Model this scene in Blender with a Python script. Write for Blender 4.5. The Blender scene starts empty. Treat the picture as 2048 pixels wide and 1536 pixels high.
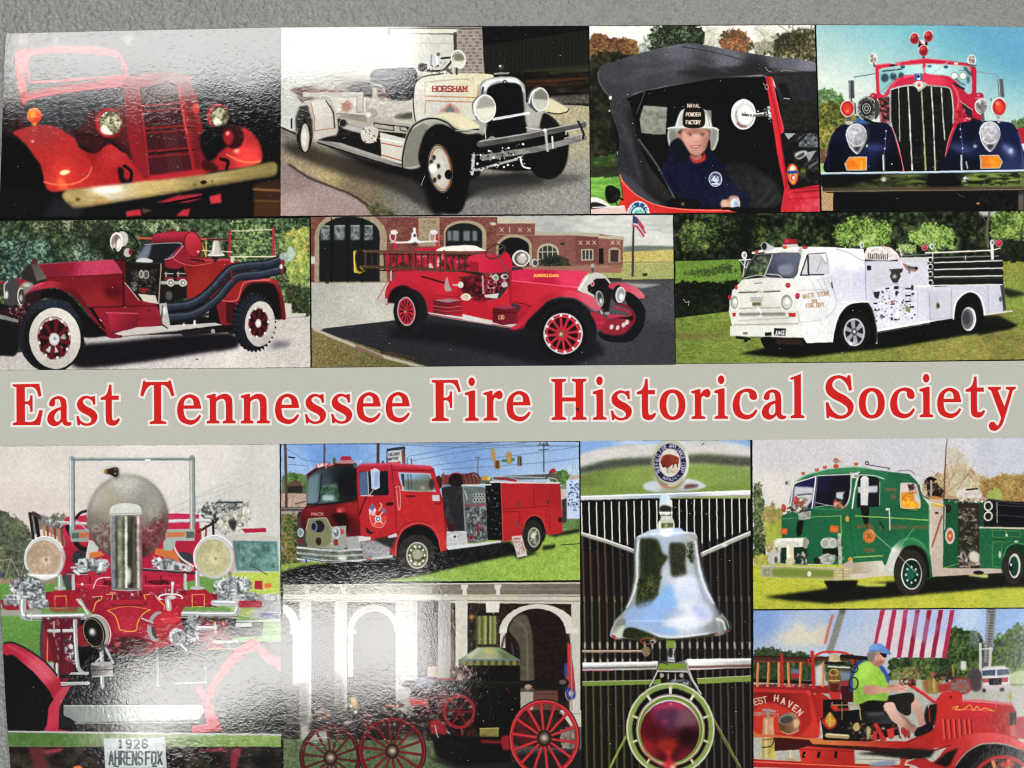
import bpy, bmesh, math, random
import numpy as np
from mathutils import Vector
# ------------------------------------------------------------------ camera, room light, exposure
# Units: metres. The board lies face up on a grey tabletop; one photograph pixel is 0.3 mm on it.
PX = .0003
def W(x, y): return ((x-1024)*PX, (768-y)*PX)
scn = bpy.context.scene; COL = scn.collection
cam = bpy.data.objects.new('camera', bpy.data.cameras.new('camera')); COL.objects.link(cam)
cam.data.lens = 26; cam.data.sensor_width = 36; cam.data.clip_start = .01; cam.data.clip_end = 50
CAMZ = 2048*PX*26/36
cam.location = (0, 0, CAMZ); scn.camera = cam
world = bpy.data.worlds.new('World'); scn.world = world; world.use_nodes = True
world.node_tree.nodes['Background'].inputs[0].default_value = (.95, 1, 1.02, 1)
world.node_tree.nodes['Background'].inputs[1].default_value = .13
scn.cycles.filter_width = 1.1; scn.view_settings.view_transform = 'Standard'; scn.view_settings.look = 'None'; scn.view_settings.exposure = 0; scn.view_settings.gamma = 1
LH = 2.2; K = (CAMZ+LH)/CAMZ                        # ceiling panels and added fills hang LH above the board
def lamp(name, px, py, w, h, rad, col, rot=0):
    """ceiling panel or added fill lamp, mirrored at photograph pixel (px, py); w, h in pixels of its mirror image; rad = radiance"""
    d = bpy.data.lights.new(name, 'AREA'); d.shape = 'RECTANGLE'
    d.size = w*PX*K; d.size_y = h*PX*K; d.energy = rad*d.size*d.size_y*math.pi; d.color = col
    o = bpy.data.objects.new(name, d); COL.objects.link(o); x, y = W(px, py); o.location = (x*K, y*K, LH); o.rotation_euler.z = math.radians(rot)
lamp('ceiling_or_fill_lamp', 400, 84, 850, 190, 17, (1, .99, .97), 2)
lamp('ceiling_or_fill_lamp', 425, 1362, 390, 160, 18, (1, .985, .95), 18)
lamp('ceiling_or_fill_lamp', 725, 1288, 310, 210, 18, (1, .985, .95), 6)
lamp('ceiling_or_fill_lamp', 2700, 300, 900, 900, 8, (1, .985, .96))  # added fill, mirror image out of frame, brightens the board from the right
lamp('ceiling_or_fill_lamp', 2500, 1700, 900, 900, 7, (1, .985, .96))  # second added fill, lower right, unseen; lifts the diffuse light
lamp('ceiling_or_fill_lamp', 1000, -900, 1300, 700, 6, (1, .99, .98))  # third added fill beyond the top edge, unseen, for overall brightness
# ------------------------------------------------------------------ the print: a small software painter
# The collage on the board is flat print. It is painted here shape by shape into one picture array.
PADL, PADR, PADB = 24, 72, 72                       # paper beyond the photograph's frame
CW, CH = 2048 + PADL + PADR, 1536 + PADB
CV = np.zeros((CH, CW, 3), np.float32)
RNG = np.random.RandomState(7)
CUT = []                                            # (photo index, name, label, outline) of printed subjects
G = dict(x0=0., y0=0., s=1., clip=None, quad=None, idx=0)

def hexc(c):
    if not isinstance(c, str): return np.array(c, np.float32)
    if len(c) == 3: c = c[0]*2 + c[1]*2 + c[2]*2
    if len(c) == 2: c = c*3
    return np.array([int(c[i:i+2], 16) for i in (0, 2, 4)], np.float32)/255.

def view(x0, y0, s): G.update(x0=x0, y0=y0, s=s)
def T(pts):
    if isinstance(pts, str): pts = [float(v) for v in pts.replace(',', ' ').split()]
    a = np.array(pts, np.float64).reshape(-1, 2)
    return np.stack([a[:, 0]/G['s'] + G['x0'], a[:, 1]/G['s'] + G['y0']], 1)

def spline(p, closed=True, k=6):
    n = len(p)
    if n < 3: return p
    out = []
    rng = range(n) if closed else range(n-1)
    t = np.arange(k)[:, None]/k
    for i in rng:
        if closed: a, b, c, d = p[i-1], p[i], p[(i+1) % n], p[(i+2) % n]
        else: a, b, c, d = p[max(i-1, 0)], p[i], p[i+1], p[min(i+2, n-1)]
        out.append(.5*((2*b) + (c-a)*t + (2*a-5*b+4*c-d)*t*t + (3*b-a-3*c+d)*t**3))
    if not closed: out.append(p[-1:])
    return np.concatenate(out)

def cover(p, pad=0, SS=4):
    """anti-aliased coverage of polygon p (picture pixels) -> (y0, x0, mask)"""
    q = p + [PADL, 0]
    x0 = int(max(np.floor(q[:, 0].min()) - 1 - pad, 0)); x1 = int(min(np.ceil(q[:, 0].max()) + 2 + pad, CW))
    y0 = int(max(np.floor(q[:, 1].min()) - 1 - pad, 0)); y1 = int(min(np.ceil(q[:, 1].max()) + 2 + pad, CH))
    if x1 <= x0 or y1 <= y0: return None
    w, h = x1-x0, y1-y0
    acc = np.zeros((h*SS)*(w+2), np.float32)
    a = q - [x0, y0]; b = np.roll(a, -1, 0)
    for (ax, ay), (bx, by) in zip(a, b):
        if ay == by: continue
        sg = 1.
        if ay > by: ax, ay, bx, by, sg = bx, by, ax, ay, -1.
        r0 = int(max(np.ceil(ay*SS - .5), 0)); r1 = int(min(np.ceil(by*SS - .5), h*SS))
        if r1 <= r0: continue
        r = np.arange(r0, r1)
        x = np.clip(ax + ((r+.5)/SS - ay)*(bx-ax)/(by-ay), 0, w)
        f = np.floor(x).astype(int); fr = (x-f).astype(np.float32)
        k = r*(w+2) + f
        acc[k] += sg*(1-fr); acc[k+1] += sg*fr
    m = np.abs(np.cumsum(acc.reshape(h*SS, w+2), 1))[:, :w]
    m = np.minimum(m, 1).reshape(h, SS, w).mean(1)
    return y0, x0, m

def blur(m, r):
    """three box blurs of radius about r"""
    for _ in range(2 if r > 6 else 3):
        k = max(r/1.5, .34)
        for ax in (0, 1):
            n = int(k); f = k-n
            pads = [(0, 0)]*m.ndim; pads[ax] = (n+1, n+1)
            mm = np.pad(m, pads, mode='edge')
            c = np.cumsum(mm, axis=ax, dtype=np.float64)
            z = np.zeros_like(np.take(c, [0], ax)); c = np.concatenate([z, c], ax)
            L = m.shape[ax]
            def sl(a0): return np.take(c, range(a0, a0+L), ax)
            s = sl(2*n+2) - sl(1)
            e = np.take(mm, range(0, L), ax) + np.take(mm, range(2*n+2, 2*n+2+L), ax)
            m = ((s + f*e)/(2*n+1+2*f)).astype(np.float32)
    return m

_NZ = {}
def nz(scale, ax=1., seed=0):
    """smooth value noise 0..1 over the whole sheet; ax stretches it sideways"""
    key = (round(scale, 2), ax, seed)
    if key not in _NZ:
        r = np.random.RandomState(int(scale*100) + seed*7919 + int(ax*13))
        sy, sx = scale, scale*ax
        gh, gw = int(CH/sy)+4, int(CW/sx)+4
        g = r.rand(gh, gw).astype(np.float32)
        y = np.arange(CH)/sy; x = np.arange(CW)/sx
        yi, xi = y.astype(int), x.astype(int)
        fy, fx = (y-yi), (x-xi); fy = (fy*fy*(3-2*fy))[:, None]; fx = (fx*fx*(3-2*fx))[None]
        A = g[yi]; B = g[yi+1]
        R = A*(1-fy) + B*fy
        _NZ[key] = (R[:, xi]*(1-fx) + R[:, xi+1]*fx).astype(np.float32)
    return _NZ[key]
def fbm(scale, seed=0, ax=1.):
    key = ('f', scale, seed, ax)
    if key not in _NZ:
        v = nz(scale, ax, seed)*.5 + nz(max(scale/2, 1), ax, seed+1)*.3 + nz(max(scale/4, 1), ax, seed+2)*.2
        _NZ[key] = np.clip((v-.5)*1.7+.5, 0, 1)
    return _NZ[key]

def field(col, y0, x0, h, w):
    """a colour, a two-stop gradient or a scatter of colour stops, over a window"""
    if isinstance(col, str) or isinstance(col, np.ndarray): return hexc(col)[None, None]
    P = [(c[0]/G['s'] + G['x0'] + PADL - x0, c[1]/G['s'] + G['y0'] - y0, hexc(c[2])) for c in col]
    yy, xx = np.mgrid[0:h, 0:w].astype(np.float32)
    if len(P) == 2:
        (ax, ay, ac), (bx, by, bc) = P
        d = (bx-ax)**2 + (by-ay)**2 + 1e-6
        t = np.clip(((xx-ax)*(bx-ax) + (yy-ay)*(by-ay))/d, 0, 1)[..., None]
        return ac*(1-t) + bc*t
    num, den = 0, 0
    for x, y, c in P:
        k = 1/((xx-x)**2 + (yy-y)**2 + 16)**1.5
        num = num + k[..., None]*c; den = den + k[..., None]
    return num/den

def stamp(y0, x0, m, col, a=1., n=None):
    h, w = m.shape
    if G['clip'] is not None: m = m*G['clip'][y0:y0+h, x0:x0+w]
    c = field(col, y0, x0, h, w)
    if n:
        f = (fbm(n[1], 3, n[2] if len(n) > 2 else 1.)[y0:y0+h, x0:x0+w]-.5)*2*n[0]
        c = c*(1+f[..., None])
    m = (m*a)[..., None]
    t = CV[y0:y0+h, x0:x0+w]
    t += (c-t)*m

def cut(p, part, label=None):
    CUT.append((G['idx'], part, label, p.copy()))

def poly(pts, col, f=0, a=1., n=None, part=None, label=None, sm=False):
    p = T(pts)
    if sm: p = spline(p)
    r = cover(p, int(3*f)+1 if f else 0)
    if part: cut(p, part, label)
    if r is None: return
    y0, x0, m = r
    if f: m = blur(m, f)
    stamp(y0, x0, m, col, a, n)
def blob(pts, col, **k): poly(pts, col, sm=True, **k)
def rect(x0, y0, x1, y1, col, **k): poly([x0, y0, x1, y0, x1, y1, x0, y1], col, **k)
def ell(cx, cy, rx, ry, col, rot=0, **k):
    t = np.linspace(0, 2*np.pi, 37)[:-1]; c, s = math.cos(math.radians(rot)), math.sin(math.radians(rot))
    x, y = rx*np.cos(t), ry*np.sin(t)
    poly(np.stack([cx + x*c - y*s, cy + x*s + y*c], 1).ravel(), col, **k)
def line(pts, w, col, f=0, a=1., sm=False, closed=False, n=None, part=None, label=None):
    """stroke; w in view units (or [w0, w1] tapering)"""
    p = T(pts)
    if sm: p = spline(p, closed, 5)
    if closed: p = np.concatenate([p, p[:1]])
    w0, w1 = (w if isinstance(w, (list, tuple)) else (w, w)); w0 /= G['s']; w1 /= G['s']
    q = p + [PADL, 0]; wm = max(w0, w1)/2 + 2 + 3*f
    x0 = int(max(q[:, 0].min()-wm, 0)); x1 = int(min(q[:, 0].max()+wm+1, CW))
    y0 = int(max(q[:, 1].min()-wm, 0)); y1 = int(min(q[:, 1].max()+wm+1, CH))
    if x1 <= x0 or y1 <= y0: return
    m = np.zeros((y1-y0, x1-x0), np.float32); N = len(q)-1
    for i in range(N):
        (ax, ay), (bx, by) = q[i], q[i+1]
        cx0 = int(max(min(ax, bx)-wm, x0)); cx1 = int(min(max(ax, bx)+wm+1, x1)); cy0 = int(max(min(ay, by)-wm, y0)); cy1 = int(min(max(ay, by)+wm+1, y1))
        if cx1 <= cx0 or cy1 <= cy0: continue
        yy, xx = np.mgrid[cy0:cy1, cx0:cx1] + .5
        L = (bx-ax)**2 + (by-ay)**2 + 1e-9
        t = np.clip(((xx-ax)*(bx-ax) + (yy-ay)*(by-ay))/L, 0, 1)
        d = np.hypot(xx-ax-t*(bx-ax), yy-ay-t*(by-ay))
        ww = w0 + (w1-w0)*(i+t)/N
        s = m[cy0-y0:cy1-y0, cx0-x0:cx1-x0]
        np.maximum(s, (np.clip(ww/2+.5-d, 0, 1)*np.minimum(ww*1.3, 1)).astype(np.float32), out=s)
    if f: m = blur(m, f)
    if part:
        d = np.gradient(p, axis=0); d /= np.hypot(*d.T)[:, None]+1e-9
        nn = np.stack([-d[:, 1], d[:, 0]], 1)*(max(w0, w1)/2)
        cut(np.concatenate([p+nn, (p-nn)[::-1]]), part, label)
    stamp(y0, x0, m, col, a, n)
def arc(cx, cy, rx, ry, a0, a1, w, col, rot=0, **k):
    t = np.radians(np.linspace(a0, a1, max(int(abs(a1-a0)/10), 3))); c, s = math.cos(math.radians(rot)), math.sin(math.radians(rot))
    x, y = rx*np.cos(t), ry*np.sin(t)
    line(np.stack([cx + x*c - y*s, cy + x*s + y*c], 1).ravel(), w, col, **k)
def ring(cx, cy, rx, ry, w, col, rot=0, **k): arc(cx, cy, rx, ry, 0, 360, w, col, rot, **k)
def fol(pts, cols, sc=6, edge=0, seed=0, a=1., ax=1., hard=1., part=None, label=None):
    """leafy or mottled mass: noise picks among the palette; the outline is ragged by edge px"""
    p = T(pts); r = cover(p, int(edge*2)+2)
    if part: cut(p, part, label)
    if r is None: return
    y0, x0, m = r; h, w = m.shape
    if edge:
        e = blur(m, edge)
        nn = fbm(max(edge*.9, 2), seed+5)[y0:y0+h, x0:x0+w]
        m = np.clip((e + (nn-.5)*.85 - .5)*4*hard + .5, 0, 1)*np.clip(e*12-1, 0, 1)
    v = fbm(max(sc*.62, 1.6) if edge >= 4 else sc, seed, ax)[y0:y0+h, x0:x0+w]*.95 + fbm(sc*4.5, seed+9, ax)[y0:y0+h, x0:x0+w]*.6 - .33
    v = np.clip(v, 0, .999)*(len(cols)-1)
    cols = sorted(cols, key=lambda c: float(hexc(c) @ [.3, .59, .11]))
    C = np.array([hexc(c) for c in cols]); i = np.clip(v.astype(int), 0, len(cols)-2); t = (v-i)[..., None]
    c = C[i]*(1-t) + C[i+1]*t
    if G['clip'] is not None: m = m*G['clip'][y0:y0+h, x0:x0+w]
    t = CV[y0:y0+h, x0:x0+w]; t += (c-t)*(m*a)[..., None]
def dots(pts, cols, cnt, r=(1, 3), seed=1, a=1., asp=1.):
    """scattered small specks inside a polygon (real px radii)"""
    p = T(pts); R = np.random.RandomState(seed); res = cover(p)
    if res is None: return
    y0, x0, m = res; ys, xs = np.nonzero(m > .5)
    if len(ys) == 0: return
    g = dict(G)
    view(0, 0, 1)
    for _ in range(cnt):
        k = R.randint(len(ys)); q = R.uniform(*r); c = cols[R.randint(len(cols))]
        x, y = xs[k]+x0-PADL, ys[k]+y0; an = R.rand()*3
        t = np.arange(7)/7*6.283
        ww = q*R.uniform(.6, 1.2)*asp; hh = q*R.uniform(.5, 1.)
        poly(np.stack([x+ww*np.cos(t)*math.cos(an)-hh*np.sin(t)*math.sin(an), y+ww*np.cos(t)*math.sin(an)*.9+hh*np.sin(t)*math.cos(an)], 1).ravel(), c, a=a)
    G.update(g)
def grad(pts, f, k, sm=True):
    """a soft tone laid over (k = colour, f = softness px, alpha in a)"""
    poly(pts, k[0], f=f, a=k[1], sm=sm)
# a stroke alphabet for the small lettering inside the prints (unit box 4 wide, 6 high)
FNT = {'A': '0 6 2 0 4 6|1 4 3 4', 'B': '0 0 0 6 3 6 4 5 4 4 3 3 0 3|3 3 4 2 4 1 3 0 0 0', 'C': '4 1 3 0 1 0 0 1 0 5 1 6 3 6 4 5', 'D': '0 0 0 6 2.5 6 4 4.5 4 1.5 2.5 0 0 0',
 'E': '4 0 0 0 0 6 4 6|0 3 3 3', 'F': '4 0 0 0 0 6|0 3 3 3', 'G': '4 1 3 0 1 0 0 1 0 5 1 6 3 6 4 5 4 3.4 2.4 3.4', 'H': '0 0 0 6|4 0 4 6|0 3 4 3', 'I': '2 0 2 6|1 0 3 0|1 6 3 6',
 'J': '3.5 0 3.5 5 2.5 6 1 6 0 5', 'K': '0 0 0 6|4 0 0 3.5|1 3 4 6', 'L': '0 0 0 6 4 6', 'M': '0 6 0 0 2 4 4 0 4 6', 'N': '0 6 0 0 4 6 4 0', 'O': '1 0 3 0 4 1 4 5 3 6 1 6 0 5 0 1 1 0',
 'P': '0 6 0 0 3 0 4 1 4 2.4 3 3.4 0 3.4', 'Q': '1 0 3 0 4 1 4 5 3 6 1 6 0 5 0 1 1 0|2.5 4.5 4 6.4', 'R': '0 6 0 0 3 0 4 1 4 2.4 3 3.2 0 3.2|2 3.2 4 6', 'S': '4 1 3 0 1 0 0 1 0 2.2 1 3 3 3 4 3.8 4 5 3 6 1 6 0 5',
 'T': '0 0 4 0|2 0 2 6', 'U': '0 0 0 5 1 6 3 6 4 5 4 0', 'V': '0 0 2 6 4 0', 'W': '0 0 1 6 2 2 3 6 4 0', 'X': '0 0 4 6|4 0 0 6', 'Y': '0 0 2 3 4 0|2 3 2 6', 'Z': '0 0 4 0 0 6 4 6',
 '0': '1 0 3 0 4 1 4 5 3 6 1 6 0 5 0 1 1 0', '1': '1 1 2 0 2 6|1 6 3 6', '2': '0 1 1 0 3 0 4 1 4 2.4 0 6 4 6', '3': '0 .8 1 0 3 0 4 1 4 2.2 3 3 1.5 3|3 3 4 4 4 5 3 6 1 6 0 5.2', '4': '3 6 3 0 0 4 4 4',
 '5': '4 0 .4 0 0 3 3 2.6 4 3.6 4 5 3 6 1 6 0 5', '6': '4 .8 3 0 1 0 0 1 0 5 1 6 3 6 4 5 4 3.8 3 3 1 3 0 3.6', '7': '0 0 4 0 1.5 6', '8': '1 3 0 2.2 0 1 1 0 3 0 4 1 4 2.2 3 3 1 3 0 4 0 5 1 6 3 6 4 5 4 4 3 3', '9': '4 2.4 3 3.2 1 3.2 0 2.4 0 1 1 0 3 0 4 1 4 5 3 6 1 6', '.': '1.8 5.8 2.2 6', '&': '4 6 .8 1.5 1 .4 2 0 3 .8 0 4 0 5.2 1 6 2.5 6 4 3.6', "'": '2 0 2 1.5', '-': '1 3 3 3'}
def word(s, x, y, h, col, w=None, lw=None, ang=0, adv=None, skew=0, arcr=None, serif=False, a=1.):
    """lettering: h height, w glyph width, adv advance, arcr bends it round a circle (view units; + above)"""
    w = w or h*.6; adv = adv or w*1.4; lw = lw or h*.16; ca, sa = math.cos(math.radians(ang)), math.sin(math.radians(ang))
    for i, ch in enumerate(s):
        if ch not in FNT: continue
        for st in FNT[ch].split('|'):
            v = np.array([float(k) for k in st.split()]).reshape(-1, 2)
            px = v[:, 0]/4*w; py = v[:, 1]/6*h - h
            if arcr:
                th = (i-(len(s)-1)/2)*adv/arcr; bx, by = arcr*math.sin(th), -arcr*math.cos(th)
                c, q = math.cos(th), math.sin(th); X = (px-w/2)*c - py*q + bx; Y = (px-w/2)*q + py*c + by + arcr
            else: X = px + i*adv; Y = py
            X = X - Y*skew
            line(np.stack([x + X*ca - Y*sa, y + X*sa + Y*ca], 1).ravel(), lw, col, a=a)
PHOTOS = {}
def photo(idx, name, label, quad, base, v):
    """begin print number idx: its outline on the sheet (photo px), a base tone, and the view used for its shapes"""
    q = np.array(quad, np.float64).reshape(-1, 2)
    G['clip'] = None; G['idx'] = idx; view(0, 0, 1)
    y0, x0, m = cover(q)
    full = np.zeros((CH, CW), np.float32); full[y0:y0+m.shape[0], x0:x0+m.shape[1]] = m
    G['clip'] = full; PHOTOS[idx] = (name, label, q)
    view(*v)
    C = G['s']; xs = [q[:, 0].min(), q[:, 0].max()]; ys = [q[:, 1].min(), q[:, 1].max()]
    g = dict(G)
    if not isinstance(base, str): p = q
    view(0, 0, 1) if isinstance(base, str) else None
    if isinstance(base, str): rect(xs[0]-2, ys[0]-2, xs[1]+2, ys[1]+2, base)
    else:
        s = G['s']; rect((xs[0]-2-G['x0'])*s, (ys[0]-2-G['y0'])*s, (xs[1]+2-G['x0'])*s, (ys[1]+2-G['y0'])*s, base)
    G.update(g)
def junk(pts, cols, cnt, sz=(3, 8), seed=1, metal=True):
    """small fittings: short bars, discs and rings thrown inside a polygon, each with a dark and a lit side (sizes in picture px)"""
    p = T(pts); res = cover(p)
    if res is None: return
    y0, x0, m = res; ys, xs = np.nonzero(m > .5)
    if len(ys) == 0: return
    R = np.random.RandomState(seed); g = dict(G); view(0, 0, 1)
    for _ in range(cnt):
        k = R.randint(len(ys)); x, y = xs[k]+x0-PADL, ys[k]+y0; q = R.uniform(*sz); c = cols[R.randint(len(cols))]; t = R.rand()
        q *= .72
        if t < .55:
            an = R.choice([0, 0, 1.57, .5, -.5, 1.2]) + R.uniform(-.15, .15); dx, dy = q*math.cos(an), q*math.sin(an); w = q*R.uniform(.4, .9)
            line([x-dx, y-dy, x+dx, y+dy], w+1.2, '1c1c20', a=.7, f=.5); line([x-dx, y-dy, x+dx, y+dy], w, c, f=.4)
            if metal: line([x-dx*.7, y-dy*.7-w*.25, x+dx*.5, y+dy*.5-w*.25], w*.35, 'e4e6e6', a=.5, f=.5)
        else:
            ell(x, y, q*.7, q*.5, '222226', a=.7, f=.6); ell(x, y, q*.5, q*.4, c, f=.5)
            if metal and t < .75: ell(x-q*.12, y-q*.15, q*.25, q*.2, 'ececec', f=.5)
    G.update(g)
def arch(x0, x1, yt, ys, yb, col, **k):
    """round-headed opening: crown at yt, springing at ys, foot at yb"""
    t = np.linspace(np.pi, 0, 15); cx, rx = (x0+x1)/2, (x1-x0)/2
    pts = [x0, yb] + [v for a in t for v in (cx+rx*math.cos(a), ys-(ys-yt)*math.sin(a))] + [x1, yb]
    poly(pts, col, **k)
# ---- print 1: red art deco fire truck nose in the dark
photo(1, 'photo_print', 'print of a red fire truck nose with wooden bumper against the dark', '13 68 561 57.5 560 433 -24 435 -24 380 4 200'.split(), '0a0a0b', (0, 40, 3.531))
fol('40 90 1990 60 1990 700 0 700',['050507','0e1013','16191c'],60)
poly('40 440 160 430 180 620 20 620','3a2a18',f=8)
poly('30 600 880 480 900 900 20 860',[(300,700,'2c3034'),(700,650,'30343a'),(150,820,'2a1215'),(850,760,'401418')],f=6,n=(.3,8))
# cab
blob('110 250 230 200 520 180 800 205 880 290 900 360 860 420 240 400 200 300 190 560 150 580','b02a30',f=2,part='truck_cab')
blob('200 290 280 240 560 235 820 260 860 340 830 400 240 410',[(300,300,'16191b'),(800,380,'2c3032')],f=2)
line('120 230 150 440 175 560',34,'a8282e',f=1)
line('190 280 200 400 240 440 860 400',22,'a83038',f=1,sm=True)
line('170 545 400 480 860 430 1330 420',50,'9c1c24',f=2,sm=True)
line('150 570 420 510 860 460',24,'c4303a',f=2,sm=True)
line('175 380 200 460 240 480 700 420',14,'14090b',f=1,sm=True)
line('130 545 150 600 150 760',20,'4a1418',f=2)
# headlight pods dark body
poly('640 640 900 600 920 1000 560 830','54141a',f=5)
blob('500 780 700 790 880 880 900 960 760 960 640 920','3a0d12',f=4)
line('540 815 640 815 710 830',8,'12060a',f=1)
# grille shell
blob('880 440 960 390 1100 370 1300 380 1360 480 1400 600 1440 1060 1100 1140 1030 1130 960 1000 900 800',[(1000,500,'8e1820'),(1340,600,'90161c'),(960,1000,'7a1018'),(1200,500,'5a0c14')],f=1,part='grille_shell')
poly('890 470 980 470 1060 1130 1000 1130 930 1000 900 800',[(930,500,'7c161e'),(980,1000,'8c151d')],f=2)
poly('975 480 1240 450 1370 1080 1050 1130',[(1100,600,'24080c'),(1200,1000,'3c1018')],f=1,part='grille')
for i in range(26):
    t = i/25;line([1000+t*250,480-20*t,1075+t*285,1125-35*t],3.4,'8a4048' if 10 < i < 20 else '6c2028',a=.8)
for y in (600,640,760,790,920,960): line([985+(y-480)*.115,y+8,1425 if y > 700 else 1400,y-24],14,'841418')
for y in (775,935): line([1000+(y-480)*.115,y+10,1410,y-24],9,'1c060a')
line('975 480 1010 700 1055 1130',16,'9c1a22');line('1260 450 1310 760 1375 1085',22,'9c1a20');poly('1300 470 1370 490 1430 1060 1390 1080','6c1016',f=1,a=.8);line('1270 560 1320 800',6,'e08040',a=.5)
line('1370 500 1400 700 1430 1080',22,'86141c',f=1)
poly('1050 1100 1430 1050 1560 1040 1400 1110 1070 1140','b01c24',f=1)
blob('1370 590 1400 600 1410 640 1380 660 1360 630','c42a20',f=1)
# left fender
blob('90 800 180 760 300 740 400 755 470 800 530 840 560 900 640 940 700 930 760 880 820 890 900 960 1010 1110 1040 1160 500 1200 400 1215 330 1200 290 1040 240 960 170 870',[(300,800,'9c2a2a'),(500,900,'b02222'),(450,1060,'c82c24'),(800,950,'b42426'),(850,1100,'a8181e'),(300,1000,'b02220'),(600,1000,'b42220'),(640,960,'9a161a')],f=1.5,n=(.06,4),part='fender')
blob('-40 830 60 815 120 830 165 880 215 950 268 1060 325 1200 430 1400 -40 1400','070608',f=4)
line('650 1040 620 1100 540 1150 420 1165 310 1145',8,'e87a54',sm=True,f=.5)
line('650 960 660 1040 640 1090',8,'8c161a',sm=True,f=1)
blob('420 1080 450 1060 495 1065 480 1085 440 1095','ffd8a0',f=1.5)
blob('400 1130 440 1120 480 1180 430 1200','f07038',f=4,a=.6)
ell(232,858,8,8,'ffc0a0',f=1)
blob('830 1050 870 1050 880 1120 940 1140 880 1160 850 1140','16060a',f=1);line('880 1030 925 1070 925 1120 900 1160',22,'10060a',sm=True)
line('735 870 770 850 870 930',14,'0e0608',sm=True,f=1)
# marker lamp
ell(243,675,54,56,[(220,640,'f0701c'),(260,700,'c43414')],part='marker_lamp');ell(232,665,20,26,'f88a30',f=2);ell(245,735,16,14,'d8641c',f=1)
# headlights
ell(772,727,97,106,[(700,700,'a81c20'),(860,760,'8c1014')],part='headlight');ell(782,727,78,86,'3a3420',part='lens')
fol('710 680 760 645 820 650 860 720 840 790 780 815 730 790 705 740',['2c2a18','6a6648','a8a482','d8d4bc'],5,1,3)
blob('710 760 740 740 780 780 800 806 750 808 715 790','dcd8c4',f=1.5)
ell(1540,680,82,90,'9c1a1e',part='headlight');ell(1553,685,66,76,'2c2a1c',part='lens')
fol('1500 650 1550 615 1605 650 1615 710 1580 755 1520 750 1495 700',['3c3a24','8c8866','c8c4a4'],5,1,4)
blob('1505 710 1540 690 1570 740 1530 756','d8d4c0',f=1.5)
# right fender
blob('1600 840 1700 760 1760 780 1830 860 1846 1000 1660 1050 1440 1060 1520 960 1580 900',[(1780,820,'b02426'),(1750,960,'dc3430'),(1550,1000,'a41a20')],f=1.5,part='fender')
blob('1420 800 1600 740 1640 860 1560 920 1500 990 1430 940','09070a',f=3)
blob('1570 780 1640 735 1700 760 1720 840 1680 905 1620 900 1575 840','35080e',f=1.5,part='lamp_shell');ell(1612,830,36,52,'9c1a1e',f=2);ell(1608,800,12,14,'ff9c90',f=1.5)
line('1600 950 1680 990 1760 1005 1840 995',9,'e88048',sm=True,f=.7);ell(1672,925,18,14,'ffb090',f=2.5)
line('1560 980 1610 1000 1600 1050',22,'10070a',sm=True);blob('1430 990 1510 1010 1540 1060 1440 1060','3c0c10',f=2)
blob('1730 620 1980 560 1980 1000 1860 990 1850 880 1800 800','0a0b0c',f=7,a=.7)
# underneath
poly('0 1180 330 1200 470 1260 1990 1120 1990 1400 0 1400','0a0a0c',f=2)
poly('1790 1160 1990 1120 1990 1400 1790 1400','35200f',f=2);line('1790 1195 1985 1205',14,'8a5a34',f=1);line('1800 1275 1985 1282',12,'6a4420',f=1);rect(1800,1290,1985,1385,'45270f')
poly('1100 1290 1250 1240 1430 1225 1420 1260 1320 1290','a4202c',f=1);poly('1480 1245 1560 1225 1565 1290 1480 1300','c02a36',f=1);poly('890 1350 990 1335 1000 1380 890 1392','b42430',f=1);poly('1240 1385 1290 1340 1345 1330 1330 1385','b02432',f=1);poly('1000 1325 1080 1345 1010 1370','4a3a24',f=1);poly('380 1250 600 1330 560 1400 300 1400','1c1e22',f=8)
line('1160 1300 1460 1240 1480 1290',16,'060606')
# wooden bumper
blob('470 1200 560 1190 800 1165 1000 1140 1300 1110 1600 1065 1900 1005 1950 1010 1960 1050 1930 1100 1700 1140 1200 1225 800 1290 560 1325 500 1310 440 1250',[(520,1240,'9a8450'),(750,1210,'c8c4b0'),(720,1280,'a88850'),(1100,1180,'b0985c'),(1500,1130,'a89460'),(1900,1050,'7c6c3c'),(1500,1180,'6c5a2c')],f=2,n=(.08,4,4.),part='bumper')
line('480 1275 560 1318 800 1280 1200 1215 1700 1130 1930 1090',12,'5c4420',f=2.5,sm=True,a=.7)
blob('640 1195 760 1180 860 1180 820 1215 700 1225','f0ece4',f=5,a=.7)
ell(550,1267,16,12,'54401c',f=1);ell(1376,1162,14,13,'6a5a30',f=1);ell(1500,1140,12,12,'6a5a30',f=1);blob('1415 1145 1440 1130 1462 1145 1435 1162','28140a')
for x,w in ((160,45),(395,22),(910,45)): ell(x,140,w,50,'d8b888',f=6,a=.45)

# ---- print 2: cream antique pumper on a drive
photo(2, 'photo_print', 'print of a cream antique fire engine parked on a driveway', '562 55 1177 52.5 1180.5 428 561 432'.split(), '8f8a84', (560, 40, 3.251))

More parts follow.
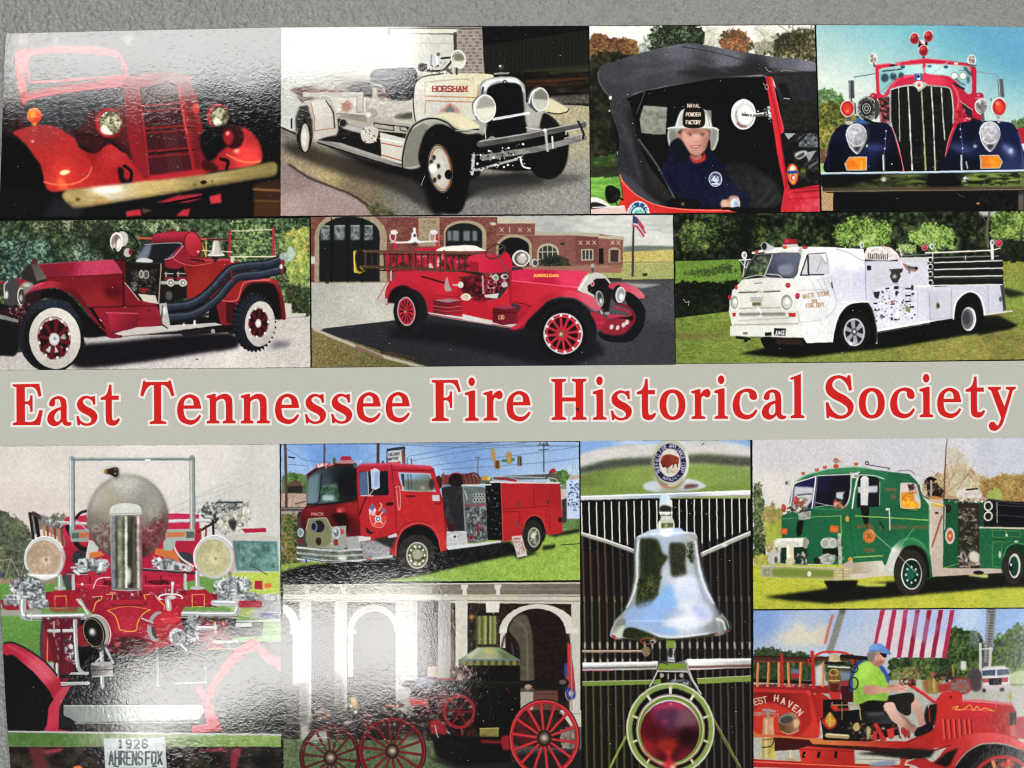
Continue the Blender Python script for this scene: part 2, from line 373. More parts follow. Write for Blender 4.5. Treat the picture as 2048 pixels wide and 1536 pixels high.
rect(0,40,900,360,[(100,60,'8c8c88'),(700,300,'a09e94')])
rect(150,150,330,500,'94948e');rect(0,320,200,720,[(50,400,'9c9c96'),(60,700,'b4b6b0')],f=2)
poly('0 700 100 730 420 900 900 1000 2020 500 2020 1290 0 1290',[(100,800,'6e6660'),(100,950,'8c7c60'),(300,980,'9c8a60'),(500,1080,'6c6048'),(900,1150,'6c6a64'),(1300,1200,'706e6a'),(1900,1150,'7e7c78'),(1900,650,'9c9272'),(1700,560,'a09878'),(600,900,'4a443c')],n=(.16,3))
poly('0 900 70 950 450 1130 560 1210 620 1290 0 1290',[(60,1000,'7c6c66'),(300,1230,'8c7a74'),(60,1250,'96807a')],n=(.1,3),part='pavement')
line('60 940 200 1030 450 1130 560 1200 620 1280',12,'2e2620',sm=True,f=1)
fol('560 1210 640 1190 740 1240 760 1290 600 1290',['2c2c1c','4c4a34','6a6448'],4,3)
# garage door and brick pier
rect(700,50,1340,100,'54504a');poly('715 60 1165 58 1160 85 715 90','c4c2ac',part='lintel')
poly('715 90 1130 95 1135 360 700 360',[(760,120,'c0bfb4'),(1100,300,'b4b3a6')],n=(.04,6),part='garage_door')
for y in (150,240,290): line([715,y,1130,y+2],4,'a09e92')
poly('1128 80 1150 80 1150 200 1130 200','3a342e')
poly('1150 62 1315 60 1335 360 1150 360','847a72',part='brick_pier',n=(.1,3))
for j in range(13):
    y = 70+j*22
    line([1150,y,1320+j,y],4,'a09890',a=.7)
    for i in range(7): line([1160+i*28+(j % 2)*14,y,1160+i*28+(j % 2)*14,y+22],3.5,'a49c94',a=.6)
    for i in range(3): rect(1162+((i*5+j*3) % 7)*22,y+3,1182+((i*5+j*3) % 7)*22,y+18,'5c4c48',a=.6)
# dark fence, bank
poly('1313 40 2015 40 2015 560 1340 520','0b0b0a',n=(.3,10))
poly('1325 165 2010 60 2012 330 1335 350','191814',part='wooden_fence')
for i in range(28): x = 1335+i*25;line([x,178-(x-1330)*.155,x+3,350],3,'302c26' if i % 3 else '24211c',a=.8)
poly('1570 330 2012 290 2012 350 1580 370','2a2a1c',f=2);fol('1580 340 2012 330 2012 470 1600 480',['0c0b09','1e1a12','33291c','14100c'],7,ax=4.)
line('1600 400 1800 395 2012 375',14,'6a3418',f=2,a=.8);line('1600 425 1800 420 2012 410',8,'5a2c14',f=1.5,a=.7);line('1750 345 2012 330',6,'3c4a34',f=1)
poly('1690 500 2015 480 2015 545 1700 550','4c4640',f=2,n=(.3,3))
# shadows
blob('20 830 120 800 350 860 800 960 1000 980 1060 1200 1000 1250 700 1090 400 1000 200 930','26211d',f=9,a=.8)
blob('240 780 700 940 1000 900 1250 1010 1600 990 1700 1060 1350 1100 1150 1200 1000 1260 900 1060 600 960','0e0c0b',f=5)
blob('1200 1040 1700 1000 2000 1020 1700 1100 1300 1150','3a3836',f=9,a=.7)
# rear body
poly('80 440 420 400 740 400 870 320 880 680 870 740 400 640 150 560',[(300,480,'a09c94'),(700,600,'9c968c'),(150,460,'5c4c48'),(600,430,'2c2a28')],f=2,part='truck_body')
line('80 460 400 470',18,'5a2424',f=2);rect(150,470,540,500,'a8a49a')
poly('330 510 560 500 560 620 360 600','b8b4a8');poly('400 540 440 520 480 560 440 600 400 590','8a4a3c',f=2,a=.7)
poly('560 500 750 540 750 660 570 630','a8a294',n=(.1,4));rect(500,490,540,600,'a8a294');line('500 500 500 600 540 600 540 500',4,'6a5448')
blob('590 350 640 320 800 310 890 330 870 500 740 520 660 480 600 440',[(700,350,'2c3038'),(800,480,'181818')],n=(.35,3),part='seat')
line('590 410 660 430 690 520',8,'b0a898');poly('600 440 680 440 690 520 600 510','a09888');blob('630 450 660 440 690 500 640 500','5c3a34',f=1)
poly('750 530 860 520 860 680 750 660','aaa698');blob('750 620 860 600 860 640 760 640','45423c',f=2)
# running gear
poly('350 640 560 660 870 700 830 930 640 880 400 800 240 780 370 740','14110f')
poly('410 640 820 700 840 740 600 720 450 680','9c9688');line('610 670 740 690 740 720 610 700',6,'26221e',closed=True);line('780 690 840 700 840 730 780 715',6,'26221e',closed=True)
line('420 690 530 720',36,'a49c9c',f=.5);poly('560 570 600 590 610 700 570 700','9c968c');ell(600,605,36,30,'8a8478');ell(575,615,18,18,'c8c4ba',f=.5);blob('530 720 600 690 640 720 620 790 560 800 530 770','b4aea2');dots('530 690 640 690 640 800 530 800',['201c1a','dcd8cc','4a4640'],26,(1,2.4))
ell(410,670,26,28,'1c1a18');ring(410,670,24,26,5,'7c7870')
poly('650 730 815 770 800 940 660 895','b8b4a8',part='step_box');line('660 800 790 825',7,'94482c');line('660 878 790 915',7,'94482c');line('650 770 800 800',7,'dedacf')
line('240 785 500 870 795 955',12,'7c7872',part='running_board');line('245 797 790 972',8,'0c0b0a')
# rear wheel and fender
ell(160,745,52,118,'171513',part='wheel');ell(163,765,28,92,'a8a298');ell(158,765,16,60,'c8c4b8',f=1)
blob('100 730 90 620 120 560 180 525 290 520 330 560 372 640 372 740 300 760 220 775 215 640 190 570 150 560 120 640 115 730','a8a498',f=.6,part='fender');poly('100 640 130 560 180 560 210 660 215 770 190 700 160 640 130 680 105 740','2c2824',f=1)
poly('195 530 310 520 350 600 365 735 225 770 225 640',[(230,600,'bcb8ae'),(340,700,'aaa69a')]);line('200 530 225 640 225 720 350 705',5,'9c5a3c');line('300 525 345 600 355 700',9,'2c2622',sm=True)
line('0 695 100 740',12,'2a2622');line('75 640 75 700',10,'1c1a18')
# hood
blob('870 440 900 390 960 360 1100 348 1340 350 1390 370 1320 420 1270 520 1280 640 1150 650 1000 640 870 670',[(950,400,'c8c4b4'),(1250,380,'c4bc9c'),(1050,560,'b4b2a8'),(900,600,'bcb8ac')],n=(.04,4),part='engine_hood')
line('880 660 868 560 872 440 900 390 960 362 1060 350',8,'2a2622',sm=True)
line('945 490 945 420 970 400 1260 380',4,'9a9686',sm=True);line('945 495 1285 505',6,'a06038');line('945 525 1290 535',6,'a06038');line('945 525 942 610',5,'8c7860');line('1290 420 1285 500',5,'a06038')
line('985 405 1050 395 1200 385 1250 405',8,'9a8c6c',sm=True,a=.7)
word('HORSHAM',993,465,34,'8c3028',w=24,adv=33,lw=8);line('990 466 1225 466',4,'6a2820');line('990 430 1225 430',3,'7a4034',a=.6)
blob('1040 600 1060 575 1100 545 1150 570 1168 605 1100 600','a8766c',f=1);blob('1075 600 1105 555 1135 600','5c6468');ell(1105,552,9,8,'a85a4c')
# radiator
blob('1300 420 1340 385 1430 368 1520 372 1570 400 1595 450 1600 620 1600 740 1480 770 1360 760 1340 640 1290 560','8c8c88',part='radiator');blob('1310 440 1345 395 1440 378 1530 380 1570 420 1580 470 1480 400 1380 410 1340 460','d0d0cc',f=.6)
blob('1345 470 1380 425 1460 408 1545 415 1575 460 1590 620 1600 740 1500 775 1370 765 1350 640','0a0a0b',f=.5);line('1320 440 1310 510',12,'2c2c2e')
ell(1463,402,15,12,'2a2a2c');ell(1463,402,8,6,'9a9a98')
line('1435 355 1438 305',20,'2a2826');ell(1437,305,20,17,'3c3a38');ell(1432,300,8,7,'c8c8c4');line('1395 350 1485 345',12,'8a8884')
# bell and spot lamps
blob('980 290 985 230 1010 215 1045 220 1050 290','b8b8b8',part='bell');line('985 230 980 290',8,'5c6c94');ell(1030,222,12,12,'4c4844');line('1020 240 1020 290',10,'f0f0ee')
ell(920,310,42,40,'b8b4ac',part='spot_lamp');ell(925,308,30,28,'24221f');line('1050 250 1120 250 1080 310 1040 330 960 330',12,'1c1a18',sm=True);dots('950 290 1110 270 1120 350 940 350',['0e0d0c','c4c2bc','46443f'],50,(1,2.5))
ell(1160,255,48,62,'9a9892',rot=-15,part='spot_lamp');ell(1165,262,38,52,'c8c4b4',rot=-15);blob('1130 230 1165 215 1195 235 1198 262 1140 262','6c6858',f=1);ring(1160,255,44,58,7,'e0deda',rot=-15);line('1150 315 1150 350',14,'3c3a36');poly('1080 300 1130 350 1110 350 1060 320','4a4844')
# front fenders
blob('800 960 800 840 830 720 880 660 960 632 1080 600 1180 620 1260 660 1300 700 1260 740 1180 735 1100 690 1020 660 950 680 900 760 930 940','9c988c',f=.5,part='fender')
blob('960 640 1080 602 1180 620 1250 655 1300 700 1200 715 1140 690 1060 640','c8c09c',f=1.2)
poly('805 960 810 840 850 720 930 670 970 690 910 800 940 940','726e64');blob('900 900 930 760 990 690 1060 680 1200 740 1300 740 1330 800 1300 1000 1240 1040 1180 1240 1060 1250 980 1180 940 1020','0b0a0a',f=1)
line('795 960 805 840 850 710 920 655 1000 640 1080 665 1160 720 1290 712',11,'1c2624',sm=True);line('1140 720 1290 720',5,'b4b8b0')
poly('1600 560 1720 600 1700 700 1610 690','9c9a92',part='fender');blob('1740 510 1800 530 1875 580 1860 600 1800 608 1720 590','c4bc98',f=.5,part='fender');line('1740 600 1800 610 1860 600 1878 580',7,'24221e',sm=True)
blob('1690 690 1700 640 1720 605 1790 650 1820 720 1700 760','141210',f=.6);blob('1590 860 1700 750 1860 720 1875 860 1840 980 1760 1035 1650 1000','0d0c0c',f=.8,part='wheel')
blob('1330 740 1360 640 1400 760 1600 740 1720 700 1720 960 1300 960 1240 860','0c0b0b',f=1);line('1330 700 1340 780',8,'b0aea8');blob('1350 780 1380 755 1410 780','8c8a82');blob('1600 700 1660 690 1710 715 1660 740','8c8a84',f=1);line('1600 700 1710 715',7,'c0bcb4')
# wheel
ell(1042,965,78,158,'a8a496',rot=-8,part='wheel');ring(1042,965,73,152,7,'2e2a26',rot=-8);ring(1045,965,62,138,9,'8c5434',rot=-8,a=.85);ell(1030,970,48,112,'b4b0a4',rot=-8,f=1)
for x,y in ((1000,895),(1030,950),(1005,1040),(985,925),(1035,1020)): ell(x,y,12,17,'24201c',f=.5)
ell(995,965,26,34,'d4d0c4',f=1);ell(985,955,12,14,'fffdf4',f=1);ell(1095,1005,24,32,'0a0909')
# headlights
blob('1255 600 1250 540 1290 495 1340 485 1350 640 1310 660 1275 640','5a5c5e',part='headlight');line('1270 620 1262 550 1295 505',9,'e8e8e6',sm=True)
ell(1337,575,66,88,'b4b2a8',part='lens');ring(1335,575,66,88,8,'e4e4e0');poly('1275 575 1400 560 1385 520 1340 495 1300 510','8c8a80',f=1);poly('1275 580 1400 572 1395 610 1340 650 1290 625','c8c4b2',f=1.2)
blob('1610 500 1640 450 1690 440 1680 590 1640 580 1615 550','4c4e50',part='headlight');line('1620 540 1640 470 1680 448',10,'e4e4e2',sm=True)
ell(1693,515,52,74,'aeaca2',part='lens');ring(1693,515,52,74,7,'dcdcd8');poly('1645 512 1742 520 1735 480 1700 448 1655 470','6c6a60',f=1)
line('1385 650 1620 608',11,'d4d4d0');line('1385 640 1620 600',5,'ffffff')
# bumper
line('1300 805 1600 755 1970 680',44,'4e4c4a',n=(.15,5,3.),part='bumper');line('1300 790 1600 740 1970 663',7,'a8a6a2');line('1300 835 1600 780',5,'24221f')
line('1320 895 1700 835 1975 765',40,'706e6a',n=(.2,5,3.));line('1240 985 1540 905',16,'9c9a96');line('1260 880 1250 1000',22,'a8a6a0');dots('1240 860 1600 800 1600 940 1240 1000',['f0eeea','161412','8a8884','24221f'],120,(1,3));line('1725 715 1740 850',18,'9c9c98');line('1770 760 1775 830',12,'c0beb8');ell(1722,715,12,10,'e8e8e4')
line('1940 660 1975 740 1970 770',14,'1e1c1a');line('1860 745 1860 725 1950 705',8,'b8b6b0');line('1560 890 1580 950 1625 965',12,'d0cec8',sm=True)
line('1850 770 1960 740 1960 770',8,'9c9a94')

# ---- print 3: boy in a fire helmet in an open car
photo(3, 'photo_print', 'print of a smiling boy in a fire helmet under a black car top', '1178.5 52 1629 50 1640 423.5 1182 428'.split(), 'dcdad0', (1170, 40, 3.84))
poly('20 30 1780 30 1780 300 20 300',[(200,100,'dad8cc'),(1000,150,'d4d2c8')],n=(.05,8))
fol('400 200 470 130 560 120 600 260 400 330',['8c9a8c','5c6654','b0b4a4','d4d2c8'],6,8)
fol('900 60 1010 50 1060 250 900 260',['c8c6bc','9a9a88','d4d2c8','b4b09c'],5,8)
fol('490 130 520 60 600 30 860 30 920 90 920 190 800 260 500 250',['1a2218','2c3624','44523a','1c2418','6c7864'],5,6,2,part='tree')
fol('1030 150 1060 100 1150 70 1230 90 1280 170 1260 270 1100 270 1030 210',['5c4028','8c5a38','6c4a2c','a87048','4a4630'],5,6,4,part='tree')
fol('1250 200 1420 160 1500 90 1620 70 1780 60 1790 340 1300 260',['2a2c1c','44442c','5c5434','33331f','8c8664'],6,10,6,part='tree')
for p in ('1480 40 1560 90 1600 180','1560 40 1620 80 1700 100 1760 60','1690 200 1730 90 1740 40','1300 60 1380 130 1350 230','1600 30 1590 110'): line(p,6,'4c4436',sm=True,a=.7)
fol('1300 50 1500 40 1450 230 1300 260',['cac8bc','b8b4a0','d8d6cc','8c8874'],3,10,9,a=.6)
fol('20 140 90 90 160 130 250 150 360 140 420 220 400 320 200 420 20 420',['4a3a24','7c4428','94553a','6c5a2c','5c2c20','7a7440'],6,7,1,part='tree')
poly('20 330 240 330 260 1060 20 1060','1c1c12')
fol('30 270 220 230 400 260 300 420 250 900 240 1050 30 1100',['14160f','24261a','34301f','1a1c12','3c3824'],14,8,5)
fol('30 1060 300 1020 330 1320 300 1380 30 1400',['2c4420','3c5a2c','507838','30401c'],6,4,3,ax=3.)
fol('30 1130 330 1120 330 1210 30 1215',['24261a','302c20','2c381c'],6,4,ax=3.)
fol('30 1210 400 1200 400 1460 30 1460',['54902c','6aa83c','5c8c38','80b450'],5,3,ax=3.)
# body interior
poly('200 640 460 540 1000 440 1380 430 1500 560 1800 560 1800 1480 300 1480 260 1100','0b0b0b',f=1)
blob('1080 1120 1200 1090 1400 1200 1500 1290 1500 1420 1250 1440 1100 1300',[(1200,1150,'1d1d1e'),(1350,1300,'242423')],f=5,n=(.2,8));line('1250 1150 1280 1300',8,'2c2c2c',f=2);line('1300 1440 1440 1280',10,'3a3a3a',f=2);line('1380 1440 1480 1340',8,'44464a',f=2)
# hood fabric
blob('100 400 130 345 240 315 420 255 600 210 730 182 870 185 1100 225 1400 275 1770 325 1800 420 1780 420 1500 380 1330 420 1080 440 800 480 560 520 400 560 230 635 175 570 110 480',[(200,380,'3c3c42'),(700,230,'56565f'),(450,330,'45454d'),(1100,290,'5a5a64'),(1500,330,'55555f'),(900,420,'303033'),(500,480,'3a3a40'),(1300,400,'242426'),(1750,360,'6a6a74'),(200,560,'35353a')],n=(.1,3),part='convertible_top')
line('640 208 740 205 1000 250 1300 330 1400 335',5,'26262a',sm=True);line('640 210 740 197',4,'8c8c96')
blob('700 400 1000 370 1300 350 1450 370 1770 420 1780 480 1500 430 1300 425 1100 440 900 440','262628',f=3,a=.9)
for p in ('240 330 420 360 700 330','300 470 330 400 420 330','520 300 640 320 780 320','900 380 1200 370 1400 360'): line(p,14,'2a2a2e',sm=True,f=5,a=.6)
line('780 325 900 330 1100 400',14,'66666f',sm=True,f=4,a=.5);line('200 480 600 380',20,'55555e',sm=True,f=6,a=.5)
line('100 400 110 480 180 580',8,'78787c',sm=True,a=.6);ell(195,597,12,14,'dcdcd4')
blob('190 640 330 620 400 900 480 1100 700 1400 640 1440 560 1420 400 1360 280 1220 250 1100 260 900',[(300,750,'33343a'),(400,1100,'292a2e'),(330,1250,'2e2f35'),(560,1350,'26221e')],n=(.15,5),part='side_curtain')
line('340 700 420 1000 500 1300 640 1430',40,'1b1b1d',sm=True,f=6);line('280 780 360 1000 420 1200',18,'44454c',sm=True,f=4,a=.7)
line('410 920 560 1130 700 1390',16,'38383a',sm=True);line('415 915 560 1120 690 1380',4,'6c6c6c',sm=True);line('460 550 430 630 395 720',7,'4c4c4c')
blob('260 1160 330 1200 480 1340 600 1430 420 1380 300 1260','3c3e44',f=2)
ell(188,697,8,9,'b0b0a8');line('250 1010 248 1030',6,'a0a098')
# rear windows
poly('450 658 540 662 630 671 626 760 618 880 520 878 432 868 420 760','74786a',n=(.16,6),part='window');poly('460 665 622 672 618 700 450 690','8c8f82',f=3);poly('915 690 970 695 972 830 930 830','6c7064')
# helmet
blob('640 830 690 822 820 815 980 822 1022 840 1025 920 1000 990 965 995 940 900 720 900 655 975 635 930',[(660,880,'8c9088'),(830,830,'b8bcb4'),(1000,880,'7c8078')],part='helmet',n=(.06,3))
blob('700 830 705 770 730 710 770 680 900 680 945 730 972 830 840 815',[(740,760,'a8aca4'),(950,760,'c4c8c0')],f=.5);line('745 700 715 760 705 820',8,'dadcd6',sm=True);line('915 700 945 750 955 820',6,'74786e',sm=True)
line('635 832 700 822 820 828 960 822 1025 845',11,'c4c8c0',sm=True);blob('650 850 690 850 700 900 660 960','6a6e66',f=2);line('640 850 645 930 658 975',7,'a8aca4',sm=True);line('1022 850 1012 930 985 995',7,'b4b8b0',sm=True);line('985 860 990 920 970 985',10,'6c7068',f=1)
blob('762 820 755 720 775 670 790 635 840 610 880 640 905 680 920 720 905 820','15120f',part='helmet_shield')
word('NAVAL',788,672,26,'d8c0a4',w=14,adv=20,lw=6);word('POWDER',776,738,26,'dcc8b0',w=14,adv=19.5,lw=6);word('FACTORY',776,800,28,'e4d4bc',w=12,adv=16.5,lw=6)
# face
blob('710 880 720 850 760 838 940 840 958 870 945 905 930 960 925 930 740 930 725 930','4a3026',f=1)
blob('705 880 720 872 745 890 750 945 735 945 715 915','a46c5e',f=.8);blob('945 880 960 880 955 915 935 940 930 900','84544a',f=.8)
blob('748 845 830 834 940 845 945 900 940 950 920 1000 890 1030 850 1042 810 1025 775 980 750 930',[(850,900,'c49684'),(780,900,'bc8a78'),(915,930,'a87464'),(850,1020,'b07c6c'),(850,850,'9c6c5c')],f=.6,part='face')
blob('805 1035 850 1045 890 1030 900 1070 850 1085 820 1070','9c5c4c',f=.6)
blob('775 915 810 905 830 940 800 960 780 950','c48c7c',f=4,a=.6);blob('880 920 915 915 920 950 895 960','b87c6e',f=4,a=.5);blob('750 845 940 845 935 862 760 862','8c4c3c',f=2,a=.6)
line('780 872 800 866 825 872',5,'6c3c2c',sm=True,a=.8);line('880 870 905 866 925 874',5,'6c3c2c',sm=True,a=.8)
ell(803,882,17,9,'8c5c50',f=1);ell(900,882,16,9,'84564a',f=1);ell(803,883,11,4,'b8a8a0');ell(804,883,6,5,'34302e');ell(900,883,10,4,'a89890');ell(901,883,6,5,'34302e');line('786 878 803 873 820 880',3,'3c201a',sm=True);line('884 879 900 873 916 879',3,'3c201a',sm=True)
blob('840 890 860 890 868 922 850 930 834 922','c49282',f=2);blob('920 880 945 890 935 960 900 1010 905 950','84564a',f=4,a=.6);blob('755 930 790 1000 830 1030 790 1010 760 970','8c5e50',f=3,a=.6);line('832 928 850 934 872 927',4,'8c4438',sm=True,a=.8)
blob('808 966 850 969 888 963 874 980 850 986 822 980','8c4840');blob('818 970 850 972 878 968 866 975 850 978 828 975','d8ccc4');line('806 962 850 966 890 960',3,'7c2c28',sm=True)
line('795 945 805 970',4,'9c5848',f=1);line('900 940 893 965',4,'9c5848',f=1)
# jacket
blob('680 925 720 910 760 960 800 1030 820 1080 870 1100 920 1070 930 1010 1000 1030 1050 1100 1100 1200 1180 1300 1260 1340 1270 1400 1200 1450 1050 1440 880 1440 760 1390 680 1330 590 1180 600 1120 640 1040 650 960',[(750,1150,'0f1330'),(1000,1100,'0b0f26'),(900,1300,'10142e'),(1150,1350,'141830')],n=(.25,6),f=.8,part='jacket')
blob('680 930 730 915 780 1000 800 1060 740 1090 690 1050 660 1000','0c0e1c',f=2);blob('800 1040 850 1080 900 1060 915 1010 928 1070 880 1098 830 1095','b02a26',f=.6);line('640 1180 700 1300 780 1370',12,'080a18',sm=True,f=3);line('960 1300 900 1250',10,'0a0c1c',f=3)
ell(1002,1222,52,58,'d8dce0',part='badge');ell(1002,1222,45,51,'16203c');ring(1002,1222,38,44,5,'8c98a8');fol('975 1190 1030 1190 1035 1250 970 1250',['e4e8ea','5c6c80','c0c8d0','16203c'],3,1);rect(975,1252,1032,1262,'c8ccd4')
# hands with cup
blob('1050 1385 1100 1375 1110 1355 1160 1350 1185 1390 1188 1440 1170 1450 1120 1445 1050 1440',[(1080,1400,'c89c84'),(1150,1370,'a87460')],f=.6,part='hands');ell(1150,1405,32,38,'c4ccd8',f=.6);ell(1158,1412,16,22,'7c98b8',f=1);line('1170 1360 1185 1400 1184 1455',9,'d0a894',sm=True);line('1095 1390 1115 1375',4,'7c4c3c')
# bracket bits on the sill
blob('640 1380 720 1370 860 1390 890 1430 700 1440 640 1430','0c0c0c');fol('720 1370 880 1380 870 1430 720 1430',['0a0a0a','262624','0c0c0c'],3,2);rect(738,1402,762,1424,'6c5438')
# mirror
ell(1217,725,96,118,[(1150,680,'e0e0da'),(1270,780,'a8a8a4')],part='mirror');ell(1222,728,72,92,'b8b8b2',f=1);ell(1228,725,58,76,[(1200,680,'d0d0ca'),(1260,770,'e8e8e2')],f=1);ring(1217,725,90,112,8,'f0f0ec');line('1170 790 1200 815 1235 820',12,'5c1c20',sm=True,f=1);arc(1225,728,66,84,90,200,8,'6c6c68',f=1)
line('1215 725 1300 730 1390 725',26,'54544f',sm=True);line('1215 715 1300 720 1390 712',9,'f4f4f0',sm=True);dots('1230 700 1390 700 1390 750 1230 750',['1c1c1a','f0f0ea'],14,(1,2.2));poly('1400 665 1455 658 1475 750 1410 765','c0c0ba',part='mirror_bracket');dots('1375 680 1440 670 1445 760 1385 740',['3a3a38','fcfcf8','8c8c88'],26,(1,3));line('1395 690 1380 720 1420 755',8,'20201e',sm=True)
# windscreen post and right side
poly('1330 410 1800 390 1800 450 1440 450','242426',f=1)
poly('1440 440 1800 400 1810 640 1500 620',[(1500,450,'2c2c2e'),(1700,560,'26262a')],n=(.15,6));poly('1480 490 1540 480 1600 620 1530 620','151516',f=2)
poly('1490 620 1790 620 1795 850 1520 850','1f201c',n=(.3,5));poly('1500 840 1800 850 1810 1290 1560 1290 1490 880','121312')
poly('1530 868 1620 870 1560 920','8c9490');fol('1620 880 1790 870 1795 980 1640 975',['4a4e50','767c80','5c6264','23262a'],5,2);line('1530 980 1660 870',22,'1a1a1a');line('1600 970 1700 880',14,'0f0f10');fol('1600 1010 1790 1000 1800 1260 1640 1230',['0d0e0d','2a2e2c','3a4044','141614'],6,3);poly('1690 1020 1780 1000 1720 1090','84898a');blob('1610 1040 1640 1010 1700 1005 1695 1040 1640 1070','a8aaa0',f=.6);blob('1625 1045 1680 1015 1680 1040 1640 1060','3c3e38');line('1720 1130 1800 1080',14,'6c7274',f=1);line('1530 600 1570 605',8,'a8a8a0')
poly('1385 432 1437 436 1500 720 1530 840 1530 860 1500 880 1560 1260 1580 1300 1800 1265 1805 1480 1500 1480 1530 1290 1480 1050 1440 790 1410 600',[(1420,500,'c82430'),(1500,900,'cc202c'),(1700,1300,'c21c28'),(1540,1400,'c81e2a'),(1780,1460,'c04050')],n=(.04,5),part='door_post')
line('1400 440 1480 780 1540 1200 1545 1290',10,'9c141e',sm=True);line('1432 440 1520 830',6,'e04c54');line('1560 1300 1800 1285',5,'7c1018');line('1610 1325 1800 1310',12,'8c1420');line('1560 1375 1800 1360',7,'9a1824');fol('1560 1330 1800 1340 1800 1480 1560 1480',['c41c2a','ce2a38','b01824','d04858'],8,3,a=.5);ell(1396,516,14,20,'2a1010');ring(1396,516,12,18,5,'c8b0a8');line('1370 485 1378 500',6,'b0b0a8')
blob('1590 1102 1630 1130 1638 1180 1630 1240 1605 1270 1570 1245 1550 1190 1556 1130','b83c2c',part='sticker');blob('1590 1112 1620 1140 1625 1200 1602 1260 1578 1230 1564 1160','d8a83c',f=1);ell(1592,1140,18,18,'d8dce0');poly('1548 1160 1640 1155 1625 1180 1560 1185','28408c');ell(1598,1210,20,26,'c43c30');ell(1602,1212,10,14,'e8e0c8');blob('1655 1140 1695 1140 1700 1180 1680 1215 1655 1180','3a3a14');word('FD',1662,1170,18,'8c8a3c',w=10,adv=15,lw=4)
# red body lower left
blob('270 1195 300 1240 400 1340 520 1410 680 1440 860 1452 1150 1456 1190 1490 1180 1520 300 1520 290 1350','c82420',n=(.04,6),part='car_body');line('280 1230 330 1290 420 1360 540 1418 700 1448 860 1460 1150 1464',8,'f07060',sm=True);line('268 1190 290 1240',8,'e87060');line('1060 1455 1180 1440',12,'0e0c0c')
poly('1040 1440 1200 1440 1500 1450 1500 1480 1180 1480','0d0d0d');line('1050 1445 1100 1440 1190 1452',8,'1a1a1a')
ell(410,1480,82,90,'b8c4c8',part='badge');ell(410,1482,74,82,'24486c');word('MODEL T FORD',410,1424,24,'e0e8ec',w=13,adv=20,lw=5,arcr=62);ell(410,1490,50,54,'a8c8d0');fol('370 1470 450 1460 450 1500 370 1500',['3c8c5c','5cb0a0','c8dce0'],4,1)
blob('40 1370 110 1370 190 1420 200 1450 30 1450','d0ccc8');blob('30 1410 80 1400 160 1425 180 1450 30 1450','24221f');poly('30 1455 300 1425 330 1500 30 1500','c8aaa4');line('60 1440 300 1430',8,'e8e0dc')
blob('160 1290 190 1270 230 1280 270 1320 260 1380 200 1410 160 1370','12110f',part='tail_lamp');line('180 1330 290 1380',14,'15140f');line('230 1380 250 1425',8,'15140f');fol('165 1280 265 1300 250 1390 180 1400',['0c0c0a','24221e','0c0c0a'],4,1)

# ---- print 4: red and navy truck nose under a blue sky
photo(4, 'photo_print', 'print of a red and navy fire truck nose under blue sky', '1632 50 1900 50.5 2140 56 2140 421 1643.5 421.5'.split(), [(300, 80, '5cb4bc'), (1000, 60, '50a8c0'), (1600, 120, '4a8cb8'), (1500, 350, '5ca8b4'), (100, 500, 'b0c4b8'), (700, 300, '90bcb8'), (1400, 500, 'a8c4bc'), (1600, 650, 'b4c4b8'), (60, 200, '70bcc0')], (1620, 40, 3.841))
poly('0 30 2000 30 2000 800 0 800',[(700,40,'64a4ae'),(500,560,'bcc8be')],n=(.02,2));blob('900 -100 1500 -60 2000 -60 2000 420 1500 420 1200 200','4c88ac',f=45,a=.75)
fol('30 540 100 510 180 540 240 580 280 640 240 720 40 720',['3c5c34','5c7c48','88a070','486838'],5,7,1,part='tree')
fol('40 660 150 620 260 640 300 700 400 760 330 900 200 1000 50 1010',['4c5420','6c6c2c','8c8034','343c18','9c8c48'],6,6,2,part='tree')
fol('1530 790 1620 755 1720 770 1720 860 1540 850',['34502c','4c6838','6c844c'],5,5);fol('60 990 140 990 130 1110 60 1100',['6c4434','4c3c28','806450'],5,4);rect(60,1100,150,1190,'8cb05c');poly('1580 840 1620 825 2000 835 2000 1180 1620 1180','b01828');rect(1600,950,1990,1010,'d0ccc4');rect(1600,1010,1990,1080,'a81c2c')
rect(60,1300,190,1480,'a8845c',n=(.15,2));rect(1560,1310,1990,1480,'2c2a28')
# warning lamps on the roof
line('875 200 872 295',14,'3c0c10');line('835 165 880 200 890 165',24,'a82834');blob('840 180 870 190 895 165 900 195 860 215 832 205','24080c');poly('845 150 880 165 885 190 858 180','c8d4d4')
for x,y in ((803,142),(910,124),(873,235)):
    ell(x,y,38,45,'8c8484',part='warning_lamp');ell(x-2,y,32,40,'a41c20');ell(x-8,y-14,14,16,'d85c58',f=1.5);ell(x+6,y+12,18,20,'8c1018',f=2);line([x-5,y-30,x-5,y+34],4,'6c0c12');arc(x,y,36,43,180,340,5,'d8d0cc')
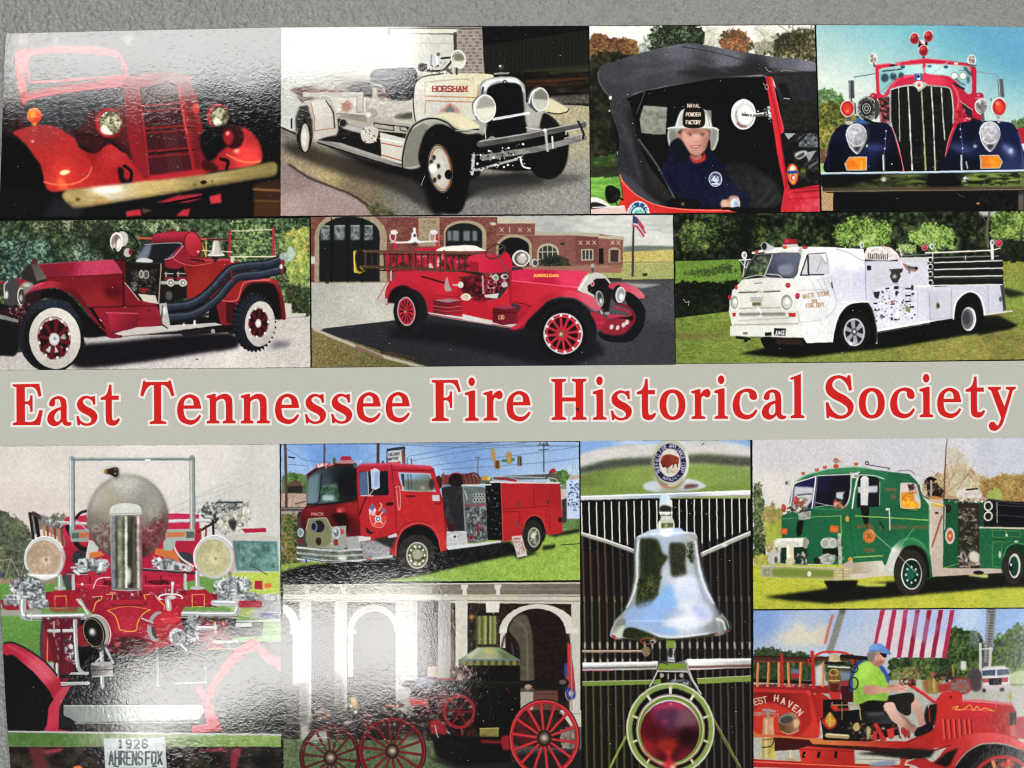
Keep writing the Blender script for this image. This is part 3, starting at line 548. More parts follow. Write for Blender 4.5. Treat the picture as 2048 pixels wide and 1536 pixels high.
# cab
blob('1262 360 1280 600 1310 780 1100 800','b8182e')
poly('500 350 615 335 640 345 700 325 860 298 900 298 1060 312 1230 335 1272 365 1275 560 1300 770 1100 780 1000 560 620 560 530 640 510 560',[(600,350,'c82038'),(1200,360,'c01830'),(1240,600,'b81830')],part='cab')
line('505 345 615 333',8,'e0506c');line('660 330 860 300 900 300 1100 318',8,'d84058');poly('612 340 655 338 650 358 615 358','30181c');poly('1105 325 1140 328 1135 342 1108 340','dcd4d0')
blob('535 390 560 370 700 350 850 340 862 350 862 430 700 430 620 500 570 570 545 560 532 470',[(600,450,'78b0b0'),(800,380,'a4ccc8')],f=.5,part='windscreen');line('535 400 560 374 840 342 860 352 862 420',6,'a8b4b4',sm=True);line('534 400 540 550 570 572',6,'a8b4b4',sm=True)
blob('892 345 910 337 1100 345 1200 360 1230 390 1242 540 1220 570 1190 550 1080 440 892 410',[(1000,380,'a8d0cc'),(1150,420,'84b4b8')],f=.5,part='windscreen');line('892 405 895 345 920 338 1190 355 1230 390 1242 540 1222 566',6,'a8b0b0',sm=True)
for x,y,r in ((575,445,30),(640,435,26),(700,425,22)): ell(x,y,r,r*1.1,'2c4850',f=.6)
for x,y in ((1110,430),(1175,430)): ell(x,y,27,27,'d8dcc8',f=.5);ring(x,y,27,27,5,'5c7478')
line('1120 450 1150 480 1190 500',14,'405c68',f=1);line('1110 490 1180 530',18,'24262c',sm=True);line('560 395 700 378',10,'2a3c40');line('690 330 640 420',5,'b0b0ac');line('1060 320 940 410',7,'a8b0ac');ell(713,362,18,14,'2c4c6c');ell(1045,360,18,12,'2c4c6c');ell(918,355,18,10,'405c80');line('1190 370 1235 420',20,'1c3038',f=2);ell(1215,460,14,30,'3c5c70',f=1);line('1145 385 1190 390',5,'4c6870');line('560 540 640 460',8,'6c8c90')
# red corner lamps of cab
ell(487,595,32,36,'a01424',part='marker_lamp');ell(480,580,12,12,'d85c68',f=1.5);ell(1300,590,34,34,'a8142a',part='marker_lamp');ell(1295,575,12,10,'e07080',f=1.5);line('1270 600 1335 600',5,'c0a8a8')
poly('1165 635 1240 690 1248 755 1180 720','20242a',part='vent');line('1140 600 1165 635 1248 690',5,'b8b0b0');line('1120 740 1280 770',9,'d8a8a8');line('1150 690 1160 740 1180 770',7,'e8c8c0');poly('1240 750 1310 770 1310 790 1230 780','181818')
# bonnet
blob('610 560 615 510 660 460 720 430 800 418 880 415 960 425 1040 450 1090 490 1140 560 1150 640 1120 780 1070 1000 1060 700 1080 540 1030 515 850 500 680 510 630 540',[(700,450,'c41c3c'),(960,450,'d03048'),(1110,560,'b8142c'),(1100,800,'b81830')],part='bonnet')
line('1095 500 1130 560 1140 640 1110 780',8,'e08090',sm=True,f=1);line('720 440 800 425',8,'e4808c',f=1);line('620 530 650 480 690 450',6,'d86478',sm=True,f=.6)
blob('560 600 600 580 625 640 625 790 560 790 530 700','8c6c60');fol('530 600 610 590 620 790 540 790',['181a1c','8c7c6c','c0b8ac','2c2a28','a82434'],4,2);fol('1110 680 1190 680 1200 790 1110 790',['b81c30','d8b0a8','c02438','8c1424'],4,3)
poly('802 410 860 408 865 460 800 465','3c5c84');rect(824,415,846,460,'c8d4dc');ell(833,432,11,14,'1c3058')
# grille
blob('618 560 625 530 680 512 850 505 1030 515 1075 530 1090 580 1100 760 1075 900 1050 1040 1045 1165 715 1165 700 1040 670 920 640 830 620 740',[(700,700,'121311'),(900,800,'10110f'),(870,1100,'0c0d0b'),(1000,600,'1a1a18')],part='grille')
fol('850 560 1050 560 1040 900 980 1150 760 1150 830 800',['0a0a09','2a2824','121210','0c0c0b'],4,2,ax=3.)
for i in range(36):
    y = 560+i*15;line([640+max(0,y-760)*.13,y,1080-max(0,y-700)*.1,y],3,'34332d',a=.35)
for a_,b_,c_ in (('680 520 685 700 690 930',9,'8c8c86'),('752 516 765 760 785 1150',13,'a8aaa2'),('855 540 870 800 888 1150',15,'6c7250'),('932 520 948 800 962 1150',12,'a0a496'),('1008 525 1022 740 1035 920',12,'8c8e86')):
    line(a_,b_+7,'0b0b0a',sm=True);line(a_,b_,c_,sm=True,n=(.4,9));line(a_,b_*.3,'d8dad4',sm=True,a=.7)
line('880 1000 886 1150',9,'8c9c4c',f=1);line('960 1040 964 1150',8,'7c8c44',f=1)
line('618 800 618 560 628 532 700 508 790 500 830 508 870 500 960 508 1060 518 1088 560 1100 700 1098 790',13,'8c8c88',sm=True);line('625 535 700 512 800 503',5,'e4e4e0',sm=True);line('1080 540 1096 640 1098 760',4,'e0e0dc',sm=True)
blob('780 500 830 470 900 490 880 520 860 535 830 550 815 520','9c9c90',part='emblem');ell(837,498,28,30,'e4dcd0');ell(837,498,21,23,'c89c90');poly('825 508 850 508 838 484','a83030')
line('625 830 660 940 685 1030 715 1165',22,'b81c2c',sm=True);line('1110 820 1070 930 1055 1040 1045 1165',24,'b81c2c',sm=True);line('632 830 668 940 695 1030 722 1165',5,'d88080',sm=True);line('1100 830 1062 930 1040 1050 1035 1160',5,'d8888c',sm=True)
# navy fenders
blob('130 1180 135 1020 150 930 190 850 250 805 360 785 520 785 600 800 640 860 670 980 700 1165 500 1190',[(250,860,'0c102c'),(180,1000,'05071a'),(500,900,'0c0f28'),(600,1100,'05060f'),(450,1000,'151c40'),(300,1150,'05060e')],part='fender')
blob('1120 830 1160 790 1300 775 1480 780 1560 800 1600 870 1625 960 1640 1180 1040 1170 1060 1010',[(1200,850,'0a0e26'),(1540,900,'10183e'),(1150,1100,'080a1c'),(1250,1000,'161e40'),(1540,1110,'22305e'),(1500,1000,'161e46'),(1280,1120,'080a1a')],part='fender')
blob('450 960 520 950 600 980 520 1010 450 1000','34407c',f=4,a=.7);ell(435,965,10,12,'e4e8f4',f=1.5);blob('1060 960 1150 950 1250 1000 1150 1020','3c4a80',f=5,a=.7);ell(1542,1005,16,20,'e8ecf8',f=2.5);blob('1470 960 1540 970 1580 1040 1520 1040','8090c0',f=5,a=.6);ell(1268,970,14,10,'e0e4f0',f=2);line('1600 870 1625 970 1640 1180',9,'6474a8',sm=True,f=1,a=.6);line('140 1150 145 960 190 860',6,'3c4c80',sm=True,f=1,a=.6)
blob('355 760 400 740 470 790 350 800','34588c',f=1)
line('585 850 575 990 562 1060',4,'6470a0');line('1155 800 1165 900 1175 1020',4,'6470a0')
for x,y in ((585,852),(578,912),(574,988),(562,1060),(628,1106),(1155,840),(1157,898),(1172,985)): ell(x,y,6,6,'d0d4e4')
for x0 in (560,1160): line([x0+4,1040,x0+8,1155],20,'5c6064');line([x0,1040,x0+4,1150],7,'dcdcdc')
line('1200 1090 1210 1140',12,'8c8c90')
# headlights
for cx,dx,nm in ((358,0,1),(1382,1,2)):
    d = 0 if dx == 0 else -18;xs = cx
    blob([xs-80,880+d,xs-70,830+d,xs-30,800+d,xs+20,800+d,xs+62,840+d,xs+82,890+d,xs+60,960+d,xs+5,1032+d,xs-50,980+d],'8c8c90',part='headlight')
    blob([xs-66,880+d,xs-55,835+d,xs-20,812+d,xs+30,815+d,xs+60,860+d,xs+60,920+d,xs+10,975+d,xs-40,950+d],[(xs-30,850+d,'b4b4b8'),(xs+30,930+d,'84848c')],f=.6,part='lens')
    fol([xs-60,840+d,xs,815+d,xs+50,850+d,xs+55,930+d,xs,970+d,xs-50,940+d],['6c6c74','a8a8b0','d0d0d8','88888c'],5,3,cx,a=.7)
    arc(xs,890+d,66,78,40,150,8,'c8c8cc');line([xs-82,880+d,xs-55,970+d,xs+3,1030+d],6,'e4e4e4',sm=True);arc(xs,890+d,78,90,180,340,6,'ececec');blob([xs-22,980+d,xs+30,975+d,xs+5,1015+d],'34343a',f=1)
line('430 800 450 880 420 980',12,'2a2a30',sm=True)
# indicators
for p,q in (('262 1105 300 1050 438 1048 438 1155 280 1158',350),('1303 1036 1450 1036 1482 1090 1460 1140 1308 1145',1390)):
    poly(p,'a8a098',part='turn_signal');v = np.array([float(k) for k in p.split()]).reshape(-1,2);c = v.mean(0);w_ = (v-c)*[.9,.84]+c
    poly(w_.ravel(),[(q-60,1090,'c86010'),(q+40,1110,'e09018')]);fol(w_.ravel(),['c85c10','e08018','f0b028','d87014'],6,1,a=.6)
# left lamps and siren
line('300 740 300 790',40,'54504c');ell(300,790,34,16,'a8a4a0');ell(296,678,60,66,'9c9894',part='warning_lamp');ell(284,680,50,58,'b01c20');ell(286,684,34,40,'d03420',f=2);ell(288,700,10,10,'f09060',f=1.5);arc(290,680,54,62,90,280,6,'e4dcd8');line('345 640 350 720',9,'3c3a38')
ell(440,680,82,96,'2a2a2a',part='siren');ell(432,680,70,84,'8c8c88');fol('370 620 430 598 490 630 500 700 470 750 400 760 368 720',['242424','74746f','a8a8a4','3a3a38'],3,2);ell(434,680,46,54,'1c1c1c');ring(434,680,30,36,7,'a8a8a4');ring(434,680,14,18,6,'c0c0bc');ring(436,680,76,90,7,'b8b8b4');line('420 760 500 800',22,'141414');blob('500 620 530 640 530 720 500 760','3a3a3a')
# mirrors and front lamps
line('340 440 420 425 500 412',8,'5c6c70');line('345 445 370 480',4,'b0b0ac');poly('296 465 335 462 342 600 300 605','3a3e40',part='mirror');line('305 470 308 600',7,'8c9090');line('335 470 342 600',6,'6c7070');line('318 600 320 625',12,'4c4c4c')
line('1290 400 1420 415 1440 440',8,'788488');line('1420 450 1355 590',3,'8c9494');poly('1440 455 1482 452 1494 595 1450 590','4a5458',part='mirror');line('1450 458 1460 590',8,'9ca8ac');line('1390 600 1392 620',6,'2c2c2c')
for x,y in ((484,297),(1242,308)): ell(x,y,34,42,'a8a8a4',part='spot_lamp');fol([x-24,y-30,x+20,y-30,x+24,y+28,x-20,y+30],['5c5450','c0b8b0','8c7c74','d8d4cc'],4,2,x);arc(x,y,32,40,0,360,5,'dcdcd8');line([x+6,y+40,x+10,y+60],12,'3c3c3c')
line('1215 345 1275 350',10,'24181c')
ell(1450,668,58,72,'a09890',part='warning_lamp');ell(1453,668,50,62,'b41c1c');ell(1455,672,32,42,'d43a24',f=2);ell(1440,640,16,14,'f08c80',f=2);arc(1450,668,55,68,140,330,6,'e4dcd8');line('1445 740 1450 780',28,'8c8c8c')
ell(1320,665,54,62,'8c8c8c',part='siren');fol('1280 620 1340 610 1365 660 1350 710 1300 715 1275 680',['5c5c5c','b0b0b0','dcdcdc','787878'],4,2);ring(1318,665,50,58,7,'d4d4d4');line('1325 725 1330 775',26,'54504c');line('1430 760 1480 775',12,'b0aca8');line('1220 350 1275 352',4,'8c8c8c')
# bumper
poly('80 1176 1990 1150 1990 1300 1560 1312 100 1316',[(200,1240,'0c0d08'),(500,1260,'3c4420'),(750,1230,'5c6c2c'),(1000,1250,'0e0d0a'),(1400,1230,'607034'),(700,1305,'4a3c28')],part='bumper')
fol('380 1210 900 1190 920 1270 500 1290',['141810','505c28','6c7c34','2c341c'],9,5,1,ax=4.);fol('1150 1200 1620 1170 1620 1260 1160 1270',['1c2010','64762e','7c8c40','2c341c','70803c'],9,5,2,ax=4.)
poly('80 1190 550 1180 540 1220 350 1250 80 1280','0a0b0a',f=2);blob('918 1180 1080 1180 1150 1270 920 1285','0c0a0a',f=1);blob('1180 1250 1400 1230 1300 1260','12140c',f=1);poly('90 1290 1990 1275 1990 1305 100 1316','4c4030',f=2);line('80 1180 800 1172 1990 1152',14,'9cb0c4');line('90 1174 800 1165 1990 1146',5,'e4eaf0');line('80 1190 800 1182 1990 1163',6,'1c2430')
ell(566,1225,18,18,'a8a8a0',f=.6);ell(1195,1222,22,22,'8c98a4',f=.6);ell(1190,1215,8,6,'fff');line('1200 1230 1230 1250',10,'0c0c0c')
poly('180 1320 1600 1306 1600 1470 176 1470','0c0a0a');line('130 1325 1990 1306',8,'1c1814');line('130 1316 1990 1300',4,'8c7a64');fol('1250 1330 1600 1320 1600 1470 1250 1440',['0c0a0a','1a1614','0c0a0a','24201c'],6,2);line('1130 1330 1160 1352 1190 1355',4,'5c5854',sm=True);ell(1290,1408,14,10,'8c7450');rect(1600,1340,1640,1470,'544c44',f=1)

# ---- print 5: dark red chassis with black suction hoses
photo(5, 'photo_print', 'print of a dark red engine with two black suction hoses', '-24 442 619 435.5 621 735 -24 741'.split(), '2c3824', (0, 430, 3.251))
fol('-100 0 2060 0 2060 700 -100 700',['141c14','26321f','3a4a30','64785a'],6)
fol('0 150 300 160 420 300 300 420 0 440',['16221e','22362e','45604f','7c947c'],6,6,2)
fol('150 40 700 30 700 140 300 130',['1a2216','3c4630','8c9070'],5,8,3);fol('460 190 660 190 680 290 480 300',['22302a','4c6450','9cb094'],6,6,3)
fol('720 30 1100 30 1250 90 1000 110 740 90',['1c2618','4c5c3c','a0aa84'],6,6,4);poly('600 40 740 60 700 300 560 200','141a12',f=8,a=.7)
fol('1480 40 2030 20 2030 700 1800 600 1500 300',['1c2c1a','3c5230','6c8450','a8ac74'],6,4,5);fol('1850 100 2030 80 2030 400 1900 480 1830 300',['4c602c','8c9840','c4bc60','748444'],6,9,6);fol('1840 440 2010 480 2010 660 1860 600',['141a10','2c3a20','4c5c30'],6,4);dots('1860 110 2010 110 2010 260 1880 260',['d88c54','c8a44c'],22,(1,3));line('1820 390 1900 530 1980 640',6,'5c4a34')
poly('-100 900 0 905 560 850 1500 780 1800 680 2030 660 2030 1010 -100 1020',[(300,960,'aaa49e'),(900,950,'b4aeaa'),(1500,950,'beb8b2'),(1900,750,'aca6a0'),(1000,760,'aea8a4')],n=(.1,2),part='pavement')
poly('540 780 1400 700 1500 780 1400 850 560 850','aaa4a0',n=(.08,2));blob('480 860 800 820 1180 780 1500 770 1540 860 1300 900 900 960 500 990','120e14',f=4);poly('1780 820 1900 820 1860 860 1760 870','44404c',f=5,a=.7);ell(1282,938,10,5,'544c48')
poly('560 600 1500 560 1540 760 700 790','120c0e')
# ladder rack, rails, red drum
line('900 150 1500 160',14,'a84428');line('1350 160 1580 156',8,'2c2420');line('1500 105 1780 95',8,'b0b090');line('1495 110 1492 265',18,'a02430');line('1778 88 1778 260',16,'a42834');line('1310 180 1340 270',8,'b08044');line('1340 170 1340 270',8,'c09850');line('1500 272 1830 270',9,'c8c0a0');line('1310 230 1510 240',7,'c0b48c')
blob('1150 280 1250 270 1500 290 1500 320 1700 300 1560 420 1480 520 1200 540 1180 400','8c1c1c');poly('1170 300 1560 300 1520 400 1440 520 1220 530 1210 340',[(1200,330,'7c1418'),(1300,430,'942018'),(1450,350,'8c1a1c')],part='hose_body');line('1180 300 1500 290',14,'a8303a');line('1230 290 1325 300',12,'3a0c10')
blob('990 150 1030 118 1240 108 1290 130 1310 180 1290 260 1250 275 1200 240 1180 180 1000 180',[(1100,130,'a81c38'),(1100,180,'6c1020')],part='reel_drum');ell(1255,190,56,84,[(1230,130,'b82834'),(1280,250,'9c1a28')],rot=-12);ring(1255,190,55,83,6,'6c101c',rot=-12);line('1100 105 1130 108',12,'8c1424');ell(1288,238,8,6,'e8a0a0')
# hood, cowl
poly('205 290 238 290 238 320 205 320','5c2424');poly('140 370 190 320 250 320 305 410 250 450 140 440','2a2622',part='radiator');poly('200 322 255 320 305 412 240 430',[(220,330,'4c4440'),(280,420,'5c5450')])
poly('250 320 740 288 800 380 305 408',[(400,310,'8c1228'),(600,360,'b0304c'),(350,390,'7c1428')],n=(.06,3),part='engine_hood');poly('305 408 805 384 800 590 590 605 480 500 300 440',[(400,450,'7a1018'),(750,450,'6c0c18'),(650,560,'8c1a20')],n=(.05,4));poly('680 470 790 470 790 530 690 540','4c0810',f=5,a=.8);line('305 408 800 384',5,'5c0a14');line('260 320 740 290',4,'a8344c')
poly('745 290 810 290 840 390 820 590 800 590 805 384','5c0c16');line('800 385 805 590',7,'2c060c');line('820 300 832 420',12,'40080e');line('745 292 805 292',10,'240a10')
poly('815 300 1180 300 1215 400 1215 540 1020 580 900 560 815 440','171311')
blob('850 290 900 260 930 200 1000 185 1180 185 1190 200 1100 290 1050 320 860 320','16181e',f=.6,part='seat');blob('880 275 915 240 940 200 985 190 960 280 900 290','5c6478',f=2);line('940 192 1180 186 1090 282',6,'7c7c80',sm=True);blob('890 290 930 278 985 290 985 308 890 308','b0b0a8');line('860 310 1050 315 1045 330',8,'2a2a2c')
blob('1075 285 1110 275 1180 200 1240 290 1180 340 1150 350 1080 340','8a1826',f=.6);line('1120 272 1150 300 1250 330 1380 310',5,'b85050',sm=True);line('1190 200 1130 270 1070 290',5,'a89c98',sm=True)
line('1048 320 1032 575',8,'9c8878',part='stanchion');line('1055 320 1040 575',5,'26100e')
fol('850 360 1020 350 1020 510 900 520',['100e0c','2c2622','44382e','141210','5c544c'],4,2);ell(920,385,16,28,'a8a49c',part='gauge');ell(950,388,20,30,'8c8880',part='gauge');ell(950,388,13,22,'4c4844');ell(918,385,9,20,'5c5854');poly('900 480 940 470 970 480 940 510 910 500','7c1c20');fol('850 430 900 440 890 500 850 480',['242420','848478','3c3c38'],3,2)
for x in (1080,1160): line([x-10,380,x+45,382],6,'b0a89c');line([x,375,x,420],12,'8c847c');ell(x+20,412,34,12,'7c1c20');line([x-25,440,x,440],22,'94908a');ell(x+30,440,27,25,'b4b0aa',part='valve');ell(x+30,440,17,16,'6c6864');ell(x+32,440,8,8,'c4c0ba')
ell(1100,525,24,30,'4c4c48',f=.6);line('1125 470 1125 560',8,'0c0a0a')
# spot lamp
line('790 100 860 130 900 200 870 220',10,'0e0e0e',sm=True);ell(795,155,40,50,'a8a4a0');ell(757,175,40,62,'c8c0b8',part='spot_lamp');ell(757,178,33,52,'7c6c64');blob('735 200 780 150 790 200 760 225','d0c8bc',f=1);line('757 130 750 220',6,'3c3430',f=.6);ring(757,175,38,60,6,'dcd4cc');ell(830,245,26,30,'a09890',part='horn');ell(848,240,12,20,'7c1828');line('790 230 770 280',10,'24201e');line('740 220 800 290 830 280',14,'1c1a18',sm=True)
# frame
poly('815 440 900 550 1010 575 1060 660 1060 700 900 750 700 760 600 600 815 595',[(850,560,'7c121c'),(700,700,'8a1626'),(1000,640,'8c1828')],part='chassis');line('812 440 905 555',6,'b0a898');poly('895 512 1010 522 1030 580 930 560','b4aca0',part='running_board');poly('700 635 895 640 900 745 720 765',[(750,650,'a01c34'),(850,740,'741020')],part='tool_box');line('690 635 895 640',8,'b83c50');line('600 600 1010 590',6,'3a0810');poly('895 660 1030 655 1060 715 900 745','861426');line('660 690 650 680',6,'c8b0a8');ell(970,620,16,8,'5c1820')
poly('890 730 1400 700 1450 715 1200 745 760 795 740 770',[(900,760,'b0aaa4'),(1350,710,'a8a29c')],part='running_board');line('770 792 1180 752',7,'6c6664');poly('1150 755 1400 735 1380 765 1200 790','1a1618');line('1195 720 1195 700',14,'c0bab2');line('1265 715 1265 690',16,'c4beb6');poly('1310 630 1360 615 1355 665 1310 660','aaa8a0');ell(1385,755,14,14,'8c8680');line('1180 700 1370 640',20,'1a1214',a=.8)
# front fender
blob('0 450 20 430 140 415 220 460 160 520','8c1c28');blob('150 510 190 470 260 440 340 430 440 455 520 520 600 640 680 740 790 790 760 800 700 795 640 740 560 620 480 530 380 480 300 475 210 520',[(250,450,'a82434'),(500,540,'6c0e18'),(650,740,'7c1420')],part='fender');blob('230 500 340 480 440 510 560 640 690 770 660 790 540 790 520 680 440 570 300 540 240 560','0e0b0c',f=.8);blob('170 520 260 490 260 560 180 600','241418',f=1)
line('155 515 200 475 280 445',5,'d86070',sm=True);line('690 740 730 790 780 785',8,'7c141e',sm=True);ell(785,788,12,6,'3c2c2c')
blob('-60 600 60 590 180 640 140 720 110 900 40 915 -60 880','121012',f=1);blob('0 620 100 610 150 640 110 700 40 690','2c1418',f=1);fol('40 600 200 560 200 640 90 740',['120c0e','5c1c24','8c8480','1c1214'],4,3);poly('-60 630 0 645 120 680 120 700 0 675 -60 660','6c706c',part='bumper')
# headlights
blob('20 440 50 420 110 425 125 500 110 570 60 590 30 560','3c3c3c',part='headlight');line('30 540 28 460 50 430',8,'a8a8a4',sm=True);ell(42,520,9,26,'d8d4cc',f=1);blob('130 460 160 435 210 440 215 470 160 520 150 580 125 570 115 500','6c6864',part='headlight');ell(138,530,22,52,'3c3834');arc(140,530,24,54,90,280,7,'c8c4bc');ell(136,540,9,22,'b0aca4',f=1);ell(175,455,26,12,'a8a49c',f=1)
# front wheel
ell(333,785,214,240,[(200,700,'1a1d24'),(330,560,'222a3a'),(480,900,'0c0d10')],rot=-4,part='wheel',n=(.3,4));ell(345,805,195,205,'0f1012',f=1)
ell(358,802,168,200,[(250,850,'b4ada4'),(420,650,'c0b9b0'),(350,980,'aaa49c')],rot=-4,part='whitewall_tyre',n=(.05,3));ell(352,800,108,140,'9c8c88',rot=-4);ring(352,800,106,138,6,'5c5450',rot=-4);ell(352,805,96,122,'180b0d',rot=-4);blob('280 860 390 850 400 880 330 900','b0a8a0',f=1);ell(410,800,20,30,'8c9484',f=2)
for k in range(8):
    an = math.radians(k*45+10);line([352,808,352+92*math.cos(an),808+116*math.sin(an)],[20,34],'520c18');line([352,808,352+88*math.cos(an),808+110*math.sin(an)],5,'741c2a')
ring(352,806,96,122,8,'580e1a',rot=-4)
for k in range(8): an = math.radians(k*45+32);ell(352+100*math.cos(an),802+130*math.sin(an),9,11,'c8c0b8')
ell(353,808,34,42,'a8a4a0');ell(353,806,24,30,'c8c8c4',f=.6);ell(356,804,12,14,'7c8490',f=.6)
# rear fender and wheel
blob('1410 560 1500 500 1540 430 1600 415 1760 415 1810 440 1845 560 1860 670 1820 670 1780 600 1700 500 1600 520 1540 600 1530 700 1440 710 1420 640',[(1520,480,'941c1c'),(1700,430,'9c2028'),(1450,620,'7c141c'),(1840,600,'6c1018')],part='fender');blob('1560 540 1620 450 1740 440 1800 480 1830 660 1780 660 1700 520 1600 540','120c0c',f=.8);line('1420 550 1540 555 1590 440 1760 425',6,'c86060',sm=True);poly('1470 570 1530 570 1520 710 1470 700','3c0c12');line('1545 420 1760 418',7,'c04a50')
poly('1850 575 1895 575 1895 640 1990 640 1990 660 1860 680','b4b0a8');line('1860 672 1990 655',5,'8c8680')
ell(1652,695,134,190,[(1560,600,'1e242e'),(1620,850,'14171e')],rot=4,part='wheel')
for k in range(34):
    an = math.radians(k*10.6);line([1652+122*math.cos(an),695+176*math.sin(an),1652+138*math.cos(an),695+192*math.sin(an)],13,'0c0f16')
for k in range(12): an = math.radians(120+k*12);line([1660+96*math.cos(an),700+150*math.sin(an),1652+134*math.cos(an),695+186*math.sin(an)],9,'10141c')
ell(1690,708,98,148,[(1650,650,'b8b0a8'),(1730,800,'a89f98')],rot=4,part='whitewall_tyre',n=(.05,3));ell(1680,700,68,100,'8c7c7a');ell(1680,700,58,88,'1c0c10')
for k in range(7):
    an = math.radians(k*51.4-80);line([1680,704,1680+54*math.cos(an),704+82*math.sin(an)],[14,22],'560c18')
ring(1680,700,59,89,6,'560e1a')
for k in range(7): an = math.radians(k*51.4-55);ell(1680+62*math.cos(an),700+94*math.sin(an),7,9,'d0c8c0')
ell(1680,705,20,28,'b0aca8');ell(1680,705,10,14,'d8d4d0')
# hoses
for p in ('1090 600 1250 575 1370 490 1450 400 1510 350 1620 330 1740 320 1835 285','1100 665 1260 645 1400 555 1500 440 1560 400 1700 385 1830 355'):
    line(p,60,'12161f',sm=True,part='suction_hose');q = T(p);line(p,34,'28303e',sm=True,f=2);
    pp = [float(v) for v in p.split()];pp[1::2] = [v-14 for v in pp[1::2]];line(pp,7,'6c7888',sm=True,f=1.2,a=.8)
for x,y in ((1180,590),(1290,545),(1380,470),(1420,440),(1600,330),(1700,322)): line([x-6,y-26,x+8,y+24],4,'0a0c12',a=.6)
poly('1035 575 1085 570 1095 650 1110 730 1060 715 1040 640','9c9890',part='coupling');line('1060 590 1050 700 1090 735',9,'3c3834',sm=True);ell(1070,620,12,26,'c8c4bc',f=1);line('1500 360 1515 430',12,'741a24');blob('1820 255 1900 235 1920 270 1880 300 1835 300','8c9c94',part='coupling',n=(.2,3));blob('1870 215 1895 205 1915 240 1900 290 1880 280','9cac9c',f=.6);poly('1825 290 1850 290 1845 380 1825 385','7c2428');ell(1828,335,10,16,'c8c0b8')
# bell
blob('1350 262 1375 235 1385 180 1395 168 1420 168 1430 185 1440 235 1460 262 1400 270','a8a498',part='bell');line('1395 180 1385 250',7,'dcd8cc',f=.6);line('1425 180 1435 250',6,'6c685c',f=.6);line('1355 262 1458 262',7,'d0ccc0');poly('1370 270 1430 270 1400 310','241c1a');rect(1500,268,1520,310,'b0a898')

# ---- print 6: bright red 1920s engine in front of a brick station
photo(6, 'photo_print', 'print of a bright red antique engine before a brick fire station', '621.5 434 1346 429.5 1350.5 729.5 623.5 735'.split(), '2c2c2e', (610, 425, 2.731))
rect(0,0,2040,220,[(1300,30,'9c9c98'),(1700,80,'b4b4b0'),(1950,60,'a8a8a4'),(1900,160,'c0c0ba')],n=(.06,5,4.))
poly('1730 190 2020 185 2020 375 1730 375','a89c54',n=(.15,2));poly('1740 185 1850 180 2020 185 2020 200 1740 218','5c6460',f=1);poly('1740 215 2020 205 2020 268 1740 270','ac9c54',n=(.14,2));line('1730 272 2020 270',5,'6c6c5c');poly('1200 300 2020 275 2020 370 1200 340','8c9054',n=(.16,2));poly('1180 290 1730 300 1730 330 1200 330','8c5c4c')
# paving
poly('0 380 480 370 520 640 100 640 0 650',[(100,420,'9c9a92'),(400,560,'aaa79c')],n=(.08,2),part='pavement');poly('1500 380 2020 370 2020 900 600 900 90 635 480 590',[(700,700,'26262a'),(1300,800,'2c2c32'),(1900,500,'44444a'),(1900,700,'34343a'),(1700,400,'4c4c4e')],n=(.14,2),part='asphalt');poly('1700 385 1950 392 1850 412 1690 400','8c8a82',f=1);line('1730 370 2020 368',9,'3c3a34')
poly('30 630 700 850 30 860',[(100,750,'6c6038'),(400,800,'5c5830')],n=(.25,2),part='grass_verge');line('50 638 250 720 420 785 660 850',16,'9c9484',part='kerb');line('280 735 420 790',16,'74574c');line('420 760 600 800',20,'3a2c24',n=(.3,3))
# station
poly('30 25 1050 25 1050 380 30 380','6c3a32',n=(.1,2),part='brick_station');fol('30 25 1050 25 1050 380 30 380',['5c2c26','74403a','8c584c'],2,ax=2.,a=.6)
poly('1045 50 1255 55 1255 300 1050 300','74423a',n=(.1,2));poly('1255 105 1610 118 1740 132 1735 300 1500 290 1240 290','7a4a42',n=(.1,2),part='station_wing');poly('1475 130 1605 135 1600 280 1480 280','6c3c36',n=(.1,2));poly('1045 22 1255 45 1255 60 1050 60','a8a08c');poly('1255 105 1605 112 1610 135 1480 125 1255 125','9c9480');poly('1605 125 1738 130 1738 150 1605 140','a09884');line('1045 120 1255 125',4,'a08878',a=.6)
for x in (1075,1175,1225,1505,1545,1580,1680,1712): y = 95 if x < 1300 else 165;line([x-9,y-10,x+9,y+10],4,'b0a08c');line([x+9,y-10,x-9,y+10],4,'b0a08c')
rect(1115,78,1120,110,'a89884');rect(1045,26,1050,60,'4c2c26')
poly('620 30 735 28 735 185 620 185','8c7c60',n=(.12,3));word('FIRE',650,60,14,'6c5c44',w=12,adv=18,lw=4);line('640 80 715 78',4,'746450');line('640 100 715 98',3,'746450')
arch(52,448,-10,130,385,'8c7c64',n=(.1,3),part='arch');arch(78,408,22,120,378,'15171a',part='bay_door')
for x0,x1 in ((85,135),(160,218),(250,300),(325,370)): rect(x0,70,x1,150,'5c6460',f=.5,n=(.4,4));rect(x0,70,x1,76,'8c948c')
for x in (145,232,312): line([x,30,x,380],5,'06070a')
rect(30,240,55,280,'a8a4a0');rect(112,330,130,388,'241c18')
arch(758,990,42,110,215,'94846c',part='arch');arch(768,968,58,115,222,'1a1c1e',part='bay_door')
for x0,x1 in ((778,800),(806,842),(865,902),(915,940)): rect(x0,100,x1,155,'60686a',f=.5)
line('853 60 853 200',4,'08090a');ell(1027,62,18,8,'a8a8a4')
arch(1046,1240,118,185,290,'94866c');arch(1058,1224,136,192,290,'141214',part='bay_door')
arch(1268,1386,168,215,262,'a0967c');arch(1278,1376,182,218,254,'303430',part='window')
for x in (1298,1325,1352): line([x,185,x,252],5,'a8a490')
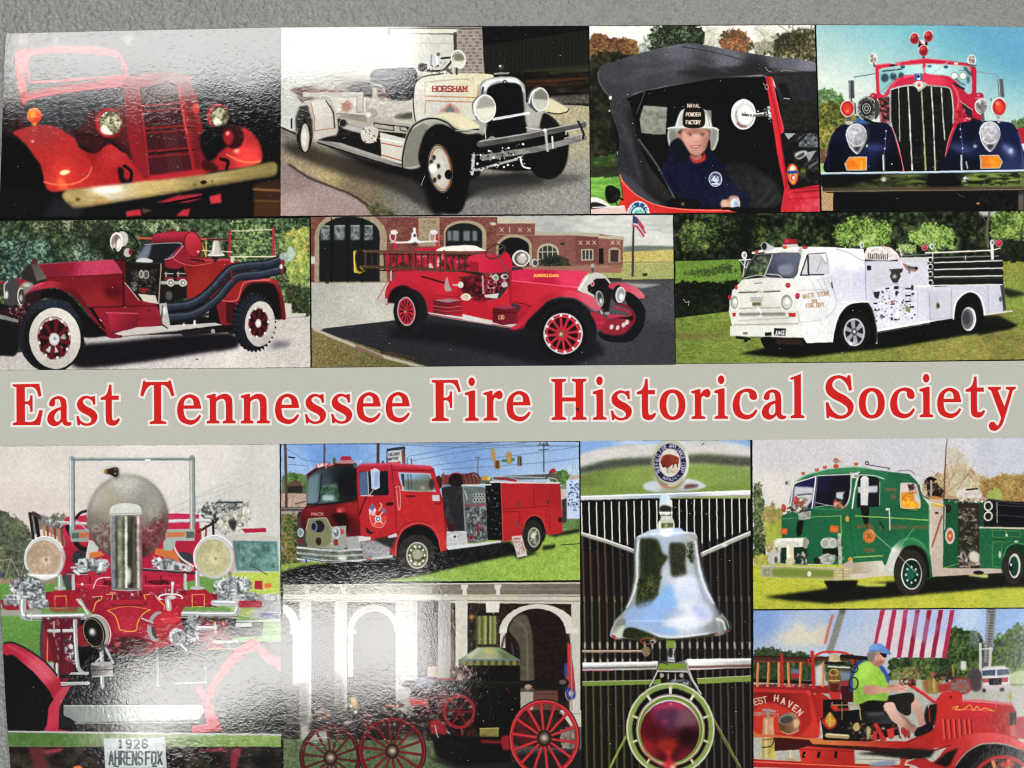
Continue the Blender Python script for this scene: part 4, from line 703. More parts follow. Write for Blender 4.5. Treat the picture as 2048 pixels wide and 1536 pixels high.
line('1276 215 1376 215',5,'a8a490');rect(1508,200,1575,262,'a09880');rect(1515,206,1568,256,'34383a');line('1532 206 1532 256',5,'a8a490');line('1552 206 1552 256',5,'a8a490');poly('1605 195 1630 195 1630 280 1605 280','1c1614');arch(1658,1724,190,212,272,'94886c');rect(1668,205,1712,270,'3c2c28')
fol('1270 260 1320 245 1400 240 1450 275 1440 295 1280 290',['141812','2a3024','40463a'],4,4,part='shrub');line('1240 300 1730 290',8,'84604c');ell(1405,172,12,6,'2c2420')
line('1795 20 1790 345',[9,12],'3c342e',part='flagpole');poly('1790 20 1815 25 1845 70 1862 100 1845 140 1825 130 1815 80 1792 78','b0a4a8',part='flag')
for a_,b_ in (('1815 35 1850 85',0),('1822 60 1858 110',0),('1812 75 1850 128',0),('1792 70 1812 78',0)): line(a_,9,'a42c40')
poly('1790 18 1812 25 1822 60 1792 58','34385c');poly('1840 335 1870 330 1870 345 1850 350','3c2c20')
# shadow under truck
poly('440 640 700 600 1100 640 1300 620 1600 700 1640 770 1400 860 800 720 480 690','101014',f=8,a=.8)
# truck rear, bell rail
line('490 110 492 205',15,'b01c34');line('720 120 724 195',14,'b01c34');line('500 165 720 158',10,'d0ccc4');poly('595 195 735 188 740 212 600 212','b81830')
for x in (480,695): ring(x,132,16,24,8,'b0a8a4');blob([x-12,100,x+15,95,x+28,115,x,120],'c8c0bc');line([x-12,165,x+25,160],6,'c0bab4')
blob('560 163 580 145 582 115 592 108 608 112 615 145 635 162','c8ccd4',part='bell');line('598 90 600 115',14,'d0ccc8');ell(600,125,8,10,'2c2c34',f=.6);ell(600,172,12,10,'34282c',f=.6);line('640 165 720 162',4,'8c8480')
blob('725 215 760 188 900 178 950 190 972 215','d4d0c4',part='hose_bed_cover',n=(.05,4))
# ladders
poly('430 215 1000 210 1000 320 440 320','a8182c',n=(.3,6));fol('440 225 960 225 960 310 440 310',['1e1412','a41c30','4c1c1a','c0b8b0','b01830'],9,0,3,a=.8)
for x in range(330,900,34): line([x,220,x+2,312],8,'3a2a20' if x % 68 else '54402e')
line('290 212 600 214 960 222',14,'54412e',part='ladder');line('300 225 960 236',5,'241a12');line('290 295 600 305 960 332',16,'4a3826',part='ladder');line('300 309 960 346',6,'1c140e');line('330 222 330 300',8,'4c3c2a')
for x in (445,590,712,760): line([x,210,x+6,330],10,'94202c')
line('860 330 960 340',20,'161816',f=1);poly('270 210 300 200 325 210 300 225 295 290 330 320 300 335 275 330 270 300 280 250','b09c28',part='yellow_bumper_pad');blob('283 205 310 200 320 230 300 300 330 320 290 320 275 260','1c1814',f=1);line('268 215 272 325',9,'c8b430')
# body
blob('900 240 980 225 1060 230 1100 215 1130 260 1120 320 1000 330 940 320 900 290',[(950,260,'c41c3c'),(1080,260,'b8142e')],part='seat_panel');poly('900 265 950 270 950 320 905 320','9c1428')
poly('490 320 860 325 960 345 990 480 1100 540 1120 620 1000 590 860 570 690 545 640 480 560 400 500 370',[(600,340,'b81a30'),(750,420,'bc1c2c'),(900,550,'b41624'),(700,500,'a81420')],part='truck_body');line('640 350 760 385',8,'241414');blob('765 425 762 395 775 350 790 400 800 425 780 430','8c8480',part='axe_head');line('720 455 840 460 840 380',5,'8c1020')
blob('850 370 900 345 990 340 1060 350 1110 330 1110 380 1060 440 990 480 930 480 860 440','5c1420',f=1);fol('850 360 980 350 980 470 870 470',['3a0c14','94182a','5c101c','1c0a0c'],5,2);fol('990 340 1110 330 1110 400 1030 450 1000 440',['1c0c10','8c1828','a8a09c','3c1418'],4,2)
ell(850,395,16,18,'b8b4ac');line('810 395 850 400',8,'b0aca4');ell(880,462,28,20,'c4c0a8',part='valve_cap');ell(880,462,16,12,'9c9880');line('850 462 912 465',5,'b8b4a4');line('840 356 900 352',7,'2c2826');line('960 400 1000 345 980 460 950 490',9,'941426');ell(1042,355,17,18,'b4b4ac',part='gauge');ell(1042,355,11,12,'6c7c74');ell(1090,350,22,15,'b0a8a4');ell(1095,350,13,9,'3c3838');ell(1090,395,18,15,'a8a09c');line('970 350 975 440',11,'a8a49c',a=.8)
poly('980 450 1060 440 1050 470 985 465','b4b0a8');poly('1060 470 1115 400 1120 500 1180 560 1100 540 1000 520 990 480','b81a28')
# steering
line('1050 235 1110 330',8,'5c4a48');ring(1040,213,56,34,8,'4c342c',rot=-25,part='steering_wheel');line('1000 235 1080 190',5,'6c5048');line('1030 190 1050 240',5,'6c5048')
# spot lamp
ell(1180,250,47,44,'a8a4a0',part='spot_lamp');ell(1182,252,38,36,'544c48');blob('1160 240 1190 225 1215 250 1195 280 1165 270','a8a098',f=1);ell(1190,232,12,8,'e0dcd4',f=1);ring(1180,250,45,42,6,'d0ccc8');ell(1250,275,22,24,'8c8c84');ell(1258,275,14,17,'3c3c34');ring(1258,275,15,18,4,'c0bcb0')
# hood
poly('1120 320 1200 310 1550 320 1500 400 1490 420 1130 370',[(1200,330,'c41e40'),(1450,340,'cc2c50'),(1300,390,'b01430')],n=(.04,3),part='engine_hood');poly('1125 370 1490 415 1490 430 1400 440 1300 480 1240 520 1180 510 1120 490',[(1150,430,'b4182a'),(1400,430,'c42034')]);poly('1115 330 1130 330 1130 500 1115 500','a01424');line('1130 372 1490 410',5,'dc5068');word('AMERICAN',1250,350,12,'d8a84c',w=12,adv=17,lw=5);line('1250 352 1390 350',5,'d0a050',a=.6)
poly('1180 510 1260 500 1200 600 1160 630 1120 640 1160 560','a81424');line('1140 490 1200 500 1240 520',6,'7c0c18')
# radiator
poly('1490 410 1530 345 1590 325 1640 345 1668 380 1660 500 1620 560 1580 470 1520 440 1488 425','b0aca4',part='radiator');poly('1545 400 1590 362 1640 360 1662 390 1660 500 1600 545 1580 450 1545 430','161312');ell(1570,390,11,14,'b8b0a8');ell(1570,390,7,9,'9c2434');line('1570 290 1572 320',14,'4c4440');ell(1570,292,11,12,'8c8c88');line('1500 420 1545 345',6,'dcd8d0')
# fenders
blob('440 500 440 430 470 370 530 360 600 385 640 440 700 500 700 555 660 540 640 480 590 430 530 400 480 430 460 490',[(500,370,'b01a2c'),(650,500,'a8162a')],part='fender');blob('455 490 470 430 520 400 580 415 640 490 640 560 500 500','140e10',f=1);poly('380 480 450 468 450 500 400 498','a09894');line('395 478 455 370',5,'a84850');line('470 320 470 370',7,'b0a8a4')
blob('1120 640 1170 600 1230 520 1300 460 1380 432 1460 428 1550 450 1610 490 1615 530 1580 535 1500 480 1420 460 1340 475 1290 520 1240 590 1180 635',[(1300,460,'b4182c'),(1500,440,'cc3048'),(1600,510,'b84858')],part='fender');blob('1200 620 1290 520 1360 475 1440 470 1500 490 1560 560 1400 560 1300 640','110e10',f=1);blob('1480 440 1560 455 1612 500 1612 530 1570 530 1520 485',[(1500,450,'c43c54'),(1600,520,'b44c5c')],f=.6);line('1200 615 1160 640 1120 640',5,'7c0c18')
blob('1665 390 1740 385 1800 405 1850 445 1848 472 1790 465 1720 430 1665 420',[(1700,395,'b43048'),(1840,460,'c05c68')],part='fender');line('1740 430 1800 468 1848 472',6,'741828',sm=True)
# rear wheel
ell(575,540,92,122,'17181b',part='wheel',n=(.2,3));ell(555,540,66,108,'101113');ell(553,540,50,80,'9c9494',rot=-4);ell(553,540,42,72,'881a28',rot=-4)
for k in range(12): an = math.radians(k*30);line([553,540,553+38*math.cos(an),540+66*math.sin(an)],7,'2c0a10')
for k in range(12): an = math.radians(k*30+15);line([553,540,553+40*math.cos(an),540+68*math.sin(an)],6,'b82030')
ring(553,540,40,68,8,'b01e30',rot=-4);ell(550,542,13,18,'a01828');ell(548,542,6,8,'8c7c50')
# boxes, running board
poly('670 545 860 570 1020 590 1160 610 1120 632 860 590 680 560','b0aca4',part='running_board');line('680 556 860 585 1120 628',5,'8c2430');poly('860 555 1020 590 1020 612 860 585','b4b2aa')
poly('700 478 790 472 858 480 855 555 770 560 702 545',[(750,490,'641420'),(800,540,'8c1424')],part='tool_box');poly('700 478 790 470 858 480 780 492','8c6870');line('702 510 770 520 856 512',4,'c0544c');line('702 530 770 542 856 534',3,'b04844')
poly('1025 520 1100 512 1160 520 1158 608 1080 615 1025 600',[(1050,530,'5c1018'),(1120,590,'781424')],part='tool_box');poly('1025 518 1100 510 1160 520 1090 530','843040');line('1025 545 1160 545',4,'38080e');word('130',1055,582,20,'c8a070',w=8,adv=12,lw=4)
# front axle and headlights
blob('1560 545 1620 560 1670 600 1665 625 1600 640 1570 600','a41c34');line('1600 600 1665 610',14,'b82840');line('1660 565 1780 575',20,'b02c44');line('1690 520 1760 540 1790 575',12,'a42038',sm=True)
blob('1690 580 1640 640 1600 660 1640 700 1740 710 1800 690 1850 620 1858 540 1830 480 1780 440 1740 440 1760 500 1790 560','121316',part='wheel');blob('1660 580 1780 590 1770 640 1720 670 1650 665 1620 650','8c1c2c',f=1);line('1700 500 1770 520 1800 580 1760 640',14,'7c1424',sm=True)
for x,y in ((1675,625),(1708,630),(1740,615),(1758,600)): ell(x,y,10,14,'b8b0b0',rot=20)
ell(1650,550,14,8,'8c8c88')
ell(1610,470,22,44,'8c8c88',rot=-10,part='headlight');ell(1612,470,14,34,'3c3c3c',rot=-10);ell(1616,485,8,16,'d0d0cc',f=.8);poly('1630 400 1680 420 1660 540 1620 545 1640 470','1a1416',f=1)
blob('1670 450 1690 410 1720 400 1730 490 1695 490','1c1c20',part='headlight');ell(1723,450,27,44,'c0c0bc',rot=6);ell(1725,450,20,36,'7c8488',rot=6);ell(1728,462,12,20,'d8dce0',f=1)
# front wheel
ell(1432,655,162,160,'17181c',part='wheel',n=(.22,3));ell(1405,665,132,142,'0d0e10',f=1);ell(1410,662,108,113,'b4acac',rot=-10);ell(1410,662,98,105,'9c1c2c',rot=-10)
for k in range(12): an = math.radians(k*30+8);line([1405,662,1405+82*math.cos(an),662+88*math.sin(an)],[10,26],'1e0a0e')
for k in range(12): an = math.radians(k*30+23);line([1405,662,1405+86*math.cos(an),662+92*math.sin(an)],[16,13],'b02434')
ring(1408,662,88,94,12,'b82a38',rot=-10);ell(1402,663,36,36,'ac2030');ell(1400,664,18,18,'7c4c30');ell(1398,664,9,9,'b09c78')
for k in range(12): an = math.radians(k*30+23);ell(1409+94*math.cos(an),662+100*math.sin(an),7,7,'e0d4d4')

# ---- print 7: white cab-forward pumper on grass
photo(7, 'photo_print', 'print of a white cab-forward fire truck parked on grass', '1348 428 2140 421 2140 718 1351.5 728'.split(), '1c2414', (1340, 415, 2.893))
fol('0 0 2400 0 2400 340 0 340',['0a0d08','161c10','2a3620','4a5c30'],7)
fol('60 90 180 60 260 180 200 260 60 250',['1a2412','3c4c24','7c8c44'],5,8,2);fol('190 60 560 50 560 230 220 220',['161e10','3a4a20','54642c','0e140c'],7,8,7)
fol('940 120 1050 60 1260 80 1290 180 1200 240 1000 220 930 180',['2c4018','5c7830','88a44c','a4bc64'],5,10,3,part='tree');fol('1370 170 1450 100 1580 100 1660 150 1640 230 1540 250 1440 220',['2c4018','64803a','8cac50','a8c06c'],5,10,4,part='tree');fol('1310 220 1400 200 1440 270 1330 270',['34482a','8ca45c','b0c47c'],4,5)
fol('1860 20 2400 20 2400 320 1900 280 1850 180',['2c3c1a','4c6428','789040','98ac54'],7,6,5);poly('1780 20 1900 18 1860 50 1800 50','a8b0ac',f=3);line('1850 20 1835 120 1840 230',14,'5c5448',sm=True,part='tree_trunk');line('1840 100 1800 40',6,'544c40');line('2040 100 2030 200',8,'3c3c2c')
rect(400,30,480,300,'0c0f0a',f=10,a=.8)
poly('30 310 400 300 420 430 300 440 30 440','5c7c2c',n=(.15,3));poly('1920 310 2400 315 2400 640 1920 640',[(1950,330,'7c7c30'),(2030,450,'748434')],n=(.15,3));fol('1850 180 2400 200 2400 310 1880 310',['10150c','1c2414','2c3820'],6,6)
fol('30 430 420 430 380 600 340 640 30 640',['0b0f08','141a0e','26331a'],8,6);fol('60 380 340 330 400 360 200 400',['1c2814','2c3c1c','5c7c2c'],3,5,a=.8)
poly('30 640 350 600 1900 580 2400 570 2400 910 30 910',[(100,700,'64782c'),(300,850,'6c7e30'),(900,880,'7a8236'),(1700,850,'90863e'),(2000,620,'768034'),(1900,640,'745c34'),(1980,860,'7c7034')],n=(.2,2,2.),part='lawn');fol('30 640 2400 600 2400 910 30 910',['3c4c1c','647430','8c8840'],2,ax=2.,a=.35);poly('30 730 340 740 340 750 30 760','6c5030',f=4,a=.7)
poly('1780 630 1900 625 2010 680 1980 700 1780 740','12160c',f=2);blob('1930 470 2000 480 2060 500 1960 520','1c2412',f=3);poly('400 845 560 810 760 790 1200 720 1640 650 1790 690 2010 678 1960 700 1700 740 1300 810 1000 840 720 872 560 860','0b0e07',f=2)
# chassis
poly('520 740 1200 700 1780 600 1780 700 1240 790 700 850 560 820','0c0b0a',part='chassis')
# body rear
poly('1120 310 1490 310 1500 460 1930 440 1935 600 1820 625 1640 640 1500 665 1200 715 1180 600 1140 540',[(1200,380,'b4b4c0'),(1400,380,'b8b8c4'),(1350,600,'c8c8d0'),(1600,560,'b4b4c0'),(1900,520,'aeaebc')],n=(.04,2),part='truck_body')
poly('1500 490 1640 480 1640 630 1510 650','b0b0bc',n=(.04,2));poly('1840 455 1928 450 1930 600 1850 612','b0b0be');line('1628 470 1630 560 1625 630',4,'8c8c98');line('1500 490 1505 650',5,'8c8c98');line('1430 455 1435 640',4,'9c9ca4');line('1840 455 1845 615',4,'8c8c98');line('1430 458 1930 435',10,'d4d4d0');line('1500 650 1640 635',3,'8c8c94');ell(1550,567,12,20,'6c6c50');ell(1552,567,6,10,'2c3420');ell(1912,530,8,16,'4c5458');poly('1920 330 1945 590 1930 600 1910 450','3c3c3c');line('1820 622 1980 598',8,'c0c0bc')
line('1200 712 1500 660',14,'d8d8d4',part='running_board');line('1200 725 1500 672',4,'5c5c58');poly('1185 715 1200 712 1200 790 1186 790','bcbcb8')
# pump panel
fol('1160 470 1430 450 1430 650 1180 670',['a8a8b4','c8c8d4','d8d8e0','b8b8c8'],4,2,a=.6)
dots('1160 480 1420 460 1425 640 1190 660',['1c1c22','34343c','5c5c68','ececf4','1c1c1c','8c8c94'],110,(1,3));
for x,y,w_ in ((1365,470,24),(1365,512,26),(1365,545,22),(1250,470,16),(1390,575,20),(1280,560,16),(1300,650,24),(1225,635,16),(1180,555,14)): line([x,y,x+w_,y-2],8,'14141a')
rect(1140,336,1164,362,'14141a');poly('1175 490 1215 485 1205 530 1185 520','26262c');rect(1394,450,1408,478,'2a2a30');ell(1310,497,8,12,'2c2420');ell(1285,545,8,8,'9c4438');poly('1360 570 1390 575 1390 610 1365 600','747c50');poly('1310 590 1330 600 1320 650 1300 640','f4f4f8');ell(1225,630,12,12,'5c5c6c')
poly('1265 358 1350 352 1345 372 1330 380 1335 400 1315 435 1290 435 1272 400 1280 375','34302c',part='deck_gun_mount');rect(1295,440,1328,470,'8c8c94');rect(1296,455,1320,472,'242226');line('1290 450 1330 448',5,'dcdce4');ell(1300,398,12,12,'a0a0a4',f=1)
# top hose bed, reel
blob('1130 300 1135 245 1160 228 1230 225 1290 240 1320 300','c0b8b8',n=(.15,3),part='hose_reel')
for i in range(11): x = 1150+i*11;line([x,265+(i % 3)*3,x-3,300],5,'3c3428' if i % 3 else '6c5c48')
line('1150 250 1180 232 1220 235 1250 262',8,'e8e4e0',sm=True);line('1240 228 1290 250 1320 300 1360 350',9,'d8a8a4',sm=True);line('1270 240 1310 270 1345 330',6,'e8dcd8',sm=True);poly('1340 320 1400 340 1430 350 1420 372 1370 362','7c6c5c');line('1380 345 1430 352',12,'4c4440');ell(1425,352,9,9,'1c1c1c');line('1385 360 1385 378',10,'5c5450')
poly('1320 290 1500 285 1500 312 1320 312','b4b4b4');line('1340 280 1500 270',8,'5c5c5c');line('1330 240 1340 280',10,'b0b0b0')
# hose tubes
poly('1495 290 1900 285 1930 430 1530 460','2a2c2a')
for i,y in enumerate((300,340,383,432)):
    y2 = y-6;line([1505,y,1915,y2+4*i-10],30,'161816',part='hard_suction_hose');line([1530,y+19,1920,y2+22+2*i-8],7,'c8c8c4');ell(1508,y+3,17,17,'8c8c88');ell(1506,y+3,10,11,'141414');arc(1508,y+3,16,16,120,300,5,'e4e4e0')
line('1530 290 1900 280',8,'6c6c6c');line('1480 262 1520 262 1850 248',9,'d0c4bc');line('1850 250 1910 235',7,'d0c8c0');line('1520 262 1520 295',7,'b0b0ac');line('1862 215 1865 295',18,'c4c4c0');line('1710 280 1710 300',6,'a8a8a4')
for x,y,r in ((1473,232,19),(1903,206,22)): ell(x,y,r,r,'a08080',part='warning_lamp');ell(x,y,r-4,r-4,'a81c34');ell(x-3,y-4,6,6,'d86074',f=1)
for x,y in ((1514,225),(1865,204),(1110,217)): ell(x,y,13,18,'c8c8c8',part='spot_lamp');ell(x+2,y,7,11,'6c6c70')
line('1105 235 1110 260',12,'9c9ca0')
# cab
poly('400 440 560 245 700 225 960 232 1120 240 1130 320 1150 540 1060 560 990 620 940 780 790 785 740 700 360 690 340 600 360 480',[(450,440,'c8c6be'),(700,450,'d0cec8'),(1000,400,'c0c0cc'),(850,600,'c8c8c8'),(900,280,'d8d8d8'),(1100,400,'b8b8cc'),(600,650,'bcbab0'),(850,720,'d0d0d0'),(1060,320,'dcdce0')],n=(.03,3),part='cab')
line('480 262 620 238 800 234 960 236',14,'dedcd6',sm=True);line('960 240 1030 260 1100 300 1125 305',6,'a0a098',sm=True);line('1128 310 1135 540',4,'7c7c8c')
blob('415 418 425 390 460 320 495 275 560 265 700 262 755 268 745 330 715 405 560 405 440 415','242826',part='windscreen');blob('600 275 750 270 735 340 712 402 640 400 570 395',[(680,300,'54586c'),(600,380,'3c4050')],f=1);fol('430 400 500 290 580 270 560 390',['141a14','34402c','5c6c54'],6,3);line('595 268 565 350 545 400',7,'a8a8a4');line('425 412 500 392 560 400',5,'b0b0a8',sm=True);line('560 385 620 390 650 408',5,'c0c0b8',sm=True);line('412 418 460 320 495 272 755 264 748 320 715 408',6,'5c5c58');blob('630 340 700 330 710 380 640 390','6c7084',f=2);ell(525,382,12,8,'7c9040',f=1)
poly('755 390 790 280 900 262 920 300 925 385','b4b4bc',part='door_window');line('755 392 795 275',7,'1c1c1c');line('798 280 802 388',9,'1c1c1c');line('755 392 890 388',7,'242424');line('800 270 900 262',6,'5c5c5c');line('850 370 880 290',5,'8c8c90');poly('870 275 910 270 915 325 890 330','9c9ca0');poly('870 270 900 268 905 320','d8d8d8')
for p in ('820 430 870 530','850 415 900 500','880 400 930 520','905 400 970 540'): line(p,5,'a8a8b0')
line('740 480 900 475',4,'a0a0a0');line('930 400 960 560 900 640',4,'a4a4ac',sm=True);line('750 665 880 650',4,'a8a8a8');line('740 600 750 660',6,'9c9c98');line('850 420 930 405',4,'b0b0b8');line('935 435 940 465',7,'34343c');line('1060 545 1000 550',6,'e8e8e4')
# wheel arch
blob('945 780 960 680 990 610 1040 560 1110 545 1150 570 1185 640 1190 790 1060 800','0b0a0a',f=.6);line('938 775 955 680 985 605 1030 560 1100 545 1145 545',10,'e4e4e0',sm=True)
ell(1070,715,92,108,'131212',part='wheel');ell(1066,722,62,82,'74747a');ell(1066,722,52,70,'1e1e22')
for k in range(6): an = math.radians(k*60+20);line([1066,722,1066+48*math.cos(an),722+64*math.sin(an)],[14,26],'8c8c94')
ring(1066,722,56,76,8,'b4b4b8');ell(1066,720,16,22,'44444a');ell(1066,718,8,10,'a8a8b0');blob('1030 770 1060 780 1080 760 1050 800','dcdce0',f=1)
blob('1645 640 1655 560 1690 510 1740 490 1790 520 1815 610 1820 625 1780 720 1700 720','0c0a0a',f=.6);line('1640 645 1650 560 1690 505 1740 485 1785 505 1812 560 1820 622',9,'d4d4d4',sm=True);ell(1735,640,52,82,'131111',part='wheel');ell(1727,645,42,70,'a8a8ac');ell(1720,645,34,58,'54545a');ell(1715,640,20,40,'3a3a3e');arc(1727,645,40,66,-60,80,8,'dcdcdc')
# front face
line('400 492 635 484',9,'5c5a54');line('510 490 540 487',9,'a8a69c');line('490 440 530 436',5,'5c5c58')
word('DODGE',468,541,22,'8c8a80',w=9,adv=15,lw=5);rect(475,545,530,572,'8c8460');word('WHITE',478,563,10,'3c3a28',w=6,adv=9,lw=3);poly('400 608 665 605 670 628 405 630','8c8a84');line('400 584 660 578',7,'94928c');line('395 655 690 640',5,'9c9a94');line('505 580 525 605 520 630',8,'e0ded8',sm=True);line('400 618 665 615',6,'64625c');line('370 680 740 672',6,'8c8a84')
for x,y,rx,ry in ((373,548,27,44),(675,548,38,50)): ell(x,y,rx,ry,'a8a8a0',part='headlight');ell(x,y+2,rx-6,ry-8,'6c6e68');ell(x+2,y+4,rx-10,ry-14,'b4b4ac',f=1);ell(x+4,y-6,rx*.3,ry*.3,'f4f4f0',f=1.5);ring(x,y,rx-1,ry-1,5,'dcdcd4')
for x,y,rx,ry in ((682,450,14,15),(738,512,13,18),(383,462,8,14),(345,520,9,16)): ell(x,y,rx,ry,'8c2028',part='marker_lamp');ell(x-2,y-2,rx*.6,ry*.6,'d03838',f=.6)
poly('685 610 728 608 728 632 690 634','b42428',part='marker_lamp');poly('360 610 380 608 382 630 362 632','a82424',part='marker_lamp')
poly('346 686 770 688 770 755 348 746',[(400,710,'c4c4bc'),(700,720,'d0d0ca')],part='bumper');line('348 744 768 753',4,'8c8a84');rect(422,720,450,735,'6c6450');rect(550,722,588,742,'141410')
poly('602 698 670 700 668 742 602 740','121414',part='licence_plate');word('JU442',608,736,22,'d4d8d8',w=8,adv=10.5,lw=4);word('VA',654,718,10,'c0c4c4',w=4,adv=7,lw=2);word('4',656,737,12,'c0c4c4',w=6,lw=3)
line('385 752 460 760',14,'141410');ell(440,770,12,9,'1a1a16');poly('590 760 760 765 770 795 600 790','2c2018');blob('525 755 600 755 620 820 560 822','0b0b09')
word('WHITE STONE',770,528,24,'94704c',w=10,adv=14.5,lw=4,ang=-8);word('VOL.',823,551,18,'8c6844',w=9,adv=12,lw=4);word('FIRE DEPT.',788,580,22,'9c7048',w=9,adv=12,lw=4,ang=-3)
# roof gear
rect(660,182,734,215,'981828',part='beacon');rect(664,186,690,205,'c42c38',f=1);poly('655 215 738 212 745 230 650 235','b8b4b0');ell(665,230,14,10,'b8402c');ell(780,232,16,9,'b4382c');ell(500,256,12,9,'a83428');blob('525 215 550 198 575 215 605 232 580 250 540 252','a8a8ac',part='horn');ell(545,225,18,25,'1c1c1e');ring(545,225,17,23,5,'8c8c90')
ell(430,277,16,22,'d0d0cc',part='spot_lamp');ell(432,277,8,12,'7c7c78');line('400 305 465 300',7,'c8c8c4');line('405 308 440 350 455 310',5,'b8b8b4');line('430 300 430 340',6,'a8a8a4');line('440 300 420 400',7,'d0d0cc',a=.8);ell(755,250,13,20,'9ca098',f=.6)

# ---- print 8: chrome-globed pumper seen from the front, 1926 plate
photo(8, 'photo_print', 'print of a pumper nose with a big silver pressure globe', '-24 892 559.5 888 564 1608 -24 1608'.split(), '141414', (0, 885, 3.593))
rect(-100,0,2020,1100,[(300,100,'bcb6b0'),(1200,80,'c0bbb6'),(1900,400,'b4b0ac'),(200,500,'b8aea8')],n=(.03,2))
rect(-100,960,2020,1700,[(0,1150,'547e38'),(1900,1200,'5e843e')],n=(.12,2));rect(-100,975,400,1015,'84705c');rect(-100,1150,250,1190,'8c8c88',f=2)
fol('-20 500 20 490 80 520 160 560 230 660 260 900 180 980 -20 980',['34382c','4c5240','6c7058','545c44'],6,7,1,part='tree');fol('330 540 400 510 470 520 500 560 400 600',['4c5044','787c70'],4,6)
line('0 850 80 835 40 970',6,'8c8474');line('80 835 140 960',6,'8c8474');line('180 860 150 960',6,'8c8474');line('0 930 20 970',10,'34487c')
# the truck behind on the right
for p in ('1215 480 1640 285','1225 520 1800 290','1640 285 1650 450','1800 290 1790 460','1400 400 1640 330'): line(p,5,'a0a4a0')
for i in range(9): x = 1260+i*50;line([x,470-i*21,x+6,520-i*16],4,'a4a8a4')
fol('1400 480 1560 420 1780 430 1800 560 1740 620 1600 660 1520 600',['4c5250','8c908c','b8b8b4','c8c8c0','2c2e30'],6,6,2);blob('1580 500 1760 460 1800 520 1740 600 1680 640 1580 640 1540 560','a8a498',n=(.25,5));line('1560 430 1740 430',14,'3c4044');blob('1640 570 1700 560 1680 640','34302c',f=1)
poly('1580 680 1760 650 2000 680 2010 940 1660 940','a8a49c');poly('1670 705 1990 710 2005 925 1700 920',[(1750,750,'4c6c68'),(1950,850,'548078')],part='windscreen');fol('1700 720 1980 720 1990 900 1720 900',['34504c','5c8078','88a49c'],10,3,a=.7);poly('1735 620 1910 615 1912 642 1760 650','a01c30');poly('1620 940 2010 930 2010 1090 1680 1090','a0b040',n=(.05,3));line('1820 890 1920 950',6,'3c3c3c');rect(1830,995,1885,1055,'a41c30');poly('1900 1015 1940 1010 1955 1028 1940 1045 1900 1045','c85c34');rect(1860,1088,2020,1168,'8c8c8c');fol('1870 1090 2010 1090 2010 1165 1870 1165',['6c6c6c','a8a8a8','c4c4c0'],4,2);rect(1660,1180,2020,1245,'8c9c54');poly('1500 1500 1640 1440 2020 1400 2020 2100 1480 2100','262822')
# engine body red behind
blob('460 560 560 530 700 520 1200 510 1400 520 1430 560 1430 900 1340 1000 500 1000 455 800',[(520,600,'b0203c'),(520,850,'9c1428'),(1320,560,'b41c3c'),(1340,760,'a01830')],part='truck_body');poly('1200 520 1430 518 1430 570 1200 590','b82448')
line('500 600 490 620 560 740 620 770',34,'16161a',sm=True);line('545 545 580 505 640 490',20,'1c1e22',sm=True);blob('530 790 600 780 620 860 530 870','2c2e34');blob('1290 790 1370 800 1390 860 1300 860','34363c')
line('410 575 640 585',24,'b4b0b0');line('410 580 640 592',6,'7c7878');line('1200 565 1560 555',24,'b8b8b8');line('1200 575 1500 568',6,'84848a')
# ladders on the sides
poly('200 500 240 500 300 540 440 600 470 720 460 760 420 680 300 620 235 680 225 600','6c6460');line('215 510 240 690',20,'1a1a1c');line('255 530 280 690',26,'141416');line('240 510 330 560 440 610',30,'3c3230',part='ladder');fol('290 520 400 560 450 600 430 620 300 560',['8c8c8c','c4c4c0','4c4440'],3,2)
for i in range(6): x = 315+i*26;line([x,600+i*6,x+6,700+i*8],14,'7c3024' if i % 2 else '9c6840')
line('1430 640 1550 570',16,'2c2426',part='ladder');line('1440 620 1440 690',14,'8c3428');line('1480 600 1480 690',12,'5c2420');line('1530 560 1535 680',16,'241a1c');line('1500 480 1560 550',26,'28282c');ell(1555,545,20,20,'303036')
# chrome frame
line('1380 110 1384 640',40,'7c8280',part='roll_bar');line('1372 110 1376 640',10,'b4b8b8');line('1398 110 1400 640',6,'545856');line('515 115 520 640',40,'8c9090',part='roll_bar');line('505 120 508 600',8,'c0c4c4');line('532 120 536 640',8,'4c5250');line('520 120 1390 118',22,'64706e',part='roll_bar');line('540 113 1360 111',6,'9ca4a2');rect(1040,120,1080,130,'dcdcdc')
poly('495 630 640 622 640 712 510 715','7c8480');poly('515 650 568 648 568 690 515 692','4c5850');poly('570 648 640 645 640 682 572 685','a85c34');poly('1190 622 1400 620 1398 708 1190 705','8c9290');poly('1200 645 1330 642 1330 678 1200 680','b06438');poly('1338 642 1395 640 1395 685 1338 688','4c5452');line('550 560 640 640',8,'9c9c98')
poly('640 700 620 820 640 860 700 800 720 720','a8a8a4');poly('650 790 720 780 750 810 640 840','b8602c');poly('1120 760 1240 760 1300 860 1200 830 1110 800','b4602c');line('1240 720 1290 820 1390 890',14,'b4b4b0',sm=True);line('640 720 620 830',10,'b8b8b4');blob('1180 700 1260 700 1240 770 1180 770','8c9894')
